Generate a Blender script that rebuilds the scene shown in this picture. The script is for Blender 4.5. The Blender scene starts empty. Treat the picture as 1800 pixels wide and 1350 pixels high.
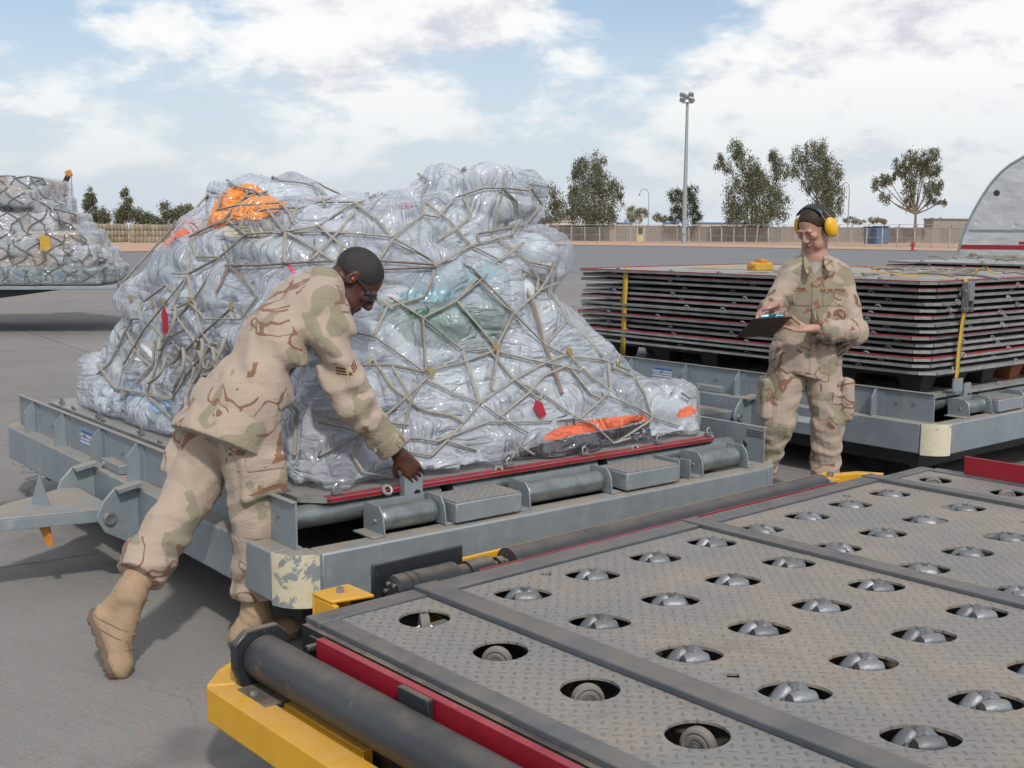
import bpy, bmesh, math, random
import numpy as np
from mathutils import Vector, Matrix
from mathutils.bvhtree import BVHTree
from mathutils.geometry import delaunay_2d_cdt
R = math.radians
random.seed(7); rng = np.random.default_rng(7)
scene = bpy.context.scene
col = scene.collection

# ---------------------------------------------------------------- camera
CAM_H = 1.57
FPX, HOR, ROLL = 2012.0, 405.0, 0.006          # focal length in photo pixels (1800 wide), horizon row, roll
PITCH = math.atan((675.0 - HOR) / FPX)
cam_data = bpy.data.cameras.new('camera')
cam_data.sensor_width = 36.0
cam_data.lens = 36.0 * FPX / 1800.0
cam_data.clip_start = 0.05
cam_data.clip_end = 6000.0
cam = bpy.data.objects.new('camera', cam_data)
cam.matrix_world = Matrix.Translation((0, 0, CAM_H)) @ Matrix.Rotation(R(90) - PITCH, 4, 'X') @ Matrix.Rotation(ROLL, 4, 'Z')
col.objects.link(cam)
scene.camera = cam

def node(nt, t, ins=None, **props):
    n = nt.nodes.new(t)
    for k, v in props.items():
        setattr(n, k, v)
    for k, v in (ins or {}).items():
        s = n.inputs[k]
        if isinstance(v, bpy.types.NodeSocket):
            nt.links.new(v, s)
        else:
            s.default_value = v
    return n
def math_(nt, op, a, b=None, c=None, clamp=False):
    ins = {0: a}
    if b is not None: ins[1] = b
    if c is not None: ins[2] = c
    return node(nt, 'ShaderNodeMath', ins, operation=op, use_clamp=clamp).outputs[0]
def c4(c):
    return c if isinstance(c, bpy.types.NodeSocket) else (c[0], c[1], c[2], 1.0)
def mixc(nt, f, a, b, blend='MIX'):
    return node(nt, 'ShaderNodeMix', {0: f, 6: c4(a), 7: c4(b)}, data_type='RGBA', blend_type=blend).outputs[2]
def ramp(nt, f, lo, hi, a=0.0, b=1.0):
    return node(nt, 'ShaderNodeMapRange', {0: f, 1: lo, 2: hi, 3: a, 4: b}, interpolation_type='SMOOTHSTEP').outputs[0]
def noise(nt, vec, scale, detail=4.0, rough=0.55, dist=0.0, out=0, dims='3D'):
    ins = {'Scale': scale, 'Detail': detail, 'Roughness': rough, 'Distortion': dist}
    if vec is not None: ins['Vector'] = vec
    return node(nt, 'ShaderNodeTexNoise', ins, noise_dimensions=dims).outputs[out]
def mapping(nt, vec, loc=(0, 0, 0), rot=(0, 0, 0), scale=(1, 1, 1)):
    return node(nt, 'ShaderNodeMapping', {'Vector': vec, 'Location': loc, 'Rotation': rot, 'Scale': scale}).outputs[0]

# ---------------------------------------------------------------- sun and sky
CLOUD_OFF = (4.4, 2.7, 6.1)
SUN_EL = R(44)
LDIR = Vector((-0.28, 0.96, 0)).normalized()                 # horizontal travel of the light
ldir = Vector((LDIR.x * math.cos(SUN_EL), LDIR.y * math.cos(SUN_EL), -math.sin(SUN_EL)))
sd = bpy.data.lights.new('sun', 'SUN')
sd.energy = 2.6; sd.angle = R(3.0); sd.color = (1.0, 0.955, 0.89)
sun = bpy.data.objects.new('sun', sd)
sun.rotation_euler = ldir.to_track_quat('-Z', 'Y').to_euler()
sun.location = (2, -10, 20)
col.objects.link(sun)

world = bpy.data.worlds.new('World')
scene.world = world
world.use_nodes = True
wn = world.node_tree
wn.nodes.clear()
sky = node(wn, 'ShaderNodeTexSky', sky_type='NISHITA', sun_disc=False, sun_elevation=SUN_EL,
           sun_rotation=math.atan2(-LDIR.x, -LDIR.y), altitude=50.0, air_density=1.0, dust_density=2.2, ozone_density=1.0)
tc = node(wn, 'ShaderNodeTexCoord').outputs['Generated']
sep = node(wn, 'ShaderNodeSeparateXYZ', {0: tc})
zz = math_(wn, 'MAXIMUM', sep.outputs[2], 0.0)
# heaped clouds: noise over the directions of view, flattened a little
cdir = mapping(wn, tc, CLOUD_OFF, (0, 0, 0), (1.0, 1.0, 2.1))
cdir_up = mapping(wn, tc, (CLOUD_OFF[0], CLOUD_OFF[1], CLOUD_OFF[2] + 0.045), (0, 0, 0), (1.0, 1.0, 2.1))
big = noise(wn, cdir, 3.1, 1.0, 0.5, 0.0)
def cloud_dens(v):
    return math_(wn, 'ADD', math_(wn, 'MULTIPLY', big, 0.62), math_(wn, 'MULTIPLY', noise(wn, v, 8.5, 6.0, 0.58, 0.12), 0.50))
dens = cloud_dens(cdir); dens_up = cloud_dens(cdir_up)
mask = ramp(wn, dens, 0.508, 0.60)
shade = ramp(wn, math_(wn, 'SUBTRACT', dens_up, dens), -0.01, 0.10)
cloud_col = mixc(wn, math_(wn, 'MULTIPLY', shade, 0.9), (1.10, 1.085, 1.06), (0.70, 0.71, 0.79))
sky_col = node(wn, 'ShaderNodeVectorMath', {0: sky.outputs[0], 3: 0.15}, operation='SCALE').outputs[0]
haze_f = ramp(wn, zz, 0.24, 0.0, 0.05, 0.85)
sky_h = mixc(wn, haze_f, sky_col, (0.74, 0.815, 0.915))
mask_h = math_(wn, 'MULTIPLY', mask, ramp(wn, zz, 0.01, 0.15, 0.25, 0.90))
final = mixc(wn, mask_h, sky_h, cloud_col)
bg = node(wn, 'ShaderNodeBackground', {'Color': final, 'Strength': 1.0})
wo = node(wn, 'ShaderNodeOutputWorld', {'Surface': bg.outputs[0]})

vs = scene.view_settings
vs.view_transform = 'Standard'; vs.look = 'None'; vs.gamma = 1.0; vs.use_curve_mapping = False
vs.exposure = -0.10
scene.cycles.max_bounces = 4
scene.cycles.use_adaptive_sampling = True
scene.cycles.adaptive_threshold = 0.035
scene.cycles.transparent_max_bounces = 8
scene.cycles.use_denoising = True

# ---------------------------------------------------------------- helpers
def ray_dir(px, py):
    du, dv = px - 900.0, py - 675.0
    c, s = math.cos(ROLL), math.sin(ROLL)
    u, v = du * c + dv * s, -du * s + dv * c
    cp, sp = math.cos(PITCH), math.sin(PITCH)
    return Vector((u, FPX * cp - v * sp, -FPX * sp - v * cp)) / FPX
CAMP = Vector((0, 0, CAM_H))
def on_z(px, py, z):            # where a line of sight meets the height z
    d = ray_dir(px, py)
    return CAMP + d * ((z - CAM_H) / d.z)
def at_y(px, py, y):            # where a line of sight reaches the distance y
    d = ray_dir(px, py)
    return CAMP + d * (y / d.y)

def tag(o, label=None, cat=None, group=None, kind=None):
    if label: o['label'] = label
    if cat: o['category'] = cat
    if group: o['group'] = group
    if kind: o['kind'] = kind
    return o
def empty(name, loc=(0, 0, 0), rz=0.0, label=None, cat=None, group=None):
    o = bpy.data.objects.new(name, None)
    o.empty_display_size = 0.1
    o.location = loc; o.rotation_euler = (0, 0, rz)
    col.objects.link(o)
    return tag(o, label, cat, group)
def copy_tree(o, parent=None):
    c = o.copy(); col.objects.link(c); c.parent = parent
    for ch in o.children:
        copy_tree(ch, c)
    return c
def inst(name, mesh, parent=None, loc=(0, 0, 0), rot=(0, 0, 0), scale=None):
    o = bpy.data.objects.new(name, mesh)
    o.location = loc; o.rotation_euler = rot
    if scale is not None: o.scale = scale
    o.parent = parent
    col.objects.link(o)
    return o

class MB:
    """collects shapes and links them as one mesh object"""
    def __init__(s): s.v = []; s.f = []
    def add(s, vs, fs):
        n = len(s.v); s.v += [tuple(p) for p in vs]; s.f += [tuple(i + n for i in f) for f in fs]; return s
    def box(s, x0, x1, y0, y1, z0, z1, M=None):
        P = [Vector(p) for p in ((x0,y0,z0),(x1,y0,z0),(x1,y1,z0),(x0,y1,z0),(x0,y0,z1),(x1,y0,z1),(x1,y1,z1),(x0,y1,z1))]
        if M is not None: P = [M @ p for p in P]
        return s.add(P, [(0,3,2,1),(4,5,6,7),(0,1,5,4),(1,2,6,5),(2,3,7,6),(3,0,4,7)])
    def prism(s, poly, h0, h1, M=None):       # outline in xy, from h0 to h1 in z
        n = len(poly)
        P = [Vector((x, y, h0)) for x, y in poly] + [Vector((x, y, h1)) for x, y in poly]
        if M is not None: P = [M @ p for p in P]
        F = [tuple(range(n - 1, -1, -1)), tuple(range(n, 2 * n))]
        F += [(i, (i + 1) % n, n + (i + 1) % n, n + i) for i in range(n)]
        return s.add(P, F)
    def tube(s, pts, r, n=8, caps=True, flat=1.0, up=None):
        pts = [Vector(p) for p in pts]
        rs = list(r) if hasattr(r, '__len__') else [r] * len(pts)
        V = []; prev = None
        for i, p in enumerate(pts):
            t = (pts[min(i + 1, len(pts) - 1)] - pts[max(i - 1, 0)])
            if t.length < 1e-9: t = Vector((0, 0, 1))
            t.normalize()
            if prev is None:
                ref = up or (Vector((0, 0, 1)) if abs(t.z) < 0.9 else Vector((1, 0, 0)))
                a = t.cross(ref).normalized()
            else:
                a = prev - t * prev.dot(t)
                if a.length < 1e-6: a = t.orthogonal()
                a.normalize()
            prev = a; b = t.cross(a)
            for k in range(n):
                w = 2 * math.pi * k / n
                V.append(p + a * (math.cos(w) * rs[i]) + b * (math.sin(w) * rs[i] * flat))
        F = []
        for i in range(len(pts) - 1):
            for k in range(n):
                F.append((i*n+k, i*n+(k+1)%n, (i+1)*n+(k+1)%n, (i+1)*n+k))
        if caps:
            F.append(tuple(range(n - 1, -1, -1))); m = (len(pts) - 1) * n
            F.append(tuple(range(m, m + n)))
        return s.add(V, F)
    def cyl(s, p0, p1, r, n=20): return s.tube([p0, p1], r, n)
    def lathe(s, prof, n=24, M=None):          # profile (radius, height) about z
        V = []; m = len(prof)
        for k in range(n):
            w = 2 * math.pi * k / n
            V += [Vector((r * math.cos(w), r * math.sin(w), h)) for r, h in prof]
        if M is not None: V = [M @ p for p in V]
        F = [(k*m+i, ((k+1)%n)*m+i, ((k+1)%n)*m+i+1, k*m+i+1) for k in range(n) for i in range(m - 1)]
        return s.add(V, F)
    def mesh(s, name, m=None, smooth=35):
        me = bpy.data.meshes.new(name)
        me.from_pydata(s.v, [], s.f)
        me.validate(); me.update()
        if smooth:
            me.shade_smooth(); me.set_sharp_from_angle(angle=R(smooth))
        if m is not None: me.materials.append(m)
        return me
    def build(s, name, m=None, parent=None, bevel=0, smooth=35, loc=None, rot=None):
        o = bpy.data.objects.new(name, s.mesh(name, m, smooth))
        col.objects.link(o); o.parent = parent
        if loc: o.location = loc
        if rot: o.rotation_euler = rot
        if bevel:
            b = o.modifiers.new('bevel', 'BEVEL'); b.width = bevel; b.segments = 2; b.limit_method = 'ANGLE'; b.angle_limit = R(40)
        return o
def frame(origin, x, z):
    """matrix with local x along x and local z close to z"""
    x = Vector(x).normalized(); z = Vector(z); y = z.cross(x).normalized(); z = x.cross(y)
    return Matrix(((x.x, y.x, z.x, origin[0]), (x.y, y.y, z.y, origin[1]), (x.z, y.z, z.z, origin[2]), (0, 0, 0, 1)))

# ---------------------------------------------------------------- materials
MATS = {}
def new_mat(name):
    m = bpy.data.materials.new(name); m.use_nodes = True
    nt = m.node_tree; nt.nodes.clear()
    out = node(nt, 'ShaderNodeOutputMaterial')
    MATS[name] = m
    return m, nt, out
def principled(nt, out, **ins):
    b = node(nt, 'ShaderNodeBsdfPrincipled', {k.replace('_', ' '): v for k, v in ins.items()})
    nt.links.new(b.outputs[0], out.inputs['Surface'])
    return b
def weathered(name, c1, c2=None, scale=6.0, rough=0.6, metal=0.0, bump=0.1, bscale=60.0, dust=0.0, dustcol=(0.36, 0.29, 0.21),
              c3=None, c3scale=5.0, c3lo=0.60, c3hi=0.66, spec=0.5, stretch=(1, 1, 1), vary=0.0, rvar=0.12, coat=0.0):
    m, nt, out = new_mat(name)
    co = node(nt, 'ShaderNodeTexCoord').outputs['Object']
    cs = mapping(nt, co, scale=stretch)
    f = noise(nt, cs, scale, 6.0, 0.6)
    c2 = c2 or tuple(x * 0.7 for x in c1)
    colr = mixc(nt, ramp(nt, f, 0.35, 0.65), c1, c2)
    f2 = noise(nt, co, scale * 7, 3.0, 0.6)
    colr = mixc(nt, 0.35, colr, mixc(nt, f2, tuple(x * 0.6 for x in c1), tuple(min(1, x * 1.35) for x in c1)))
    if vary:
        oi = node(nt, 'ShaderNodeObjectInfo').outputs['Random']
        colr = mixc(nt, 1.0, colr, node(nt, 'ShaderNodeCombineColor', {0: ramp(nt, oi, 0, 1, 1 - vary, 1 + vary), 1: ramp(nt, oi, 0, 1, 1 - vary, 1 + vary), 2: ramp(nt, oi, 0, 1, 1 - vary, 1 + vary)}).outputs[0], 'MULTIPLY')
    if c3:
        f3 = noise(nt, co, c3scale, 8.0, 0.65, 0.3)
        colr = mixc(nt, ramp(nt, f3, c3lo, c3hi), colr, c3)
    if dust:
        nz = node(nt, 'ShaderNodeSeparateXYZ', {0: node(nt, 'ShaderNodeNewGeometry').outputs['Normal']}).outputs[2]
        fd = math_(nt, 'MULTIPLY', ramp(nt, nz, 0.6, 0.97), ramp(nt, noise(nt, co, 7.0, 5.0, 0.65), 0.30, 0.62, 0.25, 1.0))
        colr = mixc(nt, math_(nt, 'MULTIPLY', fd, dust), colr, dustcol)
        rg = math_(nt, 'ADD', math_(nt, 'MULTIPLY', fd, 0.4 * dust), math_(nt, 'MULTIPLY_ADD', f2, rvar * 2, rough - rvar), clamp=True)
    else:
        rg = math_(nt, 'MULTIPLY_ADD', f2, rvar * 2, rough - rvar, clamp=True)
    nb = noise(nt, co, bscale, 5.0, 0.6)
    bp = node(nt, 'ShaderNodeBump', {'Strength': bump, 'Distance': 0.01, 'Height': nb}).outputs[0]
    principled(nt, out, Base_Color=colr, Roughness=rg, Metallic=metal, Normal=bp, Specular_IOR_Level=spec, Coat_Weight=coat)
    return m

def np_mesh(name, V, Q, mat=None, smooth=True):
    me = bpy.data.meshes.new(name)
    me.vertices.add(len(V)); me.vertices.foreach_set('co', np.asarray(V, np.float32).ravel())
    me.loops.add(Q.size); me.loops.foreach_set('vertex_index', Q.ravel().astype(np.int32))
    me.polygons.add(len(Q)); me.polygons.foreach_set('loop_start', np.arange(0, Q.size, Q.shape[1], dtype=np.int32)); me.polygons.foreach_set('loop_total', np.full(len(Q), Q.shape[1], np.int32))
    me.update(calc_edges=True); me.validate()
    if smooth: me.shade_smooth()
    if mat: me.materials.append(mat)
    return me
def link_mesh(name, me, parent=None):
    o = bpy.data.objects.new(name, me); col.objects.link(o); o.parent = parent; return o
# ---------------------------------------------------------------- ground
def concrete_material(name, base, dark, tint=0.0):
    m, nt, out = new_mat(name)
    geo = node(nt, 'ShaderNodeNewGeometry').outputs['Position']
    rot = mapping(nt, geo, rot=(0, 0, R(-58)))
    n1 = noise(nt, geo, 0.35, 5.0, 0.6)
    n2 = noise(nt, geo, 2.3, 7.0, 0.65, 0.4)
    n3 = noise(nt, geo, 90.0, 3.0, 0.7)
    broom = noise(nt, mapping(nt, rot, scale=(130.0, 2.5, 1.0)), 1.0, 3.0, 0.6)
    c = mixc(nt, ramp(nt, n1, 0.3, 0.7), base, dark)
    c = mixc(nt, ramp(nt, n2, 0.52, 0.74, 0, 0.6), c, tuple(x * 0.62 for x in dark))
    c = mixc(nt, ramp(nt, n3, 0.3, 0.7, 0.0, 0.30), c, tuple(min(1, x * 1.45) for x in base))
    c = mixc(nt, ramp(nt, broom, 0.40, 0.68, 0.0, 0.20), c, tuple(x * 0.55 for x in base))
    agg = node(nt, 'ShaderNodeTexVoronoi', {'Vector': geo, 'Scale': 140.0}).outputs[1]
    c = mixc(nt, 0.10, c, agg, 'OVERLAY')
    crk = node(nt, 'ShaderNodeTexVoronoi', {'Vector': node(nt, 'ShaderNodeVectorMath', {0: geo, 1: node(nt, 'ShaderNodeVectorMath', {0: noise(nt, geo, 1.5, 4.0, .6, out=1), 3: 0.9}, operation='SCALE').outputs[0]}, operation='ADD').outputs[0], 'Scale': 0.28}, feature='DISTANCE_TO_EDGE').outputs[0]
    c = mixc(nt, math_(nt, 'MULTIPLY', ramp(nt, crk, 0.004, 0.001), ramp(nt, n1, .45, .6, 0, .7)), c, (0.05, 0.047, 0.045))
    oil = noise(nt, mapping(nt, geo, (9, 4, 0)), 0.9, 3.0, 0.6)
    c = mixc(nt, ramp(nt, oil, 0.64, 0.74, 0, .55), c, (0.075, 0.073, 0.072))
    spots = noise(nt, geo, 7.0, 2.0, 0.5)
    c = mixc(nt, ramp(nt, spots, 0.70, 0.76, 0, 0.5), c, tuple(x * 0.4 for x in dark))
    oi = node(nt, 'ShaderNodeObjectInfo').outputs['Random']
    c = mixc(nt, 1.0, c, node(nt, 'ShaderNodeCombineColor', {0: ramp(nt, oi, 0, 1, .94, 1.06), 1: ramp(nt, oi, 0, 1, .94, 1.06), 2: ramp(nt, oi, 0, 1, .94, 1.06)}).outputs[0], 'MULTIPLY')
    h = math_(nt, 'ADD', math_(nt, 'MULTIPLY', broom, 0.6), math_(nt, 'MULTIPLY', n3, 0.4))
    bp = node(nt, 'ShaderNodeBump', {'Strength': 0.35, 'Distance': 0.004, 'Height': h}).outputs[0]
    principled(nt, out, Base_Color=c, Roughness=0.88, Normal=bp, Specular_IOR_Level=0.25)
    return m
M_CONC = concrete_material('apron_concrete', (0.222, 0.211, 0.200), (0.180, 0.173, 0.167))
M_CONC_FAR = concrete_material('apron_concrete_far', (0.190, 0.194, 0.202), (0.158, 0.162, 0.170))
M_SEAL = weathered('joint_sealant', (0.05, 0.045, 0.04), rough=0.9)
M_SAND = weathered('sand', (0.46, 0.30, 0.20), (0.38, 0.26, 0.18), scale=0.25, rough=0.95, bump=0.3, bscale=3.0)

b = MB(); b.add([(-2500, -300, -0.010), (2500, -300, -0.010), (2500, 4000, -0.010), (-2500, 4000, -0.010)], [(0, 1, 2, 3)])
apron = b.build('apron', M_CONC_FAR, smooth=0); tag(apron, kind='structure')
SLY = R(35.0); ST = Vector((math.cos(SLY), math.sin(SLY), 0)); SN = Vector((-math.sin(SLY), math.cos(SLY), 0))
S = 5.5
b = MB(); b.box(0.008, S - 0.008, 0.008, S - 0.008, -0.10, 0.0)
slab_me = b.mesh('slab', M_CONC, 0)
if 0: MB().box(-8 * S, 9 * S, -3 * S, 6 * S, -0.03, -0.020).build('joint_bed', M_SEAL, apron, smooth=0, rot=(0, 0, SLY), loc=tuple(SN * (5.59) + ST * -1.6))
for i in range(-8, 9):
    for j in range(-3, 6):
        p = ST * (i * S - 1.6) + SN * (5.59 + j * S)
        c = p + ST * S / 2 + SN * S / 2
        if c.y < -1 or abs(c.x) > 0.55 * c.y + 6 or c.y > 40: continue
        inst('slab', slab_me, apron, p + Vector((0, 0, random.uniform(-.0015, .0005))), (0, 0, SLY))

near = [on_z(x, y, 0) for x, y in ((-500, 447), (0, 445), (200, 443), (600, 437), (1000, 430.5), (1250, 434), (1450, 437.5), (1700, 442), (2300, 452))]
far = [Vector((p.x * 4, p.y * 4 + 300, 0)) for p in near]
b = MB(); n = len(near)
b.add([(p.x, p.y, 0.02) for p in near] + [(p.x, p.y, 0.02) for p in far], [(i, i + 1, n + i + 1, n + i) for i in range(n - 1)])
tag(b.build('sand_verge', M_SAND, smooth=0), kind='structure')

# ---------------------------------------------------------------- fence, wall, hesco
M_POST = weathered('concrete_post', (0.42, 0.40, 0.37), rough=0.8)
M_WALL = weathered('concrete_wall', (0.27, 0.245, 0.215), (0.22, 0.20, 0.18), scale=0.4, rough=0.9, vary=0.10)
M_MESH, nt, out = new_mat('chain_link')
tr = node(nt, 'ShaderNodeBsdfTransparent'); df = node(nt, 'ShaderNodeBsdfDiffuse', {'Color': (0.33, 0.32, 0.30, 1)})
nt.links.new(node(nt, 'ShaderNodeMixShader', {0: 0.22, 1: tr.outputs[0], 2: df.outputs[0]}).outputs[0], out.inputs[0])
fpx = [(640, 423), (962, 424.5), (1200, 427), (1450, 432), (1690, 437), (1860, 440)]
fpts = [on_z(x, y, 0.02) for x, y in fpx]
def along(pts, d):
    for a, c in zip(pts, pts[1:]):
        L = (c - a).length
        if d <= L: return a.lerp(c, d / L)
        d -= L
    return pts[-1]
flen = sum((c - a).length for a, c in zip(fpts, fpts[1:]))
fence = empty('perimeter_fence', fpts[0], label='long chain link fence with angled concrete posts beyond the apron', cat='fence')
b = MB(); b.box(-.07, .07, -.07, .07, 0, 2.05)
b.tube([(0, 0, 2.0), (0.02, -.05, 2.15), (0.18, -.35, 2.45)], .06, 6)
post_me = b.mesh('fence_post', M_POST)
d = 0.0; last = None; wires = [[], [], [], []]; mv = []; mf = []
while d < flen:
    p = along(fpts, d); q = p - fpts[0]
    o = inst('post', post_me, fence, q, (random.uniform(-.03, .03), random.uniform(-.04, .04), random.uniform(-.2, .2)))
    for k, h in enumerate((0.1, 1.0, 2.0, 2.4)): wires[k].append(q + Vector((0.0, -.3 if k == 3 else -.08, h)))
    mv += [q + Vector((0, -.09, 0.05)), q + Vector((0, -.09, 2.0))]
    d += 2.25 * random.uniform(.95, 1.06)
for w in wires: MB().tube(w, 0.022, 4).build('wire', M_POST, fence)
k = len(mv) // 2
MB().add(mv, [(2*i, 2*i+2, 2*i+3, 2*i+1) for i in range(k - 1)]).build('mesh_panel', M_MESH, fence, smooth=0)

wall = empty('blast_wall', (0, 185, 0), label='low grey brown concrete panel wall running behind the chain link fence', cat='wall')
b = MB(); b.prism([(-.71, -.12), (.71, -.12), (.71, .12), (-.71, .12)], 0, 2.55); pan_me = b.mesh('panel', M_WALL, 0)
for i in range(-18, 88):
    x = 4.5 + i * 1.45
    inst('panel', pan_me, wall, (x, -0.10 * i * 0.6, random.uniform(-.05, .05) + (2.42 - 2.55)), (0, 0, -0.06 + random.uniform(-.01, .01)))

M_HESCO = weathered('sandbag_fabric', (0.31, 0.27, 0.20), (0.24, 0.21, 0.155), scale=2.0, rough=0.95, vary=0.18)
cell = MB()
for zz_, ww in ((0.02, .40), (.08, .46), (.33, .48), (.56, .46), (.62, .40)):
    pass
cell.lathe([(0.0, 0.0), (.42, 0.01), (.50, .10), (.52, .32), (.50, .54), (.42, .63), (0, .64)], 8)
cell_me = cell.mesh('cell', M_HESCO)
def hesco(px0, px1, label):
    p0, p1 = on_z(px0, 426.5, 0.02), on_z(px1, 425.5, 0.02)
    w = empty('barrier_wall', p0, label=label, cat='barrier', group='fabric barriers on the sand')
    L = (p1 - p0).length; dirv = (p1 - p0).normalized(); n = int(L / .60)
    for r in range(3):
        for i in range(n):
            inst('cell', cell_me, w, dirv * ((i + .5) * L / n) + Vector((0, 0, r * .66)), (0, 0, R(22.5) + random.uniform(-.1, .1)), (.62, .62, 1))
    for r in range(2):
        b = MB(); b.box(0, L, -.20, .12, r * .66 + .64, r * .66 + .68, frame((0, 0, 0), dirv, (0, 0, 1))); b.build('layer_band', M_HESCO, w)
hesco(146, 224, 'stacked sand filled barrier left of the dark gap, beside the strapped boxes')
hesco(230, 330, 'stacked sand filled barrier right of the dark gap, behind the wrapped load')

# ---------------------------------------------------------------- trees
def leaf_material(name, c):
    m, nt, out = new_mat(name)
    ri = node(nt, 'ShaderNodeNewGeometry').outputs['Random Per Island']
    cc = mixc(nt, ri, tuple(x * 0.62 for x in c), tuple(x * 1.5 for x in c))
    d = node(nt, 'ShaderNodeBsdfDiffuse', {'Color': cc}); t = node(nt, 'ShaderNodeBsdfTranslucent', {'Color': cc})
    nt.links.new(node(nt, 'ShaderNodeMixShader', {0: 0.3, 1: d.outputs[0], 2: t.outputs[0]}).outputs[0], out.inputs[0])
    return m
M_LEAF = leaf_material('eucalyptus_leaf', (0.150, 0.155, 0.100))
M_LEAF2 = leaf_material('dark_leaf', (0.08, 0.098, 0.065))
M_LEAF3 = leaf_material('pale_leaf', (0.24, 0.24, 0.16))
M_BARK = weathered('bark', (0.20, 0.16, 0.125), rough=0.9)
def tree(name, label, base, Y, blobs, n, leaf, drop=1.0, group=None, trunks=1, size=1.0):
    B = at_y(base[0], base[1], Y); B.z = 0.0
    root = empty(name, B, label=label, cat='tree', group=group)
    pp = Y / FPX
    V = []; centres = []
    wsum = sum(rx * ry for _, _, rx, ry in blobs)
    for (cx, cy, rx, ry) in blobs:
        c = at_y(cx, cy, Y) - B
        rx_, rz_ = rx * pp, ry * pp
        c.y += random.uniform(-.5, .5) * rx_
        centres.append((c, rx_, rz_))
        nb = int(2.0 * n * rx * ry / wsum)
        ncl = max(6, int(nb / 46))
        for k in range(ncl):
            u = rng.normal(size=3); u /= np.linalg.norm(u); rr = rng.uniform(.25, 1.0) ** .45
            cc = np.array(c) + u * rr * np.array([rx_, rx_, rz_])
            m = max(3, int(nb / ncl * rng.uniform(.3, 1.7)))
            cs = rng.uniform(.20, .5) * min(rx_, rz_) * .36 + .11
            pts = cc + rng.normal(size=(m, 3)) * np.array([cs, cs, cs * (0.75 + .65 * drop)]) - np.array([0, 0, cs * .4 * drop])
            L = rng.uniform(.18, .38, m) * size; W = rng.uniform(.045, .10, m) * size
            a = rng.uniform(0, 2 * np.pi, m); tl = rng.normal(0, .35 + .6 * (1 - drop), (m, 2))
            d = np.concatenate([tl, -np.ones((m, 1))], 1); d *= (L / np.linalg.norm(d, axis=1))[:, None]
            s = np.stack([np.cos(a) * W, np.sin(a) * W, np.zeros(m)], 1)
            V.append(np.stack([pts, pts + d * .5 + s, pts + d, pts + d * .5 - s], 1).reshape(-1, 3))
    V = np.concatenate(V)
    link_mesh('crown', np_mesh('crown', V, np.arange(len(V)).reshape(-1, 4), leaf, False), root)
    t = MB(); H = max(c.z for c, _, _ in centres)
    for tk in range(trunks):
        off = Vector(((tk - (trunks - 1) / 2) * .5, 0, 0))
        fork = Vector((off.x * 1.6, 0, H * random.uniform(.28, .42)))
        r0 = H * .016 / math.sqrt(trunks)
        t.tube([off, off.lerp(fork, .5) + Vector((random.uniform(-.1, .1), 0, 0)), fork], [r0 * 1.3, r0, r0 * .85], 7)
        for c, rx_, rz_ in centres[tk::trunks]:
            mid = fork.lerp(c, .5) + Vector((random.uniform(-.3, .3), random.uniform(-.2, .2), -.12 * (c - fork).length * .5))
            t.tube([fork, mid, c], [r0 * .7, r0 * .42, r0 * .16], 5)
            for _ in range(3):
                e = c + Vector((random.uniform(-1, 1) * rx_, random.uniform(-1, 1) * rx_, random.uniform(-.4, 1) * rz_)) * .85
                t.tube([mid.lerp(c, .6), c.lerp(e, .45) + Vector((0, 0, .1)), e], [r0 * .25, r0 * .16, r0 * .05], 4)
    t.build('trunk', M_BARK, root)
    return root
GT = 'eucalyptus trees behind the fence'
tree('eucalyptus_tree', 'half hidden tree just right of the top of the wrapped load', (958, 402), 180, [(968, 348, 24, 24), (945, 330, 22, 14), (980, 372, 20, 18), (955, 385, 20, 14), (935, 365, 20, 30)], 3000, M_LEAF, group=GT)
tree('eucalyptus_tree', 'tall leafy tree standing alone between the load and the light mast', (1040, 404), 180, [(1022, 292, 13, 20), (1008, 318, 11, 22), (1052, 283, 13, 19), (1036, 310, 24, 32), (1034, 355, 32, 44), (1068, 350, 26, 40), (1062, 322, 15, 20), (1090, 345, 7, 18), (1050, 385, 34, 20), (1010, 362, 14, 34)], 9000, M_LEAF, group=GT, trunks=2)
tree('round_tree', 'small dark tree right behind the light mast', (1205, 402), 182, [(1188, 343, 12, 14), (1214, 336, 13, 15), (1203, 360, 24, 20), (1192, 378, 14, 16), (1220, 380, 12, 16)], 3200, M_LEAF2, drop=.4, trunks=2)
tree('eucalyptus_tree', 'wide many stemmed tree left of the woman with a hanging spray at upper left', (1325, 404), 178, [(1262, 284, 9, 13), (1278, 292, 11, 13), (1296, 262, 15, 15), (1316, 292, 17, 22), (1302, 272, 14, 18), (1330, 312, 20, 22), (1303, 340, 28, 34), (1338, 348, 30, 46), (1285, 368, 16, 24), (1366, 358, 20, 34), (1320, 380, 45, 18), (1362, 275, 12, 18), (1374, 300, 15, 22)], 11000, M_LEAF, group=GT, trunks=4)
tree('eucalyptus_tree', 'tall tree with long drooping right side directly above the woman', (1440, 404), 183, [(1433, 258, 20, 15), (1406, 270, 14, 14), (1440, 285, 28, 22), (1458, 310, 22, 32), (1430, 318, 20, 24), (1468, 350, 18, 38), (1445, 365, 22, 30), (1400, 300, 12, 16)], 8000, M_LEAF, group=GT, trunks=2)
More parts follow.
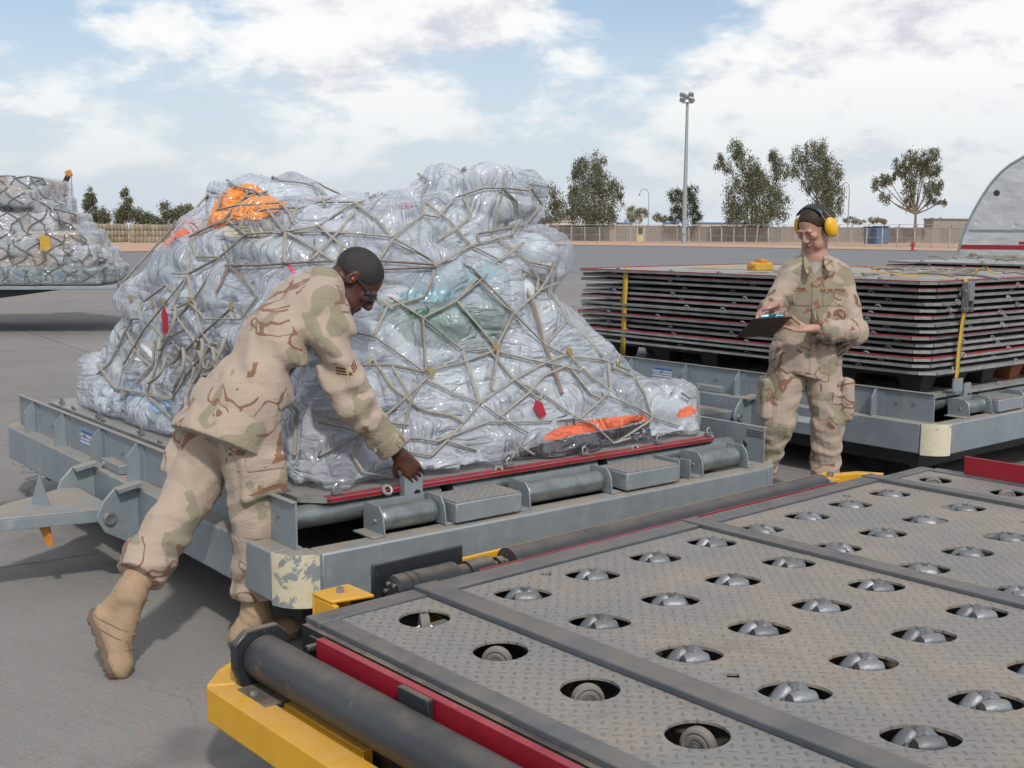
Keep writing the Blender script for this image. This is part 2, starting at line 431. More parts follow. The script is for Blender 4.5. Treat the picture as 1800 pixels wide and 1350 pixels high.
tree('sparse_tree', 'airy open tree with spreading bare limbs left of the metal container', (1608, 404), 178, [(1602, 275, 11, 13), (1632, 272, 16, 11), (1612, 298, 17, 17), (1640, 296, 13, 15), (1575, 292, 6, 18), (1562, 312, 14, 9), (1546, 318, 12, 8), (1536, 328, 5, 8), (1652, 330, 8, 14), (1632, 332, 14, 14), (1600, 330, 12, 18), (1555, 345, 9, 10), (1655, 355, 9, 5), (1598, 356, 9, 12), (1632, 352, 10, 6), (1590, 300, 9, 16), (1622, 285, 14, 10)], 6000, M_LEAF, group=None)
tree('poplar_tree', 'narrow upright tree nearest the crane boom', (160, 400), 150, [(160, 345, 8, 14), (156, 368, 12, 18), (176, 378, 16, 14)], 1800, M_LEAF, drop=.5)
tree('poplar_tree', 'tallest narrow tree in the row above the barrier', (222, 400), 150, [(218, 340, 5, 14), (222, 362, 11, 20), (232, 378, 16, 14), (208, 380, 12, 12)], 2000, M_LEAF, drop=.5)
tree('bushy_tree', 'low bushy tree at the right end of the row above the barrier', (300, 400), 152, [(292, 368, 11, 13), (310, 374, 14, 12), (296, 384, 18, 10), (330, 370, 12, 12)], 1900, M_LEAF, drop=.5)
tree('bushy_tree', 'low bushy tree between the tallest narrow tree and the right end tree', (262, 400), 152, [(258, 382, 16, 10), (268, 388, 20, 8), (246, 384, 8, 9)], 1400, M_LEAF, drop=.5)
tree('bushy_tree', 'tree whose top shows above the middle of the wrapped load', (650, 402), 180, [(645, 352, 26, 12), (680, 348, 14, 9), (660, 372, 36, 18)], 1800, M_LEAF2, drop=.6)
tree('bushy_tree', 'small treetop peeking over the load beside its right bundle', (790, 402), 180, [(790, 338, 12, 10), (795, 360, 22, 18)], 1300, M_LEAF2, drop=.6)
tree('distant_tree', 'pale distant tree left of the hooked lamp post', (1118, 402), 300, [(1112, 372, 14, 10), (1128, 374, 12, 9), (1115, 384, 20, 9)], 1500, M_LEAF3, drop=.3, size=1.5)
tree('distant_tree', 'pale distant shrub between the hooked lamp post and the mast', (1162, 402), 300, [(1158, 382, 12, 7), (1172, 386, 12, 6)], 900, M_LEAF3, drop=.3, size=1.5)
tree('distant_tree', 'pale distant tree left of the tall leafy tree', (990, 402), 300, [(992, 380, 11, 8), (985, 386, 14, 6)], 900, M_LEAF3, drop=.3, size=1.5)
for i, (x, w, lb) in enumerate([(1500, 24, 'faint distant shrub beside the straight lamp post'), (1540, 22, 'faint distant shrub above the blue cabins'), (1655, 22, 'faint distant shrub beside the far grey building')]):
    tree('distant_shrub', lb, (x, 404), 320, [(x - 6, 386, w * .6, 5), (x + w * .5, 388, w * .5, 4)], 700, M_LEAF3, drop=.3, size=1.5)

# ---------------------------------------------------------------- masts, lamps, crane, cabins
M_GALV_FAR = weathered('galvanised_mast', (0.34, 0.38, 0.39), rough=0.5, metal=0.3)
M_LAMPG = weathered('lamp_glass', (0.20, 0.23, 0.26), rough=0.2)
M_DARK = weathered('dark_steel', (0.035, 0.037, 0.04), (0.055, 0.056, 0.06), rough=0.5, metal=0.4, dust=0.5)
P = on_z(1202, 428, 0.0); H0 = at_y(1197, 181, P.y).z
mast = empty('light_mast', P, label='very tall grey floodlight mast standing by the fence', cat='light mast')
MB().tube([(0, 0, 0), (0, 0, H0)], [.33, .17], 12).build('pole', M_GALV_FAR, mast)
b = MB(); b.box(-.6, .75, -.5, .5, H0, H0 + .10)
for x in (-.6, .7):
    for y in (-.45, .45): b.cyl((x, y, H0), (x, y, H0 + 1.0), .03, 5)
for z in (.5, 1.0): b.box(-.6, .72, -.47, -.43, H0 + z, H0 + z + .04); b.box(-.6, .72, .43, .47, H0 + z, H0 + z + .04)
b.build('platform', M_GALV_FAR, mast)
b = MB(); b.prism([(-.34, -.28), (.34, -.28), (.26, .25), (-.26, .25)], -.22, .22); b.box(-.30, .30, -.31, -.282, -.18, .18)
lamp_me = b.mesh('floodlight', M_LAMPG)
for x, z in ((-.75, .35), (.45, .35), (-.75, 1.0), (.35, 1.05), (-.15, .7)):
    inst('floodlight', lamp_me, mast, (x, -.35, H0 + z), (R(25), 0, random.uniform(-.5, .5)))
MB().box(-.35, .05, -.45, -.30, 1.3, 2.0).build('control_box', M_GALV_FAR, mast)
def lamp_post(px, py, ptop, label, hook):
    P = on_z(px, py, 0.0); H = at_y(px, ptop, P.y).z
    e = empty('lamp_post', P, label=label, cat='lamp post')
    pts = [(0, 0, 0), (0, 0, H * .86)] + [(hook * (1 - math.cos(t)) * .9, 0, H * .86 + math.sin(t) * H * .13) for t in (.5, 1.0, 1.57, 2.1, 2.6, 3.0)]
    MB().tube(pts, [.11] + [.07] * 7, 7).build('pole', M_GALV_FAR, e)
    MB().lathe([(0, .2), (.12, .15), (.22, -.1), (.2, -.18), (0, -.2)], 10, Matrix.Translation(pts[-1])).build('lamp_head', M_LAMPG, e)
lamp_post(1139, 421, 331, 'thin lamp post with hooked top between the two leafy trees', -1.0)
lamp_post(1489, 425, 319, 'thin lamp post with small curved top right of the woman', -.7)

M_ORANGE = weathered('orange_paint', (0.55, 0.22, 0.04), rough=0.5)
P = on_z(95, 428, 0.0); Yc = 170.0
B0 = at_y(84, 392, Yc); tip = at_y(121, 306, Yc)
crane = empty('mobile_crane', (B0.x, Yc, 0), label='dark crane boom with orange tip rising behind the strapped boxes', cat='crane')
rel = lambda v: Vector(v) - Vector((B0.x, Yc, 0))
MB().tube([rel(B0), rel(tip)], [.55, .38], 6).build('boom', M_DARK, crane)
MB().box(-.35, .40, -.35, .35, -.35, .5, Matrix.Translation(rel(tip)) @ Matrix.Rotation(-.4, 4, 'Y')).build('boom_head', M_ORANGE, crane)
cab = rel(at_y(126, 307, Yc)); hk = rel(at_y(126, 357, Yc))
MB().tube([cab, hk], .045, 4).build('cable', M_DARK, crane)
MB().lathe([(0, .3), (.3, .2), (.35, -.5), (.1, -.8), (0, -.9)], 8, Matrix.Translation(hk)).build('hook_block', M_ORANGE, crane)
MB().box(-3.5, 1.5, -1.3, 1.3, 0.0, B0.z + .2).build('carrier', M_DARK, crane)

P = at_y(-1, 428, 160); P.z = 0; Ht = at_y(1, 214, 160).z
lm = empty('lattice_mast', P, label='slim lattice mast with a boxed head at the left edge of the view', cat='mast')
b = MB()
for a in range(3): b.cyl((.35 * math.cos(a * 2.09), .35 * math.sin(a * 2.09), 0), (.3 * math.cos(a * 2.09), .3 * math.sin(a * 2.09), Ht), .05, 4)
for k in range(int(Ht / .8)):
    a = k % 3 * 2.09; c = (k + 1) % 3 * 2.09
    b.cyl((.33 * math.cos(a), .33 * math.sin(a), k * .8), (.33 * math.cos(c), .33 * math.sin(c), k * .8 + .8), .025, 4)
b.build('lattice', M_GALV_FAR, lm)
b = MB()
for z in (0, .35, .7, 1.05): b.box(-.5, .5, -.5, .5, Ht - 1.3 + z, Ht - 1.1 + z)
b.build('antenna_head', M_DARK, lm)

M_TAN = weathered('tan_booth', (0.58, 0.47, 0.28), rough=0.7)
M_BLUE = weathered('blue_cabin', (0.06, 0.14, 0.28), rough=0.6)
M_BLUET = weathered('blue_trim', (0.09, 0.24, 0.48), rough=0.6)
M_WHITEB = weathered('pale_building', (0.55, 0.54, 0.52), rough=0.8)
M_BROWN = weathered('brown_shed', (0.32, 0.24, 0.18), rough=0.8)
M_BLACKG = weathered('dark_glass', (0.03, 0.035, 0.04), rough=0.2)
def cabin(name, px0, px1, pyb, pyt, Y, wm, label, roofm=None, door=False):
    a, c = at_y(px0, pyb, Y), at_y(px1, pyb, Y); h = at_y((px0 + px1) / 2, pyt, Y).z
    w = c.x - a.x
    e = empty(name, ((a.x + c.x) / 2, Y, 0), label=label, cat='cabin' if w < 6 else 'building')
    MB().box(-w/2, w/2, 0, min(w, 6) * .9, 0, h * .95).build('wall', wm, e)
    MB().box(-w/2 - .15, w/2 + .15, -.25, min(w, 6) * .9 + .2, h * .951, h).build('roof', roofm or wm, e)
    if door: MB().box(-.35, .35, -.04, -.004, h * .45, h * .85).build('window', M_BLACKG, e)
cabin('guard_booth', 1119, 1132, 423, 396, 176, M_TAN, 'small yellow guard booth with a dark window behind the fence', door=True)
cabin('shed', 1071, 1083, 423, 398, 177, M_BROWN, 'small brown shed left of the yellow booth')
cabin('portable_cabin', 1541, 1561, 425, 397, 158, M_BLUE, 'larger right hand blue cabin behind the fence posts', door=False)
cabin('portable_cabin', 1523, 1539, 425, 398, 160, M_BLUE, 'smaller left hand blue cabin behind the fence posts')
cabin('far_building', 1085, 1112, 410, 391, 215, M_WHITEB, 'low white building with blue roof edge near the yellow booth', M_BLUET)
cabin('far_building', 1168, 1192, 410, 390.5, 215, M_WHITEB, 'low white building with blue roof edge left of the mast', M_BLUET)
cabin('far_building', 1228, 1322, 410, 391, 215, M_WHITEB, 'long low white building with blue roof edge under the wide tree', M_BLUET)
cabin('far_building', 968, 1016, 410, 388, 225, M_WHITEB, 'long low pale building beside the load under the leafy tree')
cabin('far_building', 1640, 1706, 410, 384, 230, M_WALL, 'flat grey concrete building left of the metal container')
M_RED = weathered('red_paint', (0.38, 0.02, 0.03), (0.28, 0.015, 0.025), rough=0.5, dust=0.2)
P = on_z(1604, 440, 0.02)
MB().lathe([(0, 0), (.2, 0), (.2, .06), (.11, .1), (.11, .55), (.17, .6), (.17, .66), (.09, .78), (0, .8)], 10).build('hydrant_body', M_RED, tag_e := empty('fire_hydrant', P, label='tiny red hydrant on the sand strip near the container', cat='hydrant'))
MB().cyl((-.24, 0, .45), (.24, 0, .45), .08, 8).build('outlet', M_RED, tag_e)
# ---------------------------------------------------------------- materials of the machines
M_GALV = weathered('galvanised_steel', (0.262, 0.303, 0.335), (0.208, 0.245, 0.275), scale=5.0, rough=0.5, metal=0.35, bump=0.06, bscale=40, dust=0.75,
                   c3=(0.34, 0.37, 0.38), c3scale=9.0, c3lo=0.56, c3hi=0.75, stretch=(1, 1, .35), rvar=.15)
M_ROLLER = weathered('roller_steel', (0.25, 0.28, 0.285), (0.13, 0.15, 0.155), scale=14.0, rough=0.38, metal=0.65, bump=0.05, dust=0.25)
M_DECKBAR = weathered('worn_dark_bar', (0.095, 0.106, 0.122), (0.14, 0.15, 0.165), scale=5.0, rough=0.45, metal=0.4, bump=0.08, dust=0.35, c3=(0.28, 0.28, 0.28), c3scale=25, c3lo=.66, c3hi=.72)
M_BLACK = weathered('black_paint', (0.018, 0.02, 0.024), (0.03, 0.032, 0.036), rough=0.4, bump=0.05, dust=0.45, c3=(0.16, 0.15, 0.14), c3scale=30, c3lo=.69, c3hi=.73)
M_RUSTROLL = weathered('rusty_black_tube', (0.055, 0.06, 0.068), (0.035, 0.038, 0.045), scale=8.0, rough=0.42, metal=0.3, bump=0.12, bscale=35, dust=0.25,
                       c3=(0.23, 0.13, 0.07), c3scale=16.0, c3lo=0.60, c3hi=0.72, stretch=(1, .25, 1))
M_YELLOW = weathered('yellow_paint', (0.62, 0.33, 0.015), (0.54, 0.28, 0.015), scale=4.0, rough=0.5, bump=0.06, dust=0.55, dustcol=(0.50, 0.31, 0.12), c3=(0.16, 0.11, 0.06), c3scale=14, c3lo=.70, c3hi=.73)
M_MAROON = weathered('dark_red_paint', (0.26, 0.008, 0.02), (0.20, 0.006, 0.016), scale=4.0, rough=0.45, bump=0.04, dust=0.35, dustcol=(0.42, 0.16, 0.16), c3=(0.45, 0.36, 0.28), c3scale=18, c3lo=.70, c3hi=.74)
M_RUBBER = weathered('rubber', (0.025, 0.025, 0.027), rough=0.8, dust=0.3)
M_ALU = weathered('pallet_aluminium', (0.42, 0.44, 0.45), (0.28, 0.30, 0.31), scale=3.0, rough=0.42, metal=0.45, bump=0.1, dust=0.35, vary=0.16)
M_EDGE = weathered('pallet_edge', (0.29, 0.30, 0.30), (0.15, 0.155, 0.16), scale=9.0, rough=0.55, metal=0.35, bump=0.15, dust=0.3, vary=0.2)
M_CREAM = weathered('chipped_cream_paint', (0.55, 0.50, 0.36), (0.50, 0.45, 0.31), scale=6, rough=0.6, bump=0.15, c3=(0.20, 0.23, 0.24), c3scale=9.0, c3lo=0.50, c3hi=0.54)
M_CREAM2 = weathered('cream_paint', (0.58, 0.54, 0.42), (0.53, 0.48, 0.34), scale=6, rough=0.6, bump=0.15, c3=(0.20, 0.23, 0.24), c3scale=8.0, c3lo=0.60, c3hi=0.63)
M_BOLT = weathered('bolt_steel', (0.33, 0.34, 0.34), rough=0.35, metal=0.7)
M_GREY_TYRE = weathered('grey_tread', (0.17, 0.16, 0.145), (0.12, 0.115, 0.105), rough=0.7, dust=0.3)
M_STRAP = weathered('yellow_webbing', (0.50, 0.32, 0.03), (0.38, 0.25, 0.05), scale=20, rough=0.8, bump=0.2, bscale=200, c3=(0.30, 0.08, 0.03), c3scale=12, c3lo=.66, c3hi=.70)
M_STRAPD = weathered('dark_webbing', (0.10, 0.10, 0.095), rough=0.85)
M_WHITE = weathered('white_sticker', (0.66, 0.68, 0.70), rough=0.5)
M_BLUEPRINT = weathered('blue_print', (0.03, 0.10, 0.33), rough=0.5)

def tread_material(name, tan, grey, pitch=0.030, ang=45):
    m, nt, out = new_mat(name)
    co = node(nt, 'ShaderNodeTexCoord').outputs['Object']
    r = mapping(nt, co, rot=(0, 0, R(ang)), scale=(1, 1, 1))
    s = node(nt, 'ShaderNodeSeparateXYZ', {0: r})
    u = math_(nt, 'DIVIDE', s.outputs[0], pitch); v = math_(nt, 'DIVIDE', s.outputs[1], pitch)
    par = math_(nt, 'FLOORED_MODULO', math_(nt, 'ADD', math_(nt, 'FLOOR', u), math_(nt, 'FLOOR', v)), 2.0)
    fu = math_(nt, 'SUBTRACT', math_(nt, 'FRACT', u), 0.5); fv = math_(nt, 'SUBTRACT', math_(nt, 'FRACT', v), 0.5)
    def ell(a, c):
        p, q = math_(nt, 'DIVIDE', a, 0.40), math_(nt, 'DIVIDE', c, 0.13)
        return math_(nt, 'ADD', math_(nt, 'MULTIPLY', p, p), math_(nt, 'MULTIPLY', q, q))
    d = node(nt, 'ShaderNodeMix', {0: par, 2: ell(fu, fv), 3: ell(fv, fu)}, data_type='FLOAT').outputs[0]
    mk = ramp(nt, d, 1.15, 0.35)
    n1 = noise(nt, co, 1.6, 6.0, 0.62, 0.3); n2 = noise(nt, co, 55.0, 4.0, 0.6)
    dust = ramp(nt, n1, 0.38, 0.66)
    c = mixc(nt, dust, grey, tan)
    c = mixc(nt, math_(nt, 'MULTIPLY', mk, math_(nt, 'MULTIPLY_ADD', dust, -0.25, 0.62)), c, (0.115, 0.125, 0.135))
    c = mixc(nt, ramp(nt, n2, 0.35, 0.7, 0, 0.25), c, (0.13, 0.125, 0.12))
    stn = noise(nt, mapping(nt, co, (3, 8, 0)), 3.2, 7.0, 0.68, 0.5)
    c = mixc(nt, ramp(nt, stn, 0.56, 0.74, 0, .45), c, (0.14, 0.135, 0.13))
    rst = noise(nt, mapping(nt, co, (1, 5, 2)), 5.0, 8.0, 0.7)
    c = mixc(nt, ramp(nt, rst, 0.68, 0.76, 0, .45), c, (0.24, 0.14, 0.075))
    scr = noise(nt, mapping(nt, co, rot=(0, 0, R(20)), scale=(1.5, 30, 1)), 3.0, 3.0, 0.5)
    c = mixc(nt, ramp(nt, scr, 0.70, 0.74, 0, .5), c, (0.33, 0.33, 0.33))
    h = math_(nt, 'ADD', mk, math_(nt, 'MULTIPLY', n2, 0.15))
    bp = node(nt, 'ShaderNodeBump', {'Strength': 0.8, 'Distance': 0.0022, 'Height': h}).outputs[0]
    rg = math_(nt, 'MULTIPLY_ADD', mk, -0.22, 0.66)
    principled(nt, out, Base_Color=c, Roughness=rg, Metallic=0.15, Normal=bp, Specular_IOR_Level=0.4)
    return m
M_TREAD = tread_material('tread_plate', (0.31, 0.267, 0.22), (0.232, 0.226, 0.22))
M_TREAD2 = tread_material('tread_plate_step', (0.30, 0.26, 0.21), (0.25, 0.25, 0.245), pitch=0.026)

def plate_with_holes(x0, x1, y0, y1, z0, z1, holes, mat, name, parent, extra=None):
    """flat plate in xy with holes (lists of xy points), real thickness"""
    outer = extra or [(x0, y0), (x1, y0), (x1, y1), (x0, y1)]
    V = [Vector(p) for p in outer]; E = [(i, (i + 1) % len(outer)) for i in range(len(outer))]
    rings = [list(range(len(outer)))]
    for h in holes:
        b0 = len(V); V += [Vector(p) for p in h]; k = len(h)
        E += [(b0 + i, b0 + (i + 1) % k) for i in range(k)]; rings.append(list(range(b0, b0 + k)))
    v2, e2, f2, ov, oe, of = delaunay_2d_cdt(V, E, [], 0, 1e-7)
    def inside(p, poly):
        c = False; j = len(poly) - 1
        for i in range(len(poly)):
            a, q = poly[i], poly[j]
            if (a[1] > p[1]) != (q[1] > p[1]) and p[0] < (q[0] - a[0]) * (p[1] - a[1]) / (q[1] - a[1]) + a[0]: c = not c
            j = i
        return c
    F = []
    for f in f2:
        g = sum((v2[i] for i in f), Vector((0, 0))) / len(f)
        if inside(g, outer) and not any(inside(g, h) for h in holes): F.append(tuple(f))
    n = len(v2)
    vs_ = [(p.x, p.y, z1) for p in v2] + [(p.x, p.y, z0) for p in v2]
    fs = F + [tuple(i + n for i in reversed(f)) for f in F]
    cnt = {}
    for f in F:
        for a, c in zip(f, f[1:] + f[:1]): cnt[(a, c)] = 1
    fs += [(c, a, a + n, c + n) for (a, c) in cnt if (c, a) not in cnt]
    return MB().add(vs_, fs).build(name, mat, parent, smooth=20)

# ---------------------------------------------------------------- cargo loader (foreground)
DK = 0.722
D0 = Vector((0.033 * 1.07, 3.0735 * 1.07, 0.0))
# local x runs along the front edge (away to the right), local y towards the cargo, so the deck lies at y < 0.3
loader = empty('cargo_loader', D0, DK, label='large cargo loader with a steel caster deck and yellow frame in the foreground', cat='cargo loader')
ZD = 0.50; T1 = 4.2            # deck height and how far the deck runs on towards and past the camera's right
def ell_hole(cx, cy, a, c, ang, n=26, p=2.0):
    o = []
    for k in range(n):
        w = 2 * math.pi * k / n
        x = a * math.copysign(abs(math.cos(w)) ** (2 / p), math.cos(w)); y = c * math.copysign(abs(math.sin(w)) ** (2 / p), math.sin(w))
        o.append((cx + x * math.cos(ang) - y * math.sin(ang), cy + x * math.sin(ang) + y * math.cos(ang)))
    return o
sx = lambda j: 0.2937 * j - (0.0187 if j >= 4 else 0)
ty = lambda i: -0.3194 * i
cast = []
for i in range(0, 8):
    for j in range(8):
        if i * 0.32 - 0.0 > 2.4 and j < 2: continue
        cast.append((sx(j), ty(i), j))
def panel(x0, x1, jr, name='deck_plate'):
    hs = [ell_hole(x, y, 0.088, 0.064, R(-45), p=1.75) for x, y, j in cast if j in jr]
    sq = [[(x - .022, y), (x, y - .022), (x + .022, y), (x, y + .022)] for x, y in ((-.03, -.80), (.19, .10), (1.86, .09)) if x0 < x < x1]
    plate_with_holes(x0, x1, -T1, 0.148, ZD - .008, ZD, hs + sq, M_TREAD, name, loader)
panel(-0.140, 1.000, range(0, 4)); panel(1.085, 2.200, range(4, 8))
outl = [(-0.352, 0.016 - 0.324 * k) for k in range(9)]
outr = [(2.435, 0.014 - 0.320 * k) for k in range(9)]
plate_with_holes(-0.535, -0.232, -T1, 0.160, ZD - .008, ZD - .001, [ell_hole(x, y, .074, .070, 0) for x, y in outl], M_TREAD, 'deck_plate', loader)
plate_with_holes(2.275, 2.590, -T1, 0.130, ZD - .008, ZD - .001, [ell_hole(x, y, .072, .068, 0) for x, y in outr], M_TREAD, 'deck_plate', loader)
for x0, x1, z in ((-0.228, -0.143, .016), (1.002, 1.082, .014), (2.202, 2.273, .016)):
    MB().box(x0, x1, -T1, .235, ZD - .05, ZD + z).build('deck_rail', M_DECKBAR, loader, bevel=.004)
for x0, x1, y0, y1 in ((-.143, 1.002, .152, .238), (1.082, 2.202, .150, .232)):
    MB().box(x0, x1, y0, y1, ZD - .10, ZD + .010).build('front_bar', M_DECKBAR, loader, bevel=.004)
MB().box(-.600, -.228, .163, .236, ZD - .10, ZD + .004).build('front_bar', M_DECKBAR, loader, bevel=.004)
MB().box(2.273, 2.64, .133, .195, ZD - .10, ZD + .004).build('front_bar', M_DECKBAR, loader, bevel=.004)
MB().box(-.600, -.538, -T1, .160, ZD - .06, ZD + .004).build('side_bar', M_DECKBAR, loader, bevel=.004)
MB().box(2.593, 2.65, -T1, .130, ZD - .06, ZD + .004).build('side_bar', M_DECKBAR, loader, bevel=.004)
MB().box(-.59, 2.63, -T1, .14, ZD - .30, ZD - .26).build('dark_pit_sheet', M_BLACK, loader)  # black sheet added so the pit below the deck holes stays dark
MB().box(-.62, -.602, -T1, .22, ZD - .30, ZD - .012).build('side_skirt', M_BLACK, loader)
MB().box(-.59, 2.63, .13, .148, ZD - .30, ZD - .102).build('front_skirt', M_BLACK, loader)

# omni casters: two barrel wheels side by side in a scalloped cage
def barrel(rm=.023, L=.036, re=.013):
    b = MB(); pr = [(0, -L)] + [(re + (rm - re) * math.cos(t) ** .8, L * math.sin(t) * .98) for t in np.linspace(-1.2, 1.2, 7)] + [(0, L)]
    b.lathe(pr, 14); return b
barrel_me = barrel().mesh('barrel', M_BARREL := weathered('barrel_steel', (0.20, 0.215, 0.235), (0.13, 0.14, 0.155), scale=30, rough=0.46, metal=0.5, bump=0.2, bscale=80, dust=0.35, vary=.25), 50)
cage = MB()
ZC = -.049
def scallop(ph):
    o = []
    for k in range(32):
        w = 2 * math.pi * k / 32
        r = .046 + .014 * math.cos(4 * (w - ph - math.pi / 4))
        o.append((r * math.cos(w), r * math.sin(w)))
    return o
MX = lambda x: Matrix.Translation((x, 0, ZC)) @ Matrix.Rotation(R(90), 4, 'Y') @ Matrix.Rotation(R(90), 4, 'Z')
for x, ph in ((-.046, 0), (-.002, 0), (.003, math.pi / 4), (.047, math.pi / 4)):
    cage.prism(scallop(ph + math.pi / 2), -.0022, .0022, MX(x))
for ph, x in ((0, -.051), (math.pi / 4, .051)):
    for q in range(4):
        w = ph + math.pi / 4 + q * math.pi / 2
        c = Vector((x, .046 * math.cos(w), ZC + .046 * math.sin(w)))
        cage.cyl(c + Vector((-.003, 0, 0)), c + Vector((.003, 0, 0)), .0065, 6)
cage.cyl((-.06, 0, ZC), (.06, 0, ZC), .011, 10)
cage_me = cage.mesh('caster', M_CAGE := weathered('caster_cage', (0.27, 0.28, 0.285), (0.13, 0.14, 0.145), scale=25, rough=0.42, metal=0.55, dust=0.45, vary=.15))
for (x, y, j) in cast:
    rz = (R(62) if j < 4 else R(30)) + random.uniform(-.14, .14)
    ca = inst('caster', cage_me, loader, (x + .004, y - .004, ZD - .003), (0, 0, rz))
    spin = random.uniform(-.25, .25)
    for xx, ph in ((-.024, 0), (.025, math.pi / 4)):
        for q in range(4):
            w = math.pi / 2 + ph + q * math.pi / 2 + spin * 0
            if math.sin(w) < -.3: continue
            inst('barrel', barrel_me, ca, (xx, .042 * math.cos(w), ZC + .042 * math.sin(w)), (w, 0, 0))
wheel = MB()
wheel.lathe([(0, -.012), (.020, -.012), (.022, -.016), (.030, -.016), (.034, -.013), (.041, -.017), (.049, -.014), (.051, -.006), (.049, -.003), (.049, .003), (.051, .006), (.049, .014), (.041, .017), (.034, .013), (.030, .016), (.022, .016), (.020, .012), (0, .012)], 28, Matrix.Rotation(R(90), 4, 'Y'))
wheel_me = wheel.mesh('swivel_wheel', M_GREY_TYRE, 30)
fork = MB()
for s_ in (-1, 1):
    fork.prism([(-.016, -.07), (.016, -.07), (.02, -.0), (.012, .014), (-.012, .014), (-.02, 0)], -.0015, .0015, Matrix.Translation((s_ * .020, 0, 0)) @ Matrix.Rotation(R(90), 4, 'Y') @ Matrix.Rotation(R(90), 4, 'Z'))
    fork.cyl((s_ * .021, 0, 0), (s_ * .027, 0, 0), .008, 6)
fork_me = fork.mesh('fork', M_BOLT)
for (x, y) in outl + outr:
    w = inst('swivel_wheel', wheel_me, loader, (x + random.uniform(-.01, .01), y + .004, ZD - .030), (0, 0, random.choice([R(60), R(35), R(15), R(-30)])), (.8, .8, .8))
    inst('fork', fork_me, w)

# front roller, motor, yellow front frame
MB().cyl((.24, .345, .466), (2.06, .345, .466), .056, 24).build('front_roller', M_RUSTROLL, loader)
b = MB(); b.cyl((.10, .345, .466), (.235, .345, .466), .022, 12); b.cyl((.19, .345, .466), (.215, .345, .466), .034, 12); b.build('roller_shaft', M_BLACK, loader)
b = MB(); b.cyl((2.06, .345, .466), (2.14, .345, .466), .020, 12); b.cyl((2.08, .345, .466), (2.10, .345, .466), .034, 8); b.build('roller_shaft', M_BOLT, loader)
b = MB(); b.lathe([(0, -.14), (.042, -.14), (.052, -.132), (.052, -.09), (.049, -.088), (.052, -.086), (.052, -.06), (.049, -.058), (.052, -.056), (.052, .10), (.036, .11), (.036, .15), (.044, .152), (.044, .25), (0, .25)], 22,
    Matrix.Translation((-.09, .345, .466)) @ Matrix.Rotation(R(90), 4, 'Y')); b.build('drive_motor', M_BLACK, loader)
MB().box(-.26, .10, .405, .417, .41, .545).build('motor_guard', M_BLACK, loader, bevel=.006)
for k in range(6):
    a = k * math.pi / 3
    MB().cyl((-.236, .345 + .03 * math.cos(a), .466 + .03 * math.sin(a)), (-.229, .345 + .03 * math.cos(a), .466 + .03 * math.sin(a)), .007, 6).build('bolt', M_BOLT, loader)
MB().box(-.24, 2.28, .425, .440, .30, .492).build('front_beam', M_YELLOW, loader, bevel=.003)
MB().box(.05, 2.05, .258, .266, .44, .503).build('edge_strip', M_MAROON, loader)
b = MB(); b.box(-.455, -.325, .300, .312, .22, .45); b.box(-.455, -.325, .428, .440, .22, .48)
b.box(-.455, -.440, .312, .428, .22, .48); b.prism([(-.456, .330), (-.324, .300), (-.324, .441), (-.456, .441)], .481, .492)
b.build('corner_post', M_YELLOW, loader, bevel=.004)
MB().lathe([(0, .016), (.012, .014), (.014, 0)], 6, Matrix.Translation((-.39, .385, .492))).build('bolt', M_BOLT, loader)
b = MB(); b.prism([(2.15, .43), (2.30, .45), (2.44, .40), (2.50, .30), (2.47, .29), (2.40, .37), (2.28, .41), (2.18, .39)], .44, .475); b.box(2.15, 2.24, .36, .44, .30, .474)
b.build('end_bracket', M_YELLOW, loader, bevel=.003)
MB().lathe([(0, .022), (.014, .02), (.016, 0)], 6, Matrix.Translation((2.24, .415, .476))).build('bolt', M_BOLT, loader)

# left side: black tube roller, red bar, brackets, yellow guard rail
MB().tube([(-.715, .265, .405), (-.715, -T1, .405)], .062, 28).build('side_roller', M_RUSTROLL, loader)
b = MB(); oct_ = [(-.085, -.02), (-.085, .05), (-.045, .082), (.05, .082), (.085, .045), (.085, -.06), (.06, -.085), (-.06, -.085)]
b.prism(oct_, -.014, .014, Matrix.Translation((-.715, .285, .405)) @ Matrix.Rotation(R(90), 4, 'X')); b.box(-.80, -.63, .11, .272, .318, .335)
b.build('roller_bracket', M_BLACK, loader, bevel=.006)
for dx, dz in ((-.058, -.03), (.05, .06), (-.045, .055)):
    MB().lathe([(0, .014), (.012, .012), (.014, 0)], 6, Matrix.Translation((-.715 + dx, .300, .405 + dz)) @ Matrix.Rotation(R(-90), 4, 'X')).build('bolt', M_BOLT, loader)
for dx in (-.066,):
    MB().lathe([(0, .014), (.012, .012), (.014, 0)], 6, Matrix.Translation((-.715 + dx, .20, .336))).build('bolt', M_BOLT, loader)
MB().box(-.650, -.626, -T1, .100, .425, .487).build('side_red_bar', M_MAROON, loader, bevel=.002)
b = MB(); b.box(-.672, -.653, -.42, -.30, .438, .488); b.build('bar_clip', M_BLACK, loader, bevel=.003)
b = MB(); b.box(-.624, -.603, .10, .18, .40, .47); b.cyl((-.66, .135, .45), (-.60, .135, .45), .012, 8); b.build('hinge', M_BLACK, loader, bevel=.003)
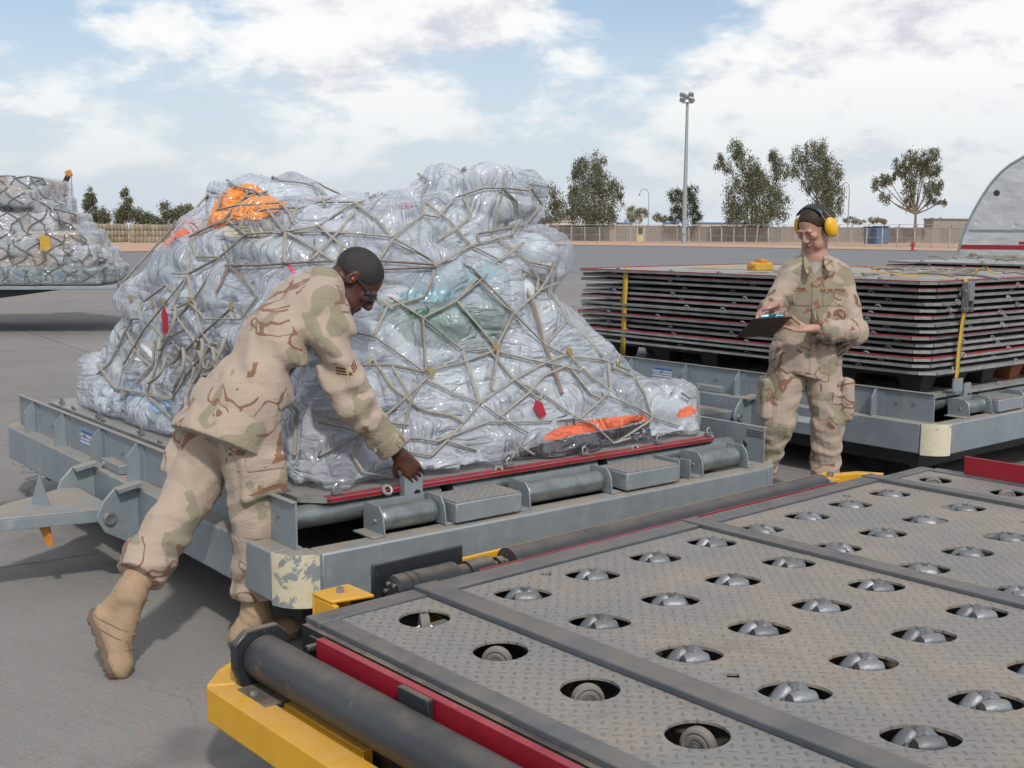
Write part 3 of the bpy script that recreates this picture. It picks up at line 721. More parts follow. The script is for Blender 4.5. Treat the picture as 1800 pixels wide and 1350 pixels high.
# guard rail: two mitred yellow box beams
g = MB()
prof = [(-.880, .150), (-.800, .205), (-.560, .330), (-.500, .270), (-.62, .190), (-.785, .095)]
MB().prism([(-.850, .345), (-.77, .430), (-.58, .545), (-.50, .500), (-.565, .440), (-.705, .355), (-.762, .30)], .235, .335).build('guard_elbow', M_YELLOW, loader, bevel=.006)
MB().prism([(-.852, .343), (-.764, .298), (-.764, -T1), (-.852, -T1)], .233, .333).build('guard_rail', M_YELLOW, loader, bevel=.006)
MB().box(-.745, -.715, -.26, .12, .215, .330).build('rail_bracket', M_YELLOW, loader, bevel=.003)
MB().box(-.735, -.70, -T1, -.262, .12, .26).build('lower_rail', M_YELLOW, loader, bevel=.003)
for y, z in ((.08, .25), (.02, .25)):
    MB().cyl((-.752, y, z), (-.742, y, z), .016, 8).build('bolt', M_BOLT, loader)
MB().box(-.700, -.64, -T1, .10, .10, .30).build('chassis_beam', M_BLACK, loader)
MB().prism([(.02, -.02), (-.075, -.02), (-.045, .055), (-.005, .055)], 0, .002, frame((-.737, -.40, .185), (0, 1, 0), (-1, 0, 0))).build('warning_sticker', M_WHITE, loader)
MB().prism([(.005, -.012), (-.060, -.012), (-.040, .045), (-.012, .045)], .0021, .003, frame((-.737, -.40, .185), (0, 1, 0), (-1, 0, 0))).build('warning_triangle', M_STRAP, loader)
MB().prism([(-.008, -.005), (-.046, -.005), (-.035, .012), (-.04, .03), (-.018, .03), (-.022, .01)], .0031, .004, frame((-.737, -.40, .185), (0, 1, 0), (-1, 0, 0))).build('warning_symbol', M_BLACK, loader)
# right side: red flap and roller stub
MB().box(2.60, 2.615, -T1, -.03, .51, .59).build('side_red_flap', M_MAROON, loader, bevel=.002)
b = MB(); b.cyl((2.70, .15, .45), (2.70, -T1, .45), .045, 18); b.cyl((2.70, .22, .45), (2.70, .15, .45), .02, 10); b.cyl((2.70, .20, .45), (2.70, .18, .45), .035, 8); b.build('side_roller', M_BLACK, loader)
# wheels carry the loader behind the camera side
for x in (-.25, 2.2):
    w = MB(); w.lathe([(0, -.11), (.14, -.11), (.17, -.12), (.185, -.08), (.185, .08), (.17, .12), (.14, .11), (0, .11)], 24, Matrix.Translation((x, -3.4, .185)) @ Matrix.Rotation(R(90), 4, 'Y')); w.build('wheel', M_RUBBER, loader)

# ---------------------------------------------------------------- cargo dollies
def gusset(b, M):
    b.prism([(0, .44), (.062, .44), (.062, .555), (.018, .607), (0, .607)], -.005, .005, M)
def make_dolly(label):
    d = empty('cargo_dolly', label=label, cat='cargo dolly', group='galvanised pallet dollies in a row')
    X0, X1, Y0, Y1, ZB, ZT = -.07, 2.63, -.10, 3.42, .255, .44
    w = .125
    # front and back beams, side beams
    MB().box(X0 + .13, X1 - .13, Y0, Y0 + .10, ZB, ZT).build('front_beam', M_GALV, d, bevel=.008)
    MB().box(X0 + .13, X1 - .13, Y1 - .10, Y1, ZB, ZT).build('rear_beam', M_GALV, d, bevel=.008)
    MB().box(X0, X0 + w, Y0 + .13, Y1 - .13, ZB, ZT).build('side_beam', M_GALV, d, bevel=.008)
    MB().box(X1 - w, X1, Y0 + .13, Y1 - .13, ZB, ZT).build('side_beam', M_GALV, d, bevel=.008)
    cr = []
    for k in range(7):
        a = math.pi + k * math.pi / 12
        cr.append((.135 + .135 * math.cos(a), .135 + .135 * math.sin(a)))
    cr_in = [(.13, .0), (.13, .10), (.10, .13), (0, .13)]
    for (ox, oy, fx, fy) in ((X0, Y0, 1, 1), (X1, Y0, -1, 1), (X1, Y1, -1, -1), (X0, Y1, 1, -1)):
        poly = [(ox + fx * x, oy + fy * y) for x, y in ([(0, .129)] + cr[1:-1] + [(.129, 0), (.129, .10), (.10, .129)])]
        if fx * fy < 0: poly.reverse()
        MB().prism(poly, ZB, ZT).build('corner_block', M_GALV, d, bevel=.003)
    for (ox, oy, fx, fy) in ((X0, Y0, 1, 1), (X1, Y1, -1, -1)):
        b = MB(); arc = [math.pi + .12 + k * (math.pi / 2 - .24) / 8 for k in range(9)]
        outl_ = [(.135 + .142 * math.cos(a), .135 + .142 * math.sin(a)) for a in arc]; inl_ = [(.135 + .1365 * math.cos(a), .135 + .1365 * math.sin(a)) for a in reversed(arc)]
        poly = [(ox + fx * x, oy + fy * y) for x, y in outl_ + inl_]
        b.prism(poly, ZB - .004, ZT + .002); b.build('corner_bumper', M_CREAM, d)
    # guide plates with a folded top lip, gussets and bolts
    for side, x, s in ((0, .015, -1), (1, X1 - .055, 1)):
        b = MB(); b.box(min(x, x + s * .007), max(x, x + s * .007), Y0 + .09, Y1 - .09, ZT, .610)
        b.box(min(x - s * .001, x + s * .022), max(x - s * .001, x + s * .022), Y0 + .09, Y1 - .09, .6105, .617)
        gp = b.build('guide_plate', M_GALV, d, bevel=.002)
        for y in (.38, 1.02, 1.46, 1.95, 2.5, 3.02):
            g = MB(); gusset(g, frame((x + s * .007, y, 0), (s, 0, 0), (0, 1, 0)) @ Matrix(((1,0,0,0),(0,0,1,0),(0,1,0,0),(0,0,0,1))) if False else Matrix(((s, 0, 0, x + s * .007), (0, 0, 1, y), (0, 1, 0, 0), (0, 0, 0, 1))))
            g.box(min(x + s * .007, x + s * .012), max(x + s * .007, x + s * .012), y - .055, y - .006, ZT, .60)
            g.build('gusset', M_GALV, d)
        for y in (.12, .24, .62, .82, 1.22, 1.68, 2.2, 2.72, 3.2):
            MB().lathe([(0, .010), (.009, .008), (.011, 0)], 6, Matrix.Translation((x + s * .007, y, .53 + random.uniform(-.02, .02))) @ Matrix.Rotation(s * R(90), 4, 'Y')).build('bolt', M_BOLT, gp)
    # long carrier rollers below the pallet
    for k, y in enumerate([.175, .45, .75, 1.05, 1.35, 1.65, 1.95, 2.25, 2.55, 2.85, 3.15]):
        for xa, xb in ((.05, .74), (.80, 1.60), (1.66, 2.53)):
            MB().cyl((xa, y, .507), (xb, y, .507), .044, 18).build('carrier_roller', M_ROLLER, d)
    # front strip: short rollers in brackets, tread plate steps, stop tab
    def fr_roller(xa, xb):
        y, z, r = .020, .492, .046
        b = MB(); b.lathe([(0, 0), (.030, 0), (.032, .006), (.040, .006), (.044, .012), (r, .018), (r, .034), (r - .002, .036), (r - .002, .042), (r, .044), (r, xb - xa - .044), (r - .002, xb - xa - .042), (r - .002, xb - xa - .036), (r, xb - xa - .034), (r, xb - xa - .018), (.040, xb - xa - .006), (0, xb - xa)], 24,
            Matrix.Translation((xa, y, z)) @ Matrix.Rotation(R(90), 4, 'Y'))
        rl = b.build('short_roller', M_ROLLER, d)
        for x, s in ((xa - .012, -1), (xb + .006, 1)):
            br = MB(); br.prism([(-.075, .441), (.075, .441), (.075, .545), (.05, .552), (-.035, .552), (-.062, .52)], 0, .006, Matrix(((0, 0, 1, x), (1, 0, 0, y), (0, 1, 0, 0), (0, 0, 0, 1))))
            x2 = x + (s * .05 if s < 0 else .006 + .05)
            br.box(min(x, x2), max(x + .006, x2), y - .070, y + .07, .441, .448)
            br.cyl((x - .006, y - .01, z), (x + .012, y - .01, z), .008, 6)
            br.build('roller_bracket', M_GALV, d, bevel=.002)
        MB().box(xa, xb, y + .062, y + .068, .441, .548).build('bracket_back', M_GALV, d)
    fr_roller(.36, .62); fr_roller(1.06, 1.50); fr_roller(2.10, 2.40)
    def step(xa, xb):
        s = MB().box(xa, xb, -.075, .115, .449, .527).build('step_box', M_GALV, d, bevel=.006)
        MB().box(xa + .003, xb - .003, -.072, .112, .5275, .531).build('tread_plate', M_TREAD2, s)
    step(.66, .985); step(1.575, 1.90)
    b = MB(); b.box(1.915, 1.923, -.06, .10, .441, .545); b.box(2.00, 2.006, -.05, .06, .441, .53); b.build('latch_plates', M_GALV, d, bevel=.002)
    tab = MB(); hole = ell_hole(.060, .048, .016, .016, 0, 16)
    plate_with_holes(0, 0, 0, 0, -.003, .003, [hole], M_GALV, 'stop_tab', d, extra=[(.0, 0), (.085, 0), (.085, .122), (.078, .13), (.007, .13), (0, .122)])
    st = d.children[-1]; st.matrix_local = Matrix(((1, 0, 0, .535), (0, 0, -1, .098), (0, 1, 0, .498), (0, 0, 0, 1)))
    MB().box(.535, .541, .102, .13, .498, .62).build('tab_arm', M_GALV, d)
    # floor pan, axles, wheels
    MB().box(X0 + .15, X1 - .15, Y0 + .12, Y1 - .12, .30, .33).build('floor_pan', M_DARK, d)
    for y in (.12, 1.2, 2.1, 3.12): MB().box(X0 + .16, X1 - .16, y, y + .06, .13, .298).build('shade_cross_member', M_DARK, d)  # underframe beams added to block light and deepen the shade below
    for x in (.12, 2.38): MB().box(x, x + .07, .19, 3.11, .14, .297).build('shade_chassis_rail', M_DARK, d)  # lengthwise beams, likewise added to keep light from under the dolly
    for x in (.35, 2.2):
        for y in (.55, 2.8):
            w = MB(); w.lathe([(0, -.06), (.12, -.06), (.15, -.07), (.17, -.05), (.17, .05), (.15, .07), (.12, .06), (0, .06)], 24, Matrix.Translation((x, y, .17)) @ Matrix.Rotation(R(90), 4, 'Y')); w.build('wheel', M_RUBBER, d)
            MB().cyl((x, y, .17), (1.28, y, .17), .03, 10).build('axle', M_DARK, d)
    # tow bar hinge lugs on the left beam
    for y in (1.30, 1.86):
        b = MB(); b.prism([(0, .20), (-.05, .205), (-.15, .265), (-.185, .33), (-.155, .40), (-.10, .455), (0, .475)], y - .008, y + .008, Matrix(((1, 0, 0, X0), (0, 0, 1, 0), (0, 1, 0, 0), (0, 0, 0, 1))))
        b.box(X0 - .11, X0 - .01, y + .008, y + .05, .36, .366) if False else None
        lug = b.build('hinge_lug', M_GALV, d, bevel=.003)
        b = MB(); b.prism([(-.105, .455), (0, .475), (0, .46), (-.1, .44)], y - .06, y - .0081, Matrix(((1, 0, 0, X0), (0, 0, 1, 0), (0, 1, 0, 0), (0, 0, 0, 1)))); b.build('lug_flange', M_GALV, lug)
        b = MB(); b.lathe([(0.011, -.012), (.011, .012), (.024, .014), (.028, .006), (.030, -.004), (.030, -.02), (0.011, -.02)], 20, Matrix.Translation((X0 - .13, y - .012, .325)) @ Matrix.Rotation(R(90), 4, 'X')); b.build('hinge_pin', M_BOLT, lug)
    tb = MB(); tb.prism([(X0 - .09, 1.32), (X0 - .09, 1.84), (X0 - .16, 1.86), (X0 - .52, 1.64), (X0 - 1.6, 1.55), (X0 - 1.6, 1.45), (X0 - .52, 1.42)], .352, .360)
    tb.prism([(X0 - .09, 1.318), (X0 - .09, 1.326), (X0 - .52, 1.428), (X0 - 1.6, 1.458), (X0 - 1.6, 1.45), (X0 - .52, 1.42)], .305, .352)
    tb.prism([(X0 - .16, 1.86), (X0 - .52, 1.64), (X0 - 1.6, 1.55), (X0 - 1.6, 1.542), (X0 - .52, 1.632), (X0 - .16, 1.85)], .305, .352)
    tow = tb.build('tow_bar', M_GALV, d, bevel=.002)
    MB().cyl((X0 - .13, 1.28, .325), (X0 - .13, 1.88, .325), .020, 12).build('hinge_rod', M_BOLT, tow)
    f = MB(); f.prism([(-.05, 0), (.05, 0), (.0, .14)], -.004, .004, Matrix(((.5, 0, .85, X0 - .33), (-.85, 0, .5, 1.58), (0, 1, 0, .36), (0, 0, 0, 1)))); f.build('stop_fin', M_GALV, tow)
    f = MB(); f.prism([(-.03, 0), (.03, 0), (.05, -.09), (.02, -.10)], -.004, .004, Matrix(((.5, 0, .85, X0 - .36), (-.85, 0, .5, 1.45), (0, 1, 0, .305), (0, 0, 0, 1)))); f.build('red_tail', M_ORANGE, tow)
    b = MB(); b.box(X0 + .03, X0 + .085, 1.60, 1.84, ZT + .002, ZT + .045); b.cyl((X0 + .02, 1.80, ZT + .024), (X0 + .09, 1.80, ZT + .024), .012, 10); b.build('latch_block', M_GALV, d, bevel=.004)
    return d
DY = R(38.7)
A1 = Vector((-0.773, 3.943, 0))
e1 = Vector((math.cos(DY), math.sin(DY), 0)); e2 = Vector((-math.sin(DY), math.cos(DY), 0))
dolly1 = make_dolly('grey steel pallet dolly under the large plastic wrapped load')
dolly1.location = A1; dolly1.rotation_euler = (0, 0, DY)
dolly2 = copy_tree(dolly1); dolly2['label'] = 'grey steel pallet dolly under the strapped stack of pallets behind the woman'
DY2 = R(39.6); A2 = Vector((2.515, 6.775, 0))
dolly2.location = A2; dolly2.rotation_euler = (0, 0, DY2)
for c in list(dolly2.children):
    if c.name.startswith('corner_bumper'):
        c.data = c.data.copy(); c.data.materials.clear(); c.data.materials.append(M_CREAM2)
A3 = A2 + Vector((3.42, 2.86, 0))
dolly3 = copy_tree(dolly1); dolly3['label'] = 'grey steel pallet dolly under the farthest pallet stack'
dolly3.location = A3; dolly3.rotation_euler = (0, 0, DY2)

def text_mesh(txt, size, mat, name, parent, M, extrude=0.0006, spacing=1.0, bold=0.0):
    cu = bpy.data.curves.new(name, 'FONT'); cu.body = txt; cu.size = size; cu.extrude = extrude; cu.align_x = 'CENTER'; cu.align_y = 'CENTER'
    cu.space_character = spacing; cu.offset = bold; cu.resolution_u = 2
    t = bpy.data.objects.new(name, cu); col.objects.link(t)
    bpy.context.view_layer.update()
    me = bpy.data.meshes.new_from_object(t.evaluated_get(bpy.context.evaluated_depsgraph_get()))
    bpy.data.objects.remove(t); bpy.data.curves.remove(cu)
    me.materials.clear(); me.materials.append(mat)
    o = bpy.data.objects.new(name, me); col.objects.link(o); o.parent = parent; o.matrix_local = M
    return o
# stickers
def side_frame(y, z, x):       # on a face that looks towards -x: text runs towards -y
    return Matrix(((0, 0, -1, x), (-1, 0, 0, y), (0, 1, 0, z), (0, 0, 0, 1)))
for d_, y in ((dolly1, 2.18), (dolly2, 2.20)):
    s_ = MB().box(.0070, .0078, y - .11, y + .11, .485, .57).build('label_plate', M_LBL if 'M_LBL' in globals() else (M_LBL := weathered('blue_grey_label', (0.15, 0.22, 0.36), (0.20, 0.27, 0.40), rough=0.5)), d_)
    for k in range(4):
        MB().box(.0064, .0069, y - .10, y + .10 - .02 * (k % 2), .495 + k * .018, .503 + k * .018).build('print_line', M_WHITE if k < 3 else M_BLUEPRINT, s_)
stk = MB().box(-.0712, -.0703, .58, .95, .335, .375).build('maker_sticker', M_WHITE, dolly2)
text_mesh('IMO!', .05, M_BLUEPRINT, 'sticker_text', stk, side_frame(.70, .357, -.0716))
pl = MB(); pl.add([(-.073, .56, .38), (-.073, .62, .375), (-.085, .555, .30), (-.082, .61, .31), (-.10, .575, .24)], [(0, 1, 3, 2), (2, 3, 4)]); pl.build('peeled_sticker', M_WHITE, dolly2)
tri = MB().prism([(.0, .025), (.0, -.025), (.028, 0)], 0, .001, Matrix(((0, 0, -1, 2.574), (-1, 0, 0, .12), (0, 1, 0, .515), (0, 0, 0, 1)))); tri.build('arrow_mark', M_BLACK, dolly1)
for k in range(3): MB().box(2.571, 2.574, .0, .10, .565 + k * .013, .568 + k * .013).build('scribed_line', M_DARK, dolly1)

# ---------------------------------------------------------------- empty pallets in stacks
PW, PL = 2.285, 3.14
def pallet_outline(c=.075): return [(c, 0), (PW - c, 0), (PW, c), (PW, PL - c), (PW - c, PL), (c, PL), (0, PL - c), (0, c)]
def pallet_meshes():
    b = MB(); b.prism(pallet_outline(.085), .006, .0192); core = b.mesh('pallet_sheet', M_ALU, 20)
    return core
sheet_me = pallet_meshes()
def rim_mesh(m, z0=.002, z1=.019, w=.012):
    b = MB()
    o = pallet_outline(); c = Vector((PW / 2, PL / 2))
    n = len(o)
    for i in range(n):
        a, q = Vector(o[i]), Vector(o[(i + 1) % n])
        def off(p, k): d = (p - c); return (c.x + d.x * (1 + k / abs(d.x) if False else 1) , 0)
        t = (q - a).normalized(); nn = Vector((t.y, -t.x))
        P0, P1 = a + nn * w, q + nn * w; Q0, Q1 = a - nn * .055, q - nn * .055
        b.prism([tuple(P0), tuple(P1), tuple(Q1), tuple(Q0)], z0, z1 + (.0006 if i % 2 else 0))
    return b.mesh('edge_rail', m, 20)
rim_grey = rim_mesh(M_EDGE); rim_red = rim_mesh(M_MAROON, .0195, .0245, .010)
rb = MB()
for i in range(14):
    w = 2 * math.pi * i / 14
    rb.tube([(.018 * math.cos(w), .018 * math.sin(w), .012), (.018 * math.cos(w + .45), .018 * math.sin(w + .45), .012)], .006, 5, caps=False)
ring_me = rb.mesh('tie_ring', M_EDGE)
def make_pallet(label, red, group, loc, rz, tilt=(0, 0)):
    p = empty('cargo_pallet', loc, rz, label, 'pallet', group); p.rotation_euler = (tilt[0], tilt[1], rz)
    inst('pallet_sheet', sheet_me, p); inst('edge_rail', rim_grey, p)
    if red: inst('red_edge_strip', rim_red, p)
    for y in (.35, .9, 1.5, 2.1, 2.7):
        inst('tie_ring', ring_me, p, (-.001 + random.uniform(-.01, .02), y + random.uniform(-.15, .15), .014), (0, R(60), 0))
    for x in (.35, .95, 1.6):
        inst('tie_ring', ring_me, p, (x + random.uniform(-.15, .15), -.001 + random.uniform(-.01, .02), .014), (R(60), 0, 0))
    return p
def place(A, rz, x, y, z): 
    return A + Vector((x * math.cos(rz) - y * math.sin(rz), x * math.sin(rz) + y * math.cos(rz), z))
ordw = ['bottom', 'second', 'third', 'fourth', 'fifth', 'sixth', 'seventh', 'eighth', 'ninth', 'tenth', 'eleventh', 'twelfth', 'thirteenth', 'top']
reds = {2: 1, 4: 0, 5: 1, 8: 1, 12: 1, 13: 1}
NST = 14; PITCHZ = 0.0425; Z0 = .70
for k in range(NST):
    z = Z0 + k * PITCHZ + random.uniform(-.002, .002)
    lb = ('bottom' if k == 0 else 'top' if k == NST - 1 else ordw[k] + ' from bottom')
    make_pallet('flat %s edged metal pallet, %s of the stack behind the woman' % ('red' if reds.get(k) else 'grey', lb), reds.get(k), 'empty pallets stacked on the middle dolly',
                place(A2, DY2, .14 + random.uniform(-.035, .03), .13 + random.uniform(-.035, .03), z), DY2 + random.uniform(-.008, .008), (random.uniform(-.0022, .0022), random.uniform(-.003, .003)))
for k in range(9):
    z = Z0 + .215 + k * PITCHZ
    if k < 6 and k > 0: 
        pass
    lb = ('bottom' if k == 0 else 'top' if k == 8 else ordw[k] + ' from bottom')
    make_pallet('flat grey metal pallet, %s of the farthest pallet stack' % lb, k in (3, 7), 'empty pallets stacked on the far dolly',
                place(A3, DY2, .14 + random.uniform(-.02, .02), .13 + random.uniform(-.02, .02), z), DY2 + random.uniform(-.004, .004))
# support skids below the stacks
M_SKID = weathered('black_plastic_skid', (0.02, 0.02, 0.022), rough=0.6, dust=0.3)
M_SKIDR = weathered('rust_red_skid', (0.24, 0.07, 0.03), rough=0.7, dust=0.3)
def skid(A, x, y, w, l, zt, label, m=M_SKID):
    e = empty('pallet_skid', place(A, DY2, x, y, .553), DY2, label, 'skid', 'skids under the pallet stacks')
    MB().box(0, w, 0, l, zt - .553 - .03, zt - .553 - .003).build('skid_deck', m, e)
    for i in (0, .5, 1):
        for j in (0, .5, 1):
            b = MB(); h = zt - .553 - .031
            s0, s1 = .055, .085; cx, cy = .10 + i * (w - .2), .10 + j * (l - .2)
            b.add([(cx + sx_ * s0, cy + sy_ * s0, 0) for sx_, sy_ in ((-1,-1),(1,-1),(1,1),(-1,1))] + [(cx + sx_ * s1, cy + sy_ * s1, h) for sx_, sy_ in ((-1,-1),(1,-1),(1,1),(-1,1))],
                  [(3,2,1,0),(4,5,6,7),(0,1,5,4),(1,2,6,5),(2,3,7,6),(3,0,4,7)])
            b.build('foot', m, e)
skid(A2, .22, .20, .95, 1.15, Z0 - .004, 'black plastic skid under the near left corner of the pallet stack')
skid(A2, 1.35, .20, .95, 1.15, Z0 - .004, 'rust red skid under the right end of the pallet stack', M_SKIDR)
skid(A2, .22, 1.85, .95, 1.15, Z0 - .004, 'black plastic skid under the far left end of the pallet stack')
skid(A3, .22, .20, 1.8, 2.7, Z0 + .211, 'black skid under the farthest pallet stack')
b = MB(); b.prism([(0, 0), (PW, 0), (PW, PL), (0, PL)], .552, .556, Matrix.Translation((.14, .13, 0))); 
# a bare pallet lies on the rollers under the skids
make_pallet('bare metal pallet lying on the dolly rollers under the skids', False, 'empty pallets stacked on the middle dolly', place(A2, DY2, .14, .13, .5525), DY2)

# ratchet straps round the middle stack
ZTOP = Z0 + (NST - 1) * PITCHZ + .030
def strap(name, label, pts, w, m, flat_dir, hook=None):
    e = empty(name, pts[0], label=label, cat='strap')
    V = []; F = []
    o = Vector(pts[0])
    for i, p in enumerate(pts):
        p = Vector(p) - o; s = Vector(flat_dir[i] if isinstance(flat_dir, list) else flat_dir).normalized() * w / 2
        V += [p - s, p + s]
    n = len(pts)
    nrm = []
    F = [(2*i, 2*i+1, 2*i+3, 2*i+2) for i in range(n - 1)]
    ob = MB().add(V, F).build('webbing', m, e, smooth=60)
    sm = ob.modifiers.new('thick', 'SOLIDIFY'); sm.thickness = .003; sm.offset = 0
    return e
LP = lambda x, y, z: place(A2, DY2, x, y, z)
ex2 = Vector((math.cos(DY2), math.sin(DY2), 0)); ey2 = Vector((-math.sin(DY2), math.cos(DY2), 0))
ys = 2.70
strap('ratchet_strap', 'yellow strap hanging straight down the left side of the pallet stack', [LP(.112, ys + .02, .60), LP(.112, ys + .015, .75), LP(.110, ys + .01, 1.0), LP(.112, ys, ZTOP - .02), LP(.13, ys, ZTOP + .004), LP(.7, ys - .2, ZTOP + .008), LP(1.5, ys - .5, ZTOP + .012), LP(2.41, ys - .9, ZTOP + .006)], .05, M_STRAP, ey2)
xs = .50
e = strap('ratchet_strap', 'dirty yellow strap with ratchet on the near face of the pallet stack', [LP(xs - .10, .085, .585), LP(xs - .07, .09, .70), LP(xs - .05, .098, .85), LP(xs - .03, .098, 1.0), LP(xs - .02, .095, 1.1), LP(xs, .098, ZTOP - .04), LP(xs, .11, ZTOP + .004), LP(xs + .02, .4, ZTOP + .02), LP(xs + .05, 1.2, ZTOP + .008), LP(xs, 2.4, ZTOP + .006)], .042, M_STRAP, ex2)
b = MB(); Mx = frame(LP(xs - .03, .080, ZTOP - .11) - e.location, ex2, (0, 0, 1))
b.box(-.035, -.029, -.03, .012, -.09, .10, Mx); b.box(.029, .035, -.03, .012, -.09, .10, Mx); b.cyl(Mx @ Vector((-.045, -.01, .04)), Mx @ Vector((.045, -.01, .04)), .014, 10); b.cyl(Mx @ Vector((-.045, -.01, -.07)), Mx @ Vector((.045, -.01, -.07)), .009, 8)
b.box(-.03, .03, -.036, -.031, -.02, .10, Mx)
b.build('ratchet', M_BOLT, e, bevel=.002)
b = MB(); b.box(-.05, .06, -.01, .0, -.02, .06, frame(LP(xs - .10, .075, .61) - e.location, ex2, (0, 0, 1))); b.build('hook_plate', M_GALV, e)
strap('ratchet_strap', 'dark webbing strap on the stack edge right beside the woman', [LP(.105, 1.02, .62), LP(.108, 1.02, .8), LP(.110, 1.0, 1.0), LP(.110, 1.0, ZTOP - .03), LP(.13, 1.0, ZTOP + .004), LP(.9, .95, ZTOP + .01)], .045, M_STRAPD, ey2)
# loose webbing and a yellow ratchet on top of the stack
def loose(label, pts, m, w=.045):
    strap('loose_webbing', label, [LP(*p) for p in pts], w, m, (0.6, 0.8, 0))
loose('loose yellow webbing looped on top of the stack right of the ratchet', [(.75, .20, ZTOP + .008), (.85, .22, ZTOP + .055), (1.0, .25, ZTOP + .07), (1.12, .28, ZTOP + .03), (1.25, .3, ZTOP + .01), (1.5, .35, ZTOP + .012), (1.8, .3, ZTOP + .010)], M_STRAP, .06)
loose('loose brown yellow webbing hump on top of the stack left of the ratchet', [(.10, .9, ZTOP + .008), (.18, .72, ZTOP + .04), (.22, .6, ZTOP + .05), (.27, .5, ZTOP + .03), (.35, .35, ZTOP + .008)], M_STRAP, .06)
e = empty('strap_ratchet', LP(.55, 1.75, ZTOP), DY2, 'yellow ratchet buckle lying on the pallet stack left of the woman', 'ratchet')
b = MB(); b.box(-.10, .10, -.045, .045, .005, .06); b.build('buckle', M_STRAP, e, bevel=.008)
b = MB(); b.cyl((-.12, 0, .05), (.12, 0, .05), .02, 10); b.box(-.03, .05, -.03, .03, .061, .09); b.build('spindle', M_ORANGE, e, bevel=.003)
e = empty('folded_net', LP(.9, .9, ZTOP), DY2, 'flat heap of grey rope netting on top of the pallet stack', 'cargo net')
b = MB(); M_ROPEG = weathered('grey_rope', (0.26, 0.25, 0.22), (0.18, 0.175, 0.155), scale=30, rough=0.9, bump=0.4, bscale=200)
for k in range(16):
    x, y = random.uniform(-.65, 1.2), random.uniform(-.65, .3); a = random.uniform(0, 6.28); pts = []
    for q in range(6):
        pts.append((x, y, .010 + random.uniform(0, .02))); a += random.uniform(-.7, .7); x += .10 * math.cos(a); y += .09 * math.sin(a)
    b.tube(pts, .009, 5)
b.build('rope_pile', M_ROPEG, e); e.children[0]['kind'] = 'stuff'
e = empty('folded_net', place(A3, DY2, 1.0, 1.3, Z0 + .215 + 8 * PITCHZ + .03), DY2, 'flat heap of dark rope netting on the farthest pallet stack', 'cargo net')
b = MB()
for k in range(40):
    x, y = random.uniform(-.9, 1.1), random.uniform(-1.1, 1.6); a = random.uniform(0, 6.28); pts = []
    for q in range(6):
        pts.append((x, y, .010 + random.uniform(0, .04))); a += random.uniform(-.7, .7); x += .10 * math.cos(a); y += .09 * math.sin(a)
    b.tube(pts, .009, 5)
b.build('rope_pile', M_ROPEG, e); e.children[0]['kind'] = 'stuff'

# ---------------------------------------------------------------- dented aluminium container at the right
M_CONT, nt, out = new_mat('dented_aluminium')
co = node(nt, 'ShaderNodeTexCoord').outputs['Object']
n1 = noise(nt, mapping(nt, co, scale=(1, 1, 1.6)), 1.6, 3.0, 0.5); n2 = noise(nt, co, 6.0, 6.0, 0.6)
vor = node(nt, 'ShaderNodeTexVoronoi', {'Vector': co, 'Scale': 5.0}).outputs[0]
dent = ramp(nt, vor, 0.0, 0.22)
h = math_(nt, 'ADD', math_(nt, 'MULTIPLY', n1, 1.6), math_(nt, 'ADD', math_(nt, 'MULTIPLY', dent, .25), math_(nt, 'MULTIPLY', n2, 0.25)))
bp = node(nt, 'ShaderNodeBump', {'Strength': 0.45, 'Distance': 0.05, 'Height': h}).outputs[0]
principled(nt, out, Base_Color=mixc(nt, n2, (0.40, 0.42, 0.43), (0.52, 0.54, 0.56)), Metallic=0.55, Roughness=math_(nt, 'MULTIPLY_ADD', n2, .25, .38), Normal=bp)
Yc = 15.0
pxs = [(1684, 512), (1684, 445), (1690, 422), (1699, 396), (1711, 372), (1726, 346), (1742, 322), (1758, 304), (1776, 289), (1800, 275), (1830, 264), (1870, 258), (2080, 256), (2110, 262), (2118, 280), (2118, 512)]
CY = R(-22)
org = at_y(1684, 445, Yc); org.z = 0
cu_ = Vector((math.cos(CY), math.sin(CY), 0)); cn_ = Vector((-math.sin(CY), math.cos(CY), 0))
poly = []
for x, y in pxs:
    d_ = ray_dir(x, y); q = CAMP + d_ * ((org - CAMP).dot(cn_) / d_.dot(cn_))
    poly.append(((q - org).dot(cu_), q.z))
zb = .62
poly[0] = (poly[0][0], zb); poly[-1] = (poly[-1][0], zb)
cont = empty('air_container', org, CY, label='dented silver metal container with curved shoulder and red stripe at right', cat='container')
XZ = Matrix(((1, 0, 0, 0), (0, 0, -1, 0), (0, 1, 0, 0), (0, 0, 0, 1)))
MB().prism(poly, -2.2, -.01, XZ).build('shell', M_CONT, cont, bevel=.02, smooth=50)
MB().prism([(x, z) for x, z in poly], -.01, .0, XZ).build('front_panel', M_CONT, cont, smooth=0)
rimp = [Vector((x, -.004, z)) for x, z in poly[1:13]]
MB().tube(rimp, .016, 8).build('rim_tube', M_GALV, cont)
z0s = at_y(1690, 430, Yc).z
MB().box(.0, 3.0, -.006, -.001, z0s - .055, z0s).build('red_stripe', M_MAROON, cont)
MB().box(.72, 3.0, -.006, -.001, z0s + .012, z0s + .045).build('red_stripe', M_MAROON, cont)
for z in (z0s + .17, z0s + .185, z0s - .16): MB().box(.12, 3.0, -.010, -.001, z, z + .012).build('panel_seam', M_GALV, cont)
MB().box(.17, .205, -.03, -.002, zb, z0s - .13).build('red_post', weathered('faded_red', (0.36, 0.13, 0.11), rough=.6), cont)
MB().box(.155, .22, -.035, -.002, z0s - .128, z0s - .10).build('post_cap', M_BROWN, cont)
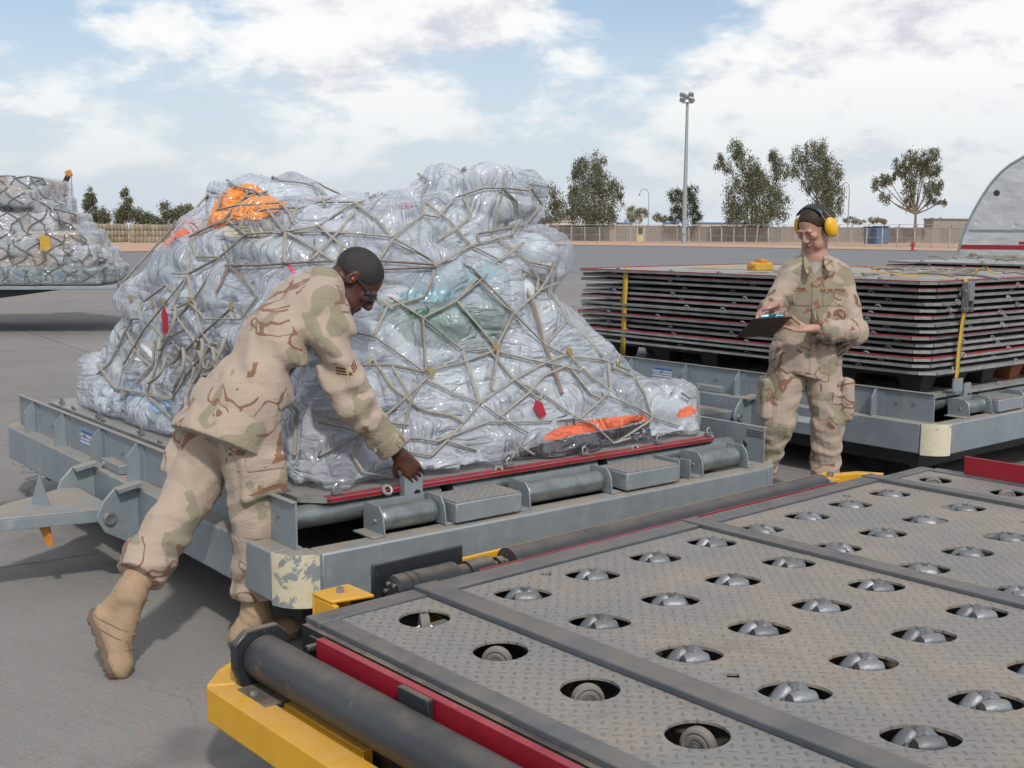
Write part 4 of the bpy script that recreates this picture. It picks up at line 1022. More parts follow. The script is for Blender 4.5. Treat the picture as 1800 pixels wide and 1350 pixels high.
MB().lathe([(0, .006), (.035, .004), (.04, 0)], 12, Matrix.Translation((.42, 0, at_y(1740, 340, Yc).z)) @ Matrix.Rotation(R(90), 4, 'X')).build('rivet_hole', M_BLACK, cont)
MB().box(-.05, 3.3, 0, 2.2, zb - .06, zb - .002).build('base_pallet', M_EDGE, cont)
for x in (.2, 2.6):
    for y in (.3, 1.9): MB().box(x, x + .15, y - .1, y + .1, 0.001, zb - .061).build('support_leg', M_GALV, cont)
# ---------------------------------------------------------------- distance field modelling
class SDF:
    def __init__(s, lo, hi, res):
        s.lo = np.array(lo, float); s.res = res
        s.n = np.ceil((np.array(hi) - s.lo) / res).astype(int) + 1
        s.F = np.full(s.n, 1.0, np.float32)
    def sub(s, lo, hi):
        i0 = np.clip(np.floor((np.array(lo) - s.lo) / s.res).astype(int), 0, s.n); i1 = np.clip(np.ceil((np.array(hi) - s.lo) / s.res).astype(int) + 1, 0, s.n)
        sl = tuple(slice(a, b) for a, b in zip(i0, i1))
        ax = [(s.lo[k] + s.res * np.arange(i0[k], i1[k])).astype(np.float32) for k in range(3)]
        return sl, np.stack(np.meshgrid(*ax, indexing='ij'), -1)
    @staticmethod
    def smin(a, b, k):
        if k <= 0: return np.minimum(a, b)
        h = np.clip(k - np.abs(a - b), 0, None) / k
        return np.minimum(a, b) - h * h * h * k / 6.0
    def put(s, lo, hi, fn, k, op='add'):
        m = 3 * s.res + k * 1.2
        sl, P = s.sub(np.array(lo) - m, np.array(hi) + m)
        if 0 in P.shape: return s
        d = fn(P).astype(np.float32)
        if op == 'add': s.F[sl] = s.smin(s.F[sl], d, k)
        else: s.F[sl] = -s.smin(-s.F[sl], d, k)
        return s
    def cone(s, a, b, ra, rb, k=.02, flat=None, op='add'):
        """tapered capsule; flat = (axis, factor) squeezes the cross-section along an axis"""
        a = np.array(a, float); b = np.array(b, float); r = max(ra, rb) * 1.3
        def fn(P):
            d = b - a; L = d @ d
            q = P - a
            t = np.clip((q @ d) / L, 0, 1) if L > 1e-12 else np.zeros(P.shape[:-1])
            w = q - t[..., None] * d
            f = 1.0
            if flat is not None:
                ax = np.array(flat[0], float); ax /= np.linalg.norm(ax)
                c = w @ ax
                w = w + (c * (1.0 / flat[1] - 1.0))[..., None] * ax
                f = flat[1] ** .5
            return (np.linalg.norm(w, axis=-1) - (ra + (rb - ra) * t)) * f
        return s.put(np.minimum(a, b) - r, np.maximum(a, b) + r, fn, k, op)
    def ell(s, c, r, M=None, k=.02, op='add'):
        c = np.array(c, float); r = np.array(r, float); rm = r.max()
        Mx = np.eye(3) if M is None else np.array(M)
        def fn(P):
            q = (P - c) @ Mx
            k0 = np.linalg.norm(q / r, axis=-1); k1 = np.linalg.norm(q / (r * r), axis=-1) + 1e-9
            return k0 * (k0 - 1.0) / k1
        return s.put(c - rm, c + rm, fn, k, op)
    def rbox(s, c, h, rad, M=None, k=.02, op='add'):
        c = np.array(c, float); h = np.array(h, float); Mx = np.eye(3) if M is None else np.array(M); rm = np.linalg.norm(h)
        def fn(P):
            q = np.abs((P - c) @ Mx) - (h - rad)
            return np.linalg.norm(np.maximum(q, 0), axis=-1) + np.minimum(q.max(-1), 0) - rad
        return s.put(c - rm, c + rm, fn, k, op)
    def plane_cut(s, p, n):      # keeps the side the normal points away from
        sl, P = s.sub(s.lo, s.lo + s.res * s.n)
        n = np.array(n, float); n /= np.linalg.norm(n)
        s.F = np.maximum(s.F, ((P[..., :] - np.array(p)) @ n).astype(np.float32)[tuple(slice(0, k) for k in s.F.shape)])
        return s
    def points(s):
        return s.sub(s.lo, s.lo + s.res * (s.n - 1))[1]
    def extract(s):
        F = s.F; ins = F < 0
        nx, ny, nz = F.shape
        corner = [(a, b, c) for a in (0, 1) for b in (0, 1) for c in (0, 1)]
        def cs(A, o): return A[o[0]:nx-1+o[0], o[1]:ny-1+o[1], o[2]:nz-1+o[2]]
        cnt = sum(cs(ins, o).astype(np.int8) for o in corner)
        act = (cnt > 0) & (cnt < 8)
        I = np.argwhere(act)
        acc = np.zeros((len(I), 3)); num = np.zeros(len(I))
        val = {o: F[I[:, 0]+o[0], I[:, 1]+o[1], I[:, 2]+o[2]].astype(float) for o in corner}
        for o in corner:
            for ax in range(3):
                if o[ax] == 0:
                    q = list(o); q[ax] = 1; q = tuple(q)
                    a, b = val[o], val[q]; x = (a < 0) != (b < 0)
                    t = np.where(x, a / np.where(x, a - b, 1), 0)
                    p = np.tile(np.array(o, float), (len(I), 1)); p[:, ax] += t
                    acc += np.where(x[:, None], p, 0); num += x
        V = s.lo + s.res * (I + acc / num[:, None])
        idx = np.full(act.shape, -1, np.int64); idx[tuple(I.T)] = np.arange(len(I))
        Q = []
        for ax in range(3):
            u, w = (ax + 1) % 3, (ax + 2) % 3
            s0 = [slice(1, -1)] * 3; s0[ax] = slice(0, -1); s1 = [slice(1, -1)] * 3; s1[ax] = slice(1, None)
            a, b = ins[tuple(s0)], ins[tuple(s1)]
            E = np.argwhere(a != b); flip = a[tuple(E.T)]
            for k in range(3):
                if k != ax: E[:, k] += 1
            def g(du, dw):
                e = E.copy(); e[:, u] += du; e[:, w] += dw; return idx[tuple(e.T)]
            q = np.stack([g(-1, -1), g(0, -1), g(0, 0), g(-1, 0)], 1)
            q[~flip] = q[~flip][:, ::-1]
            Q.append(q)
        Q = np.concatenate(Q); Q = Q[(Q >= 0).all(1)]
        return V, Q
def laplace(V, Q, it=2, lam=.5):
    V = V.copy()
    e = np.concatenate([Q[:, [0, 1]], Q[:, [1, 2]], Q[:, [2, 3]], Q[:, [3, 0]]])
    for _ in range(it):
        acc = np.zeros_like(V); num = np.zeros(len(V))
        for a, b in ((0, 1), (1, 0)):
            np.add.at(acc, e[:, a], V[e[:, b]]); np.add.at(num, e[:, a], 1)
        V += lam * (acc / np.maximum(num, 1)[:, None] - V)
    return V
_wr = np.random.default_rng(3)
_WD = [( _wr.normal(size=3), _wr.uniform(0, 6.28)) for _ in range(24)]
def wob(P, scale, k0=0, n=6):
    """smooth pseudo noise in [-1,1]"""
    o = 0; tot = 0
    for i in range(n):
        d, ph = _WD[(k0 + i) % 24]; d2, ph2 = _WD[(k0 + i + 7) % 24]
        a = 1.0 / (1 + .35 * i)
        o = o + a * np.sin((P @ d) * scale * (1 + .45 * i) + ph + 1.3 * np.sin((P @ d2) * scale * .7 + ph2)); tot += a
    return o / tot

# ---------------------------------------------------------------- plastic film and bags
def film_material(name, tint, alpha_lo, alpha_hi, cr=1.0):
    m, nt, out = new_mat(name)
    co = node(nt, 'ShaderNodeTexCoord').outputs['Object']
    warp = noise(nt, co, 2.0, 1.0, 0.5, out=1)
    cw = node(nt, 'ShaderNodeVectorMath', {0: co, 1: node(nt, 'ShaderNodeVectorMath', {0: warp, 3: 0.16}, operation='SCALE').outputs[0]}, operation='ADD').outputs[0]
    def streak(rot, sc, scale, det):
        w = noise(nt, mapping(nt, cw, rot=rot, scale=sc), scale, det, 0.5)
        return math_(nt, 'ABSOLUTE', math_(nt, 'SUBTRACT', w, 0.5))
    r1 = streak((.5, .8, .3), (.8, 5.5, 1.2), 3.2 * cr, 3.0); r2 = streak((-.7, .2, 1.2), (5.5, 1.0, .8), 2.8 * cr, 3.0); r3 = streak((.1, -.9, .5), (1.2, .9, 5.0), 3.0 * cr, 3.0)
    pm = noise(nt, co, 3.4, 1.0, 0.5); pm2 = noise(nt, mapping(nt, co, (5, 3, 1)), 3.0, 1.0, 0.5)
    mx = lambda f, a_, b_: node(nt, 'ShaderNodeMix', {0: f, 2: a_, 3: b_}, data_type='FLOAT').outputs[0]
    rid = mx(ramp(nt, pm2, .46, .54), mx(ramp(nt, pm, .46, .54), r1, r2), r3)
    big_ = noise(nt, co, 5.5, 2.0, 0.5)
    va = node(nt, 'ShaderNodeTexVoronoi', {'Vector': mapping(nt, cw, rot=(.3, .5, .9), scale=(1, 2.2, 1.2)), 'Scale': 8.0 * cr}).outputs[0]
    vb = node(nt, 'ShaderNodeTexVoronoi', {'Vector': mapping(nt, cw, rot=(1.1, .2, .4), scale=(2.0, 1, 1.3)), 'Scale': 19.0 * cr}).outputs[0]
    h = math_(nt, 'ADD', math_(nt, 'ADD', math_(nt, 'MULTIPLY', math_(nt, 'POWER', rid, 0.5), 1.45), math_(nt, 'MULTIPLY', big_, 0.5)), math_(nt, 'ADD', math_(nt, 'MULTIPLY', va, 0.50), math_(nt, 'MULTIPLY', vb, 0.10)))
    bp = node(nt, 'ShaderNodeBump', {'Strength': 0.85, 'Distance': 0.035, 'Height': h}).outputs[0]
    crease = ramp(nt, rid, 0.022, 0.0)
    lw = node(nt, 'ShaderNodeLayerWeight', {0: 0.35}).outputs[1]
    milk = ramp(nt, noise(nt, co, 2.6, 4.0, 0.6), 0.35, 0.65)
    al = math_(nt, 'ADD', math_(nt, 'ADD', math_(nt, 'MULTIPLY_ADD', milk, alpha_hi - alpha_lo, alpha_lo), math_(nt, 'MULTIPLY', crease, 0.28)), math_(nt, 'MULTIPLY', lw, 0.20), clamp=True)
    b = node(nt, 'ShaderNodeBsdfPrincipled', {'Base Color': c4(tint), 'Roughness': 0.17, 'Normal': bp, 'Specular IOR Level': 0.9, 'Coat Weight': 0.6, 'Coat Roughness': 0.05, 'Coat Normal': bp})
    t = node(nt, 'ShaderNodeBsdfTransparent', {'Color': (0.95, 0.96, 0.98, 1)})
    nt.links.new(node(nt, 'ShaderNodeMixShader', {0: al, 1: t.outputs[0], 2: b.outputs[0]}).outputs[0], out.inputs[0])
    return m
M_FILM = film_material('clear_plastic_film', (0.58, 0.625, 0.69), 0.24, 0.56)
def bag_material(name, c, rough=.35, vary=.12, metal=0):
    return weathered(name, c, tuple(x * .8 for x in c), scale=7, rough=rough, bump=0.9, bscale=14, vary=vary, coat=.15, metal=metal)
M_BAGS = [bag_material('bag_pale', (0.52, 0.56, 0.61)), bag_material('bag_lavender', (0.42, 0.44, 0.50)), bag_material('bag_grey', (0.33, 0.36, 0.375)), bag_material('bag_white', (0.64, 0.68, 0.72)), bag_material('bag_mauve_brown', (0.33, 0.275, 0.265))]
M_BOR = bag_material('orange_sheet', (0.80, 0.24, 0.02)); M_BRED = bag_material('orange_red', (0.72, 0.13, 0.04)); M_BTEAL = bag_material('teal_box', (0.24, 0.35, 0.40)); M_BGREEN = bag_material('green_box', (0.13, 0.23, 0.19))
M_BLK = bag_material('black_case', (0.03, 0.033, 0.04)); M_CARD = weathered('brown_cardboard', (0.36, 0.26, 0.19), (0.31, 0.22, 0.16), scale=3, rough=.8, vary=.12); M_PINK = bag_material('pink_tag', (0.85, 0.12, 0.20)); M_BBLUE = bag_material('blue_bag', (0.22, 0.40, 0.62))
M_ROPE = weathered('net_rope', (0.34, 0.32, 0.28), (0.24, 0.23, 0.20), scale=25, rough=0.9, bump=0.5, bscale=240)
M_ROPE2 = weathered('brown_rope', (0.23, 0.17, 0.14), (0.18, 0.14, 0.12), scale=25, rough=0.9, bump=0.5, bscale=240)
M_BRASS = weathered('brass_hook', (0.45, 0.36, 0.17), (0.30, 0.26, 0.15), scale=20, rough=.45, metal=.5)
M_TAGRED = weathered('red_tag_cloth', (0.42, 0.02, 0.05), rough=.8)

def bag_mesh(h, seed, mat, boxy=2.6, crump=.07):
    """a stuffed bag: superellipsoid with creases"""
    nu, nv = 28, 18; rs = np.random.default_rng(seed)
    u = np.linspace(-np.pi, np.pi, nu, endpoint=False); v = np.linspace(-np.pi / 2, np.pi / 2, nv)
    U, Vv = np.meshgrid(u, v, indexing='ij'); e = 2.0 / boxy
    f = lambda w: np.sign(w) * np.abs(w) ** e
    P = np.stack([f(np.cos(Vv)) * f(np.cos(U)), f(np.cos(Vv)) * f(np.sin(U)), f(np.sin(Vv))], -1)
    off = rs.uniform(0, 20, 3)
    n = 1 + crump * 1.5 * wob(P * 1.0 + off, 2.6, seed % 9) + crump * 1.3 * np.abs(wob(P + off, 5.0, seed % 7)) - crump * .9 * np.abs(wob(P + off, 9.0, seed % 5))
    P = P * n[..., None] * np.array(h)
    V = P.reshape(-1, 3)
    Q = np.array([(i * nv + j, ((i + 1) % nu) * nv + j, ((i + 1) % nu) * nv + j + 1, i * nv + j + 1) for i in range(nu) for j in range(nv - 1)])
    return np_mesh('bag', V, Q, mat)

PZ = .5535                                    # the loaded pallet rests on the dolly rollers
NP = place(A1, DY, .145, .137, 0)
lp = make_pallet('red edged metal pallet carrying the large plastic wrapped load', True, None, NP + Vector((0, 0, PZ)), DY)
for c in lp.children:
    if c.name.startswith('red_edge_strip'):
        c.data = MB().box(.075, PW - .075, -.0145, -.004, .0055, .0185).box(.075, PW - .075, -.003, .03, .0196, .0230).mesh('red_edge_strip', M_MAROON, 0)
ZL = PZ + .0265
load = empty('wrapped_load', NP + Vector((0, 0, ZL)), DY, 'mound of bundles wrapped in clear plastic film on the dolly in the centre', 'cargo load')
LM = Matrix.Translation(NP + Vector((0, 0, ZL))) @ Matrix.Rotation(DY, 4, 'Z'); LMI = LM.inverted()
hs = [0, .22, .40, .60, .80, 1.0, 1.12, 1.22]
x0s = [.09, .13, .17, .22, .30, .42, .55, .75]; x1s = [2.25, 2.12, 1.99, 1.85, 1.76, 1.72, 1.72, 1.66]
y0s = [.035, .16, .30, .44, .58, .68, .74, .86]; y1s = [2.92, 2.80, 2.72, 2.64, 2.55, 2.50, 2.46, 2.3]
ip = lambda h, t: float(np.interp(h, hs, t))
bags = []
rs = np.random.default_rng(21)
def put_bag(c, h, rz=0., tx=0., ty_=0., m=None, boxy=5.0): bags.append((np.array(c, float), np.array(h, float), rz, tx, ty_, m, boxy))
for L in range(6):
    hh = .20; z = .10 + L * .195
    X0, X1, Y0, Y1 = ip(z, x0s), ip(z, x1s), ip(z, y0s), ip(z, y1s)
    def row(p0, p1, inx, iny):
        p0, p1 = np.array(p0), np.array(p1); D = np.linalg.norm(p1 - p0); t = rs.uniform(0, .1)
        while t < D - .12:
            w = rs.uniform(.34, .66); c = p0 + (p1 - p0) / D * min(t + w / 2, D)
            dep = rs.uniform(.22, .28); al = abs((p1 - p0)[0]) > abs((p1 - p0)[1])
            put_bag((c[0] + inx * (dep + .035), c[1] + iny * (dep + .035), z + rs.uniform(-.03, .03)), (w * .50 if al else dep, dep if al else w * .50, rs.uniform(.095, .12)), rs.uniform(-.12, .12), rs.uniform(-.12, .12), rs.uniform(-.12, .12))
            t += w
    row((X0, Y0), (X1, Y0), 0, 1); row((X0, Y1), (X1, Y1), 0, -1); row((X0, Y0 + .2), (X0, Y1 - .2), 1, 0); row((X1, Y0 + .2), (X1, Y1 - .2), -1, 0)
for x in np.arange(.62, 1.7, .36):
    for y in np.arange(.95, 2.4, .42):
        put_bag((x + rs.uniform(-.05, .05), y + rs.uniform(-.06, .06), 1.06 + rs.uniform(-.03, .04)), (.24, .28, .13), rs.uniform(-.3, .3), rs.uniform(-.1, .1), rs.uniform(-.1, .1))
put_bag((1.1, 1.65, .5), (.5, .65, .45), m=M_BAGS[2])
# the bundles one can point to
put_bag((1.55, 1.02, 1.15), (.25, .26, .125), .2, .0, .05, M_BAGS[3], 2.5)
put_bag((1.64, .80, .86), (.15, .22, .13), .1, .1, .25, M_BAGS[3], 2.3)
put_bag((.92, 2.12, 1.12), (.28, .30, .12), -.3, .1, -.10, M_BAGS[3], 2.6)
put_bag((.60, 2.28, .96), (.13, .12, .09), .3, 0, 0, M_BRED, 2.4)
put_bag((.70, 1.45, .97), (.24, .18, .10), .5, .05, -.1, M_CARD, 5.0)
put_bag((1.12, .62, .70), (.26, .16, .13), .05, -.1, 0, M_BTEAL, 4.0)
put_bag((1.02, .56, .58), (.30, .15, .10), -.1, .2, 0, M_BGREEN, 4.0)
put_bag((2.17, .26, .11), (.10, .12, .11), .4, 0, .1, M_BAGS[3], 2.2)
put_bag((.24, 2.72, .14), (.12, .16, .13), .1, 0, -.05, M_BAGS[3], 2.3)
put_bag((.21, 2.35, .09), (.11, .28, .085), 0, 0, -.1, M_BBLUE, 2.4)
put_bag((.21, 1.75, .10), (.11, .26, .095), 0, 0, -.1, M_BAGS[0], 2.4)
put_bag((.33, 2.42, .62), (.11, .11, .07), .3, 0, .1, M_BAGS[1], 2.2)
SPEC = 0
film = SDF((-.25, -.2, -.02), (2.6, 3.4, 1.62), .02)
def mound(P):
    x, y, z = P[..., 0], P[..., 1], P[..., 2]
    zc = np.clip(z, 0, 1.3)
    X0, X1, Y0, Y1 = (np.interp(zc, hs, t) for t in (x0s, x1s, y0s, y1s))
    r = np.interp(zc, [0, .25, .7, 1.2], [.10, .24, .46, .50])
    qx = np.abs(x - (X0 + X1) / 2) - ((X1 - X0) / 2 - r); qy = np.abs(y - (Y0 + Y1) / 2) - ((Y1 - Y0) / 2 - r)
    d = (np.hypot(np.maximum(qx, 0), np.maximum(qy, 0)) + np.minimum(np.maximum(qx, qy), 0) - r) * .88
    top = z - (1.125 + .04 * np.sin(x * 3.1 + 1.0) * np.cos(y * 2.6 + .4))
    d = -SDF.smin(-d, -top, .16)
    return d + .026 * wob(P, 4.6, 4) + .012 * wob(P, 11.0, 9)
film.put((-.2, -.15, -.02), (2.5, 3.3, 1.5), mound, .0)
for i, (c, h, rz, tx, ty_, m, boxy) in enumerate(bags):
    Rm = Matrix.Rotation(rz, 3, 'Z') @ Matrix.Rotation(tx, 3, 'X') @ Matrix.Rotation(ty_, 3, 'Y')
    px_m = [.30, .26, .14, .18, .12] if c[0] > .5 else [.18, .30, .14, .10, .28]
    mat = m or M_BAGS[rs.choice(5, p=px_m)]
    if m is None:
        # keep every inner bundle under the film
        RmN = np.array(Rm); dirs = np.array([(a, b_, c_) for a in (-1, 0, 1) for b_ in (-1, 0, 1) for c_ in (-1, 0, 1)], float); dirs /= np.maximum(np.abs(dirs).sum(1) ** .5, 1)[:, None]
        ok_ = False
        for _ in range(14):
            T_ = c + (dirs * h) @ RmN.T
            if mound(T_).max() < -.055: ok_ = True; break
            c = c + (np.array([1.1, 1.6, .45]) - c) * .07; h = h * .95
        if not ok_: continue
    o = link_mesh('bundle', bag_mesh(h, i + 1, mat, boxy, .02 if boxy > 3.5 else .07), load)
    o.location = c; o.rotation_euler = Rm.to_euler()
    if m is not None:
        rad = min(h) * (.8 if boxy < 3.5 else .45)
        film.rbox(c, h + (.004 if m in (M_BOR, M_BRED, M_BLK) else .018), rad, np.array(Rm), k=.07)
film.F = np.maximum(film.F, -(film.points()[..., 2] - .004))
FV, FQ = film.extract()
FV = laplace(FV, FQ, 4, .5)
fbvh = BVHTree.FromPolygons([Vector(p) for p in FV], [tuple(q) for q in FQ])
fc = np.array([1.1, 1.6, .45])
def cast_px(px, py):
    """where a line of sight meets the wrapped load, in its own frame"""
    o = LMI @ CAMP; d = (LMI.to_3x3() @ ray_dir(px, py)).normalized()
    loc, nrm, idx, dist = fbvh.ray_cast(o, d)
    if loc is None:
        t = (Vector(fc) - o).dot(d); loc, nrm, idx, dist = fbvh.find_nearest(o + d * t)
    return loc, nrm
# ropes traced over the load (points as seen, laid on its surface)
PXR = [
 [(300,420),(345,405),(400,385),(470,365),(520,362)], [(243,480),(275,450),(330,415),(390,385),(430,345),(440,330)], [(430,332),(465,345),(520,365),(560,352),(620,352)],
 [(440,338),(428,375),(420,400)], [(520,365),(500,405),(560,395),(610,360),(640,350)], [(500,405),(430,410),(385,450),(330,480),(300,540)], [(500,408),(498,460)],
 [(505,408),(560,440),(590,460)], [(480,408),(560,405),(640,410),(690,415),(770,460),(765,465)], [(690,415),(745,375),(745,350)], [(745,375),(690,420),(660,465)], [(640,350),(595,405),(560,440),(540,460)],
 [(770,462),(830,430),(900,410),(960,395)], [(800,345),(850,330),(890,330),(930,335)], [(815,345),(830,375),(810,395),(770,420)], [(890,322),(880,360),(868,405)], [(885,330),(910,355),(915,385),(900,405)], [(935,330),(955,360),(960,390)], [(960,330),(955,360),(925,395)],
 [(840,410),(870,405),(930,395),(958,390)], [(870,415),(900,435),(930,460),(948,490),(945,510)], [(880,455),(920,425),(960,398)], [(770,462),(800,455),(830,470)], [(690,425),(740,445),(765,460),(760,490),(745,520),(680,540)],
 [(690,540),(660,520),(640,515)], [(680,540),(660,585)], [(610,580),(660,590),(745,650)], [(685,520),(745,560),(800,530),(850,490),(875,455)], [(745,562),(750,650)], [(745,560),(815,615),(860,612)], [(640,640),(690,640),(745,652)],
 [(755,650),(815,635),(870,615),(900,560),(910,545),(950,510),(970,480)], [(840,490),(880,530),(905,550),(955,600),(960,605)], [(875,455),(930,480),(960,500),(990,520),(1010,530)], [(815,540),(870,605)], [(905,548),(880,600),(865,680)], [(945,510),(980,500),(1000,500)], [(918,490),(945,540),(960,605)],
 [(755,660),(690,720),(640,760),(560,800)], [(750,660),(725,700),(700,790),(720,770)], [(755,668),(800,690),(845,705),(905,665),(950,640),(1000,620)], [(845,705),(800,760),(770,775),(740,770)], [(845,705),(880,730),(930,760),(900,808)], [(790,775),(840,790),(890,812)], [(930,760),(895,812)], [(880,730),(930,690),(955,660),(1000,640)],
 [(770,775),(860,740),(940,740),(1020,735),(1060,700),(1075,685),(1070,640)], [(955,690),(1010,730),(1045,745),(1080,780)], [(1085,780),(1150,735),(1135,690),(1120,665)], [(1060,690),(1120,715),(1155,735),(1235,760)], [(1240,760),(1230,720),(1215,700)], [(1080,645),(1115,660),(1170,670),(1200,690)], [(960,605),(1000,625),(1060,630),(1110,650)],
 [(870,615),(930,630),(980,640),(1020,650)], [(960,500),(1000,560),(1040,600),(1065,625)], [(975,460),(1010,530),(1040,580),(1062,600)], [(1060,600),(1085,620),(1140,655),(1180,690)],
 [(300,405),(330,440),(328,480),(335,520)], [(390,430),(400,455),(450,520)], [(330,480),(290,530),(250,580),(215,640),(205,680)], [(385,450),(345,515),(300,570),(255,690)], [(250,480),(265,530),(280,560),(300,590)], [(260,480),(240,530),(245,560)],
 [(330,530),(360,560),(420,560)], [(340,530),(350,580),(380,620),(400,640)], [(300,545),(340,600),(370,680),(385,720)], [(405,540),(360,580),(330,610),(300,640)], [(190,560),(220,590),(280,600),(320,580)], [(180,600),(230,610),(260,640)], [(170,640),(200,680),(250,690),(300,700)], [(230,560),(210,600),(190,640),(165,660)],
 [(205,545),(250,530),(290,500)], [(185,545),(195,580),(205,615)], [(215,570),(235,610),(225,650)], [(270,600),(265,640),(210,700)], [(300,600),(340,640),(330,690),(310,730)], [(350,600),(330,650),(300,700)], [(380,600),(340,640),(300,690)], [(260,560),(290,600),(350,640),(390,650)],
 [(485,690),(520,720),(515,800),(522,850)], [(640,830),(690,840),(655,860)], [(560,740),(610,750),(640,760)], [(650,620),(690,680),(745,720),(800,730)], [(620,690),(680,740),(720,745)],
]
PXR += [[(560,395),(600,430),(625,440)], [(620,352),(665,385),(690,415)], [(745,350),(790,385),(830,430)], [(830,430),(880,455)], [(800,345),(770,380),(745,375)], [(830,470),(850,490),(905,548)], [(930,460),(975,470)], [(800,530),(840,490)], [(860,612),(905,665),(955,690)], [(815,615),(845,705)], [(690,640),(725,700)], [(960,605),(1000,560),(1020,540)], [(1000,640),(1040,690),(1060,700)], [(905,665),(950,700),(955,690)], [(1000,620),(1040,660),(1075,685)], [(700,790),(760,800),(800,760)], [(890,812),(940,800)], [(1080,780),(1110,770)], [(1155,735),(1190,768)], [(640,760),(620,800),(640,830)],
 [(600,860),(640,830)], [(385,720),(360,760)], [(255,690),(300,735)], [(205,680),(250,690)], [(370,680),(400,640)], [(330,415),(345,450),(385,450)], [(275,450),(300,480),(330,480)], [(300,545),(330,530)], [(420,560),(450,520),(430,495)], [(430,345),(470,335)], [(470,365),(500,405)], [(400,385),(430,410)]]
BROWN = [[(395,465),(450,465),(520,460),(590,457)], [(665,457),(720,460),(765,463)], [(665,472),(720,470),(768,468)], [(400,465),(385,500),(378,515)], [(402,465),(430,495)], [(922,490),(940,540),(958,600),(980,660),(990,690)]]
net = empty('cargo_net', NP + Vector((0, 0, ZL)), DY, 'grey rope net stretched over the large plastic wrapped load', 'cargo net')
paths = []
def lay(pts_loc):
    out = []
    for a, b in zip(pts_loc, pts_loc[1:]):
        n = max(2, int((b - a).length / .045))
        for k in range(n):
            q = a.lerp(b, k / n); loc, nrm, i_, d_ = fbvh.find_nearest(q); out.append((loc, nrm))
    loc, nrm, i_, d_ = fbvh.find_nearest(pts_loc[-1]); out.append((loc, nrm))
    return out
def hit_px(px, py):
    o = LMI @ CAMP; d = (LMI.to_3x3() @ ray_dir(px, py)).normalized()
    loc, nrm, idx, dist = fbvh.ray_cast(o, d)
    return None if loc is None else (loc, nrm)
# loose ends reach on to the nearest other strand
segs = [(i, np.array(a, float), np.array(b, float)) for i, p in enumerate(PXR) for a, b in zip(p, p[1:])]
for i, p in enumerate(PXR):
    for end in (0, -1):
        e_ = np.array(p[end], float); best = (34.0, None)
        for j, a, b in segs:
            if j == i: continue
            t = np.clip((e_ - a) @ (b - a) / ((b - a) @ (b - a) + 1e-9), 0, 1); q = a + t * (b - a); dq = np.linalg.norm(q - e_)
            if dq < best[0]: best = (dq, q)
        if best[1] is not None and best[0] > 1:
            if end == 0: p.insert(0, tuple(best[1]))
            else: p.append(tuple(best[1]))
for grp, mt in ((PXR, 0), (BROWN, 1)):
    for poly_ in grp:
        kn = []
        for a, b in zip(poly_, poly_[1:]):
            n = max(1, int(round(math.hypot(b[0] - a[0], b[1] - a[1]) / 55)))
            kn += [(a[0] + (b[0] - a[0]) * k / n, a[1] + (b[1] - a[1]) * k / n) for k in range(n)]
        kn.append(poly_[-1])
        runs = [[]]
        for q in kn:
            h_ = hit_px(*q)
            far_ = h_ is not None and runs[-1] and ((h_[0] - runs[-1][-1][0]).length > .42 or fbvh.find_nearest((h_[0] + runs[-1][-1][0]) / 2)[3] > .075)
            if h_ is None or far_: runs.append([] if h_ is None else [h_])
            else: runs[-1].append(h_)
        for r_ in runs:
            if len(r_) < 2: continue
            out = []
            for (p, n1), (q, n2) in zip(r_, r_[1:]):
                m_ = max(2, int((q - p).length / .018))
                for k in range(m_): out.append((p.lerp(q, k / m_) - n1.lerp(n2, k / m_) * .007, n1.lerp(n2, k / m_).normalized()))
            out.append((r_[-1][0] - r_[-1][1] * .007, r_[-1][1])); paths.append((out, mt))
# sides that face away: diagonal net strands from the top to the far edges
for k in range(7):
    y = .95 + k * .30
    paths.append((lay([Vector((1.7, y, 1.2)), Vector((1.95, y + .25, .8)), Vector((2.1, y - .05, .4)), Vector((2.3, y + .2, .02))]), 0))
    paths.append((lay([Vector((1.7, y, 1.2)), Vector((1.95, y - .25, .8)), Vector((2.1, y + .05, .4)), Vector((2.3, y - .2, .02))]), 0))
    x = .3 + k * .27
    paths.append((lay([Vector((x, 2.4, 1.2)), Vector((x + .25, 2.7, .8)), Vector((x - .05, 2.9, .4)), Vector((x + .2, 3.1, .02))]), 0))
    paths.append((lay([Vector((x, 2.4, 1.2)), Vector((x - .25, 2.7, .8)), Vector((x + .05, 2.9, .4)), Vector((x - .2, 3.1, .02))]), 0))
    paths.append((lay([Vector((x, .9, 1.25)), Vector((x + .3, 1.4, 1.3)), Vector((x + .05, 1.9, 1.3)), Vector((x + .25, 2.4, 1.25))]), 0))
# the film is pulled in below the ropes and bulges between them
from mathutils.kdtree import KDTree
allp = [l for p, _ in paths for l, n in p]
kd = KDTree(len(allp))
for i, p in enumerate(allp): kd.insert(p, i)
kd.balance()
nr = np.zeros_like(FV)
fn_ = np.cross(FV[FQ[:, 2]] - FV[FQ[:, 0]], FV[FQ[:, 3]] - FV[FQ[:, 1]])
for k in range(4): np.add.at(nr, FQ[:, k], fn_)
nr /= np.linalg.norm(nr, axis=1)[:, None] + 1e-9
near_ = [kd.find(Vector(p)) for p in FV]
dd = np.array([q[2] for q in near_]); rp = np.array([q[0] for q in near_])
depth = ((FV - rp) * nr).sum(1); lat_ = np.sqrt(np.maximum(dd ** 2 - depth ** 2, 0))
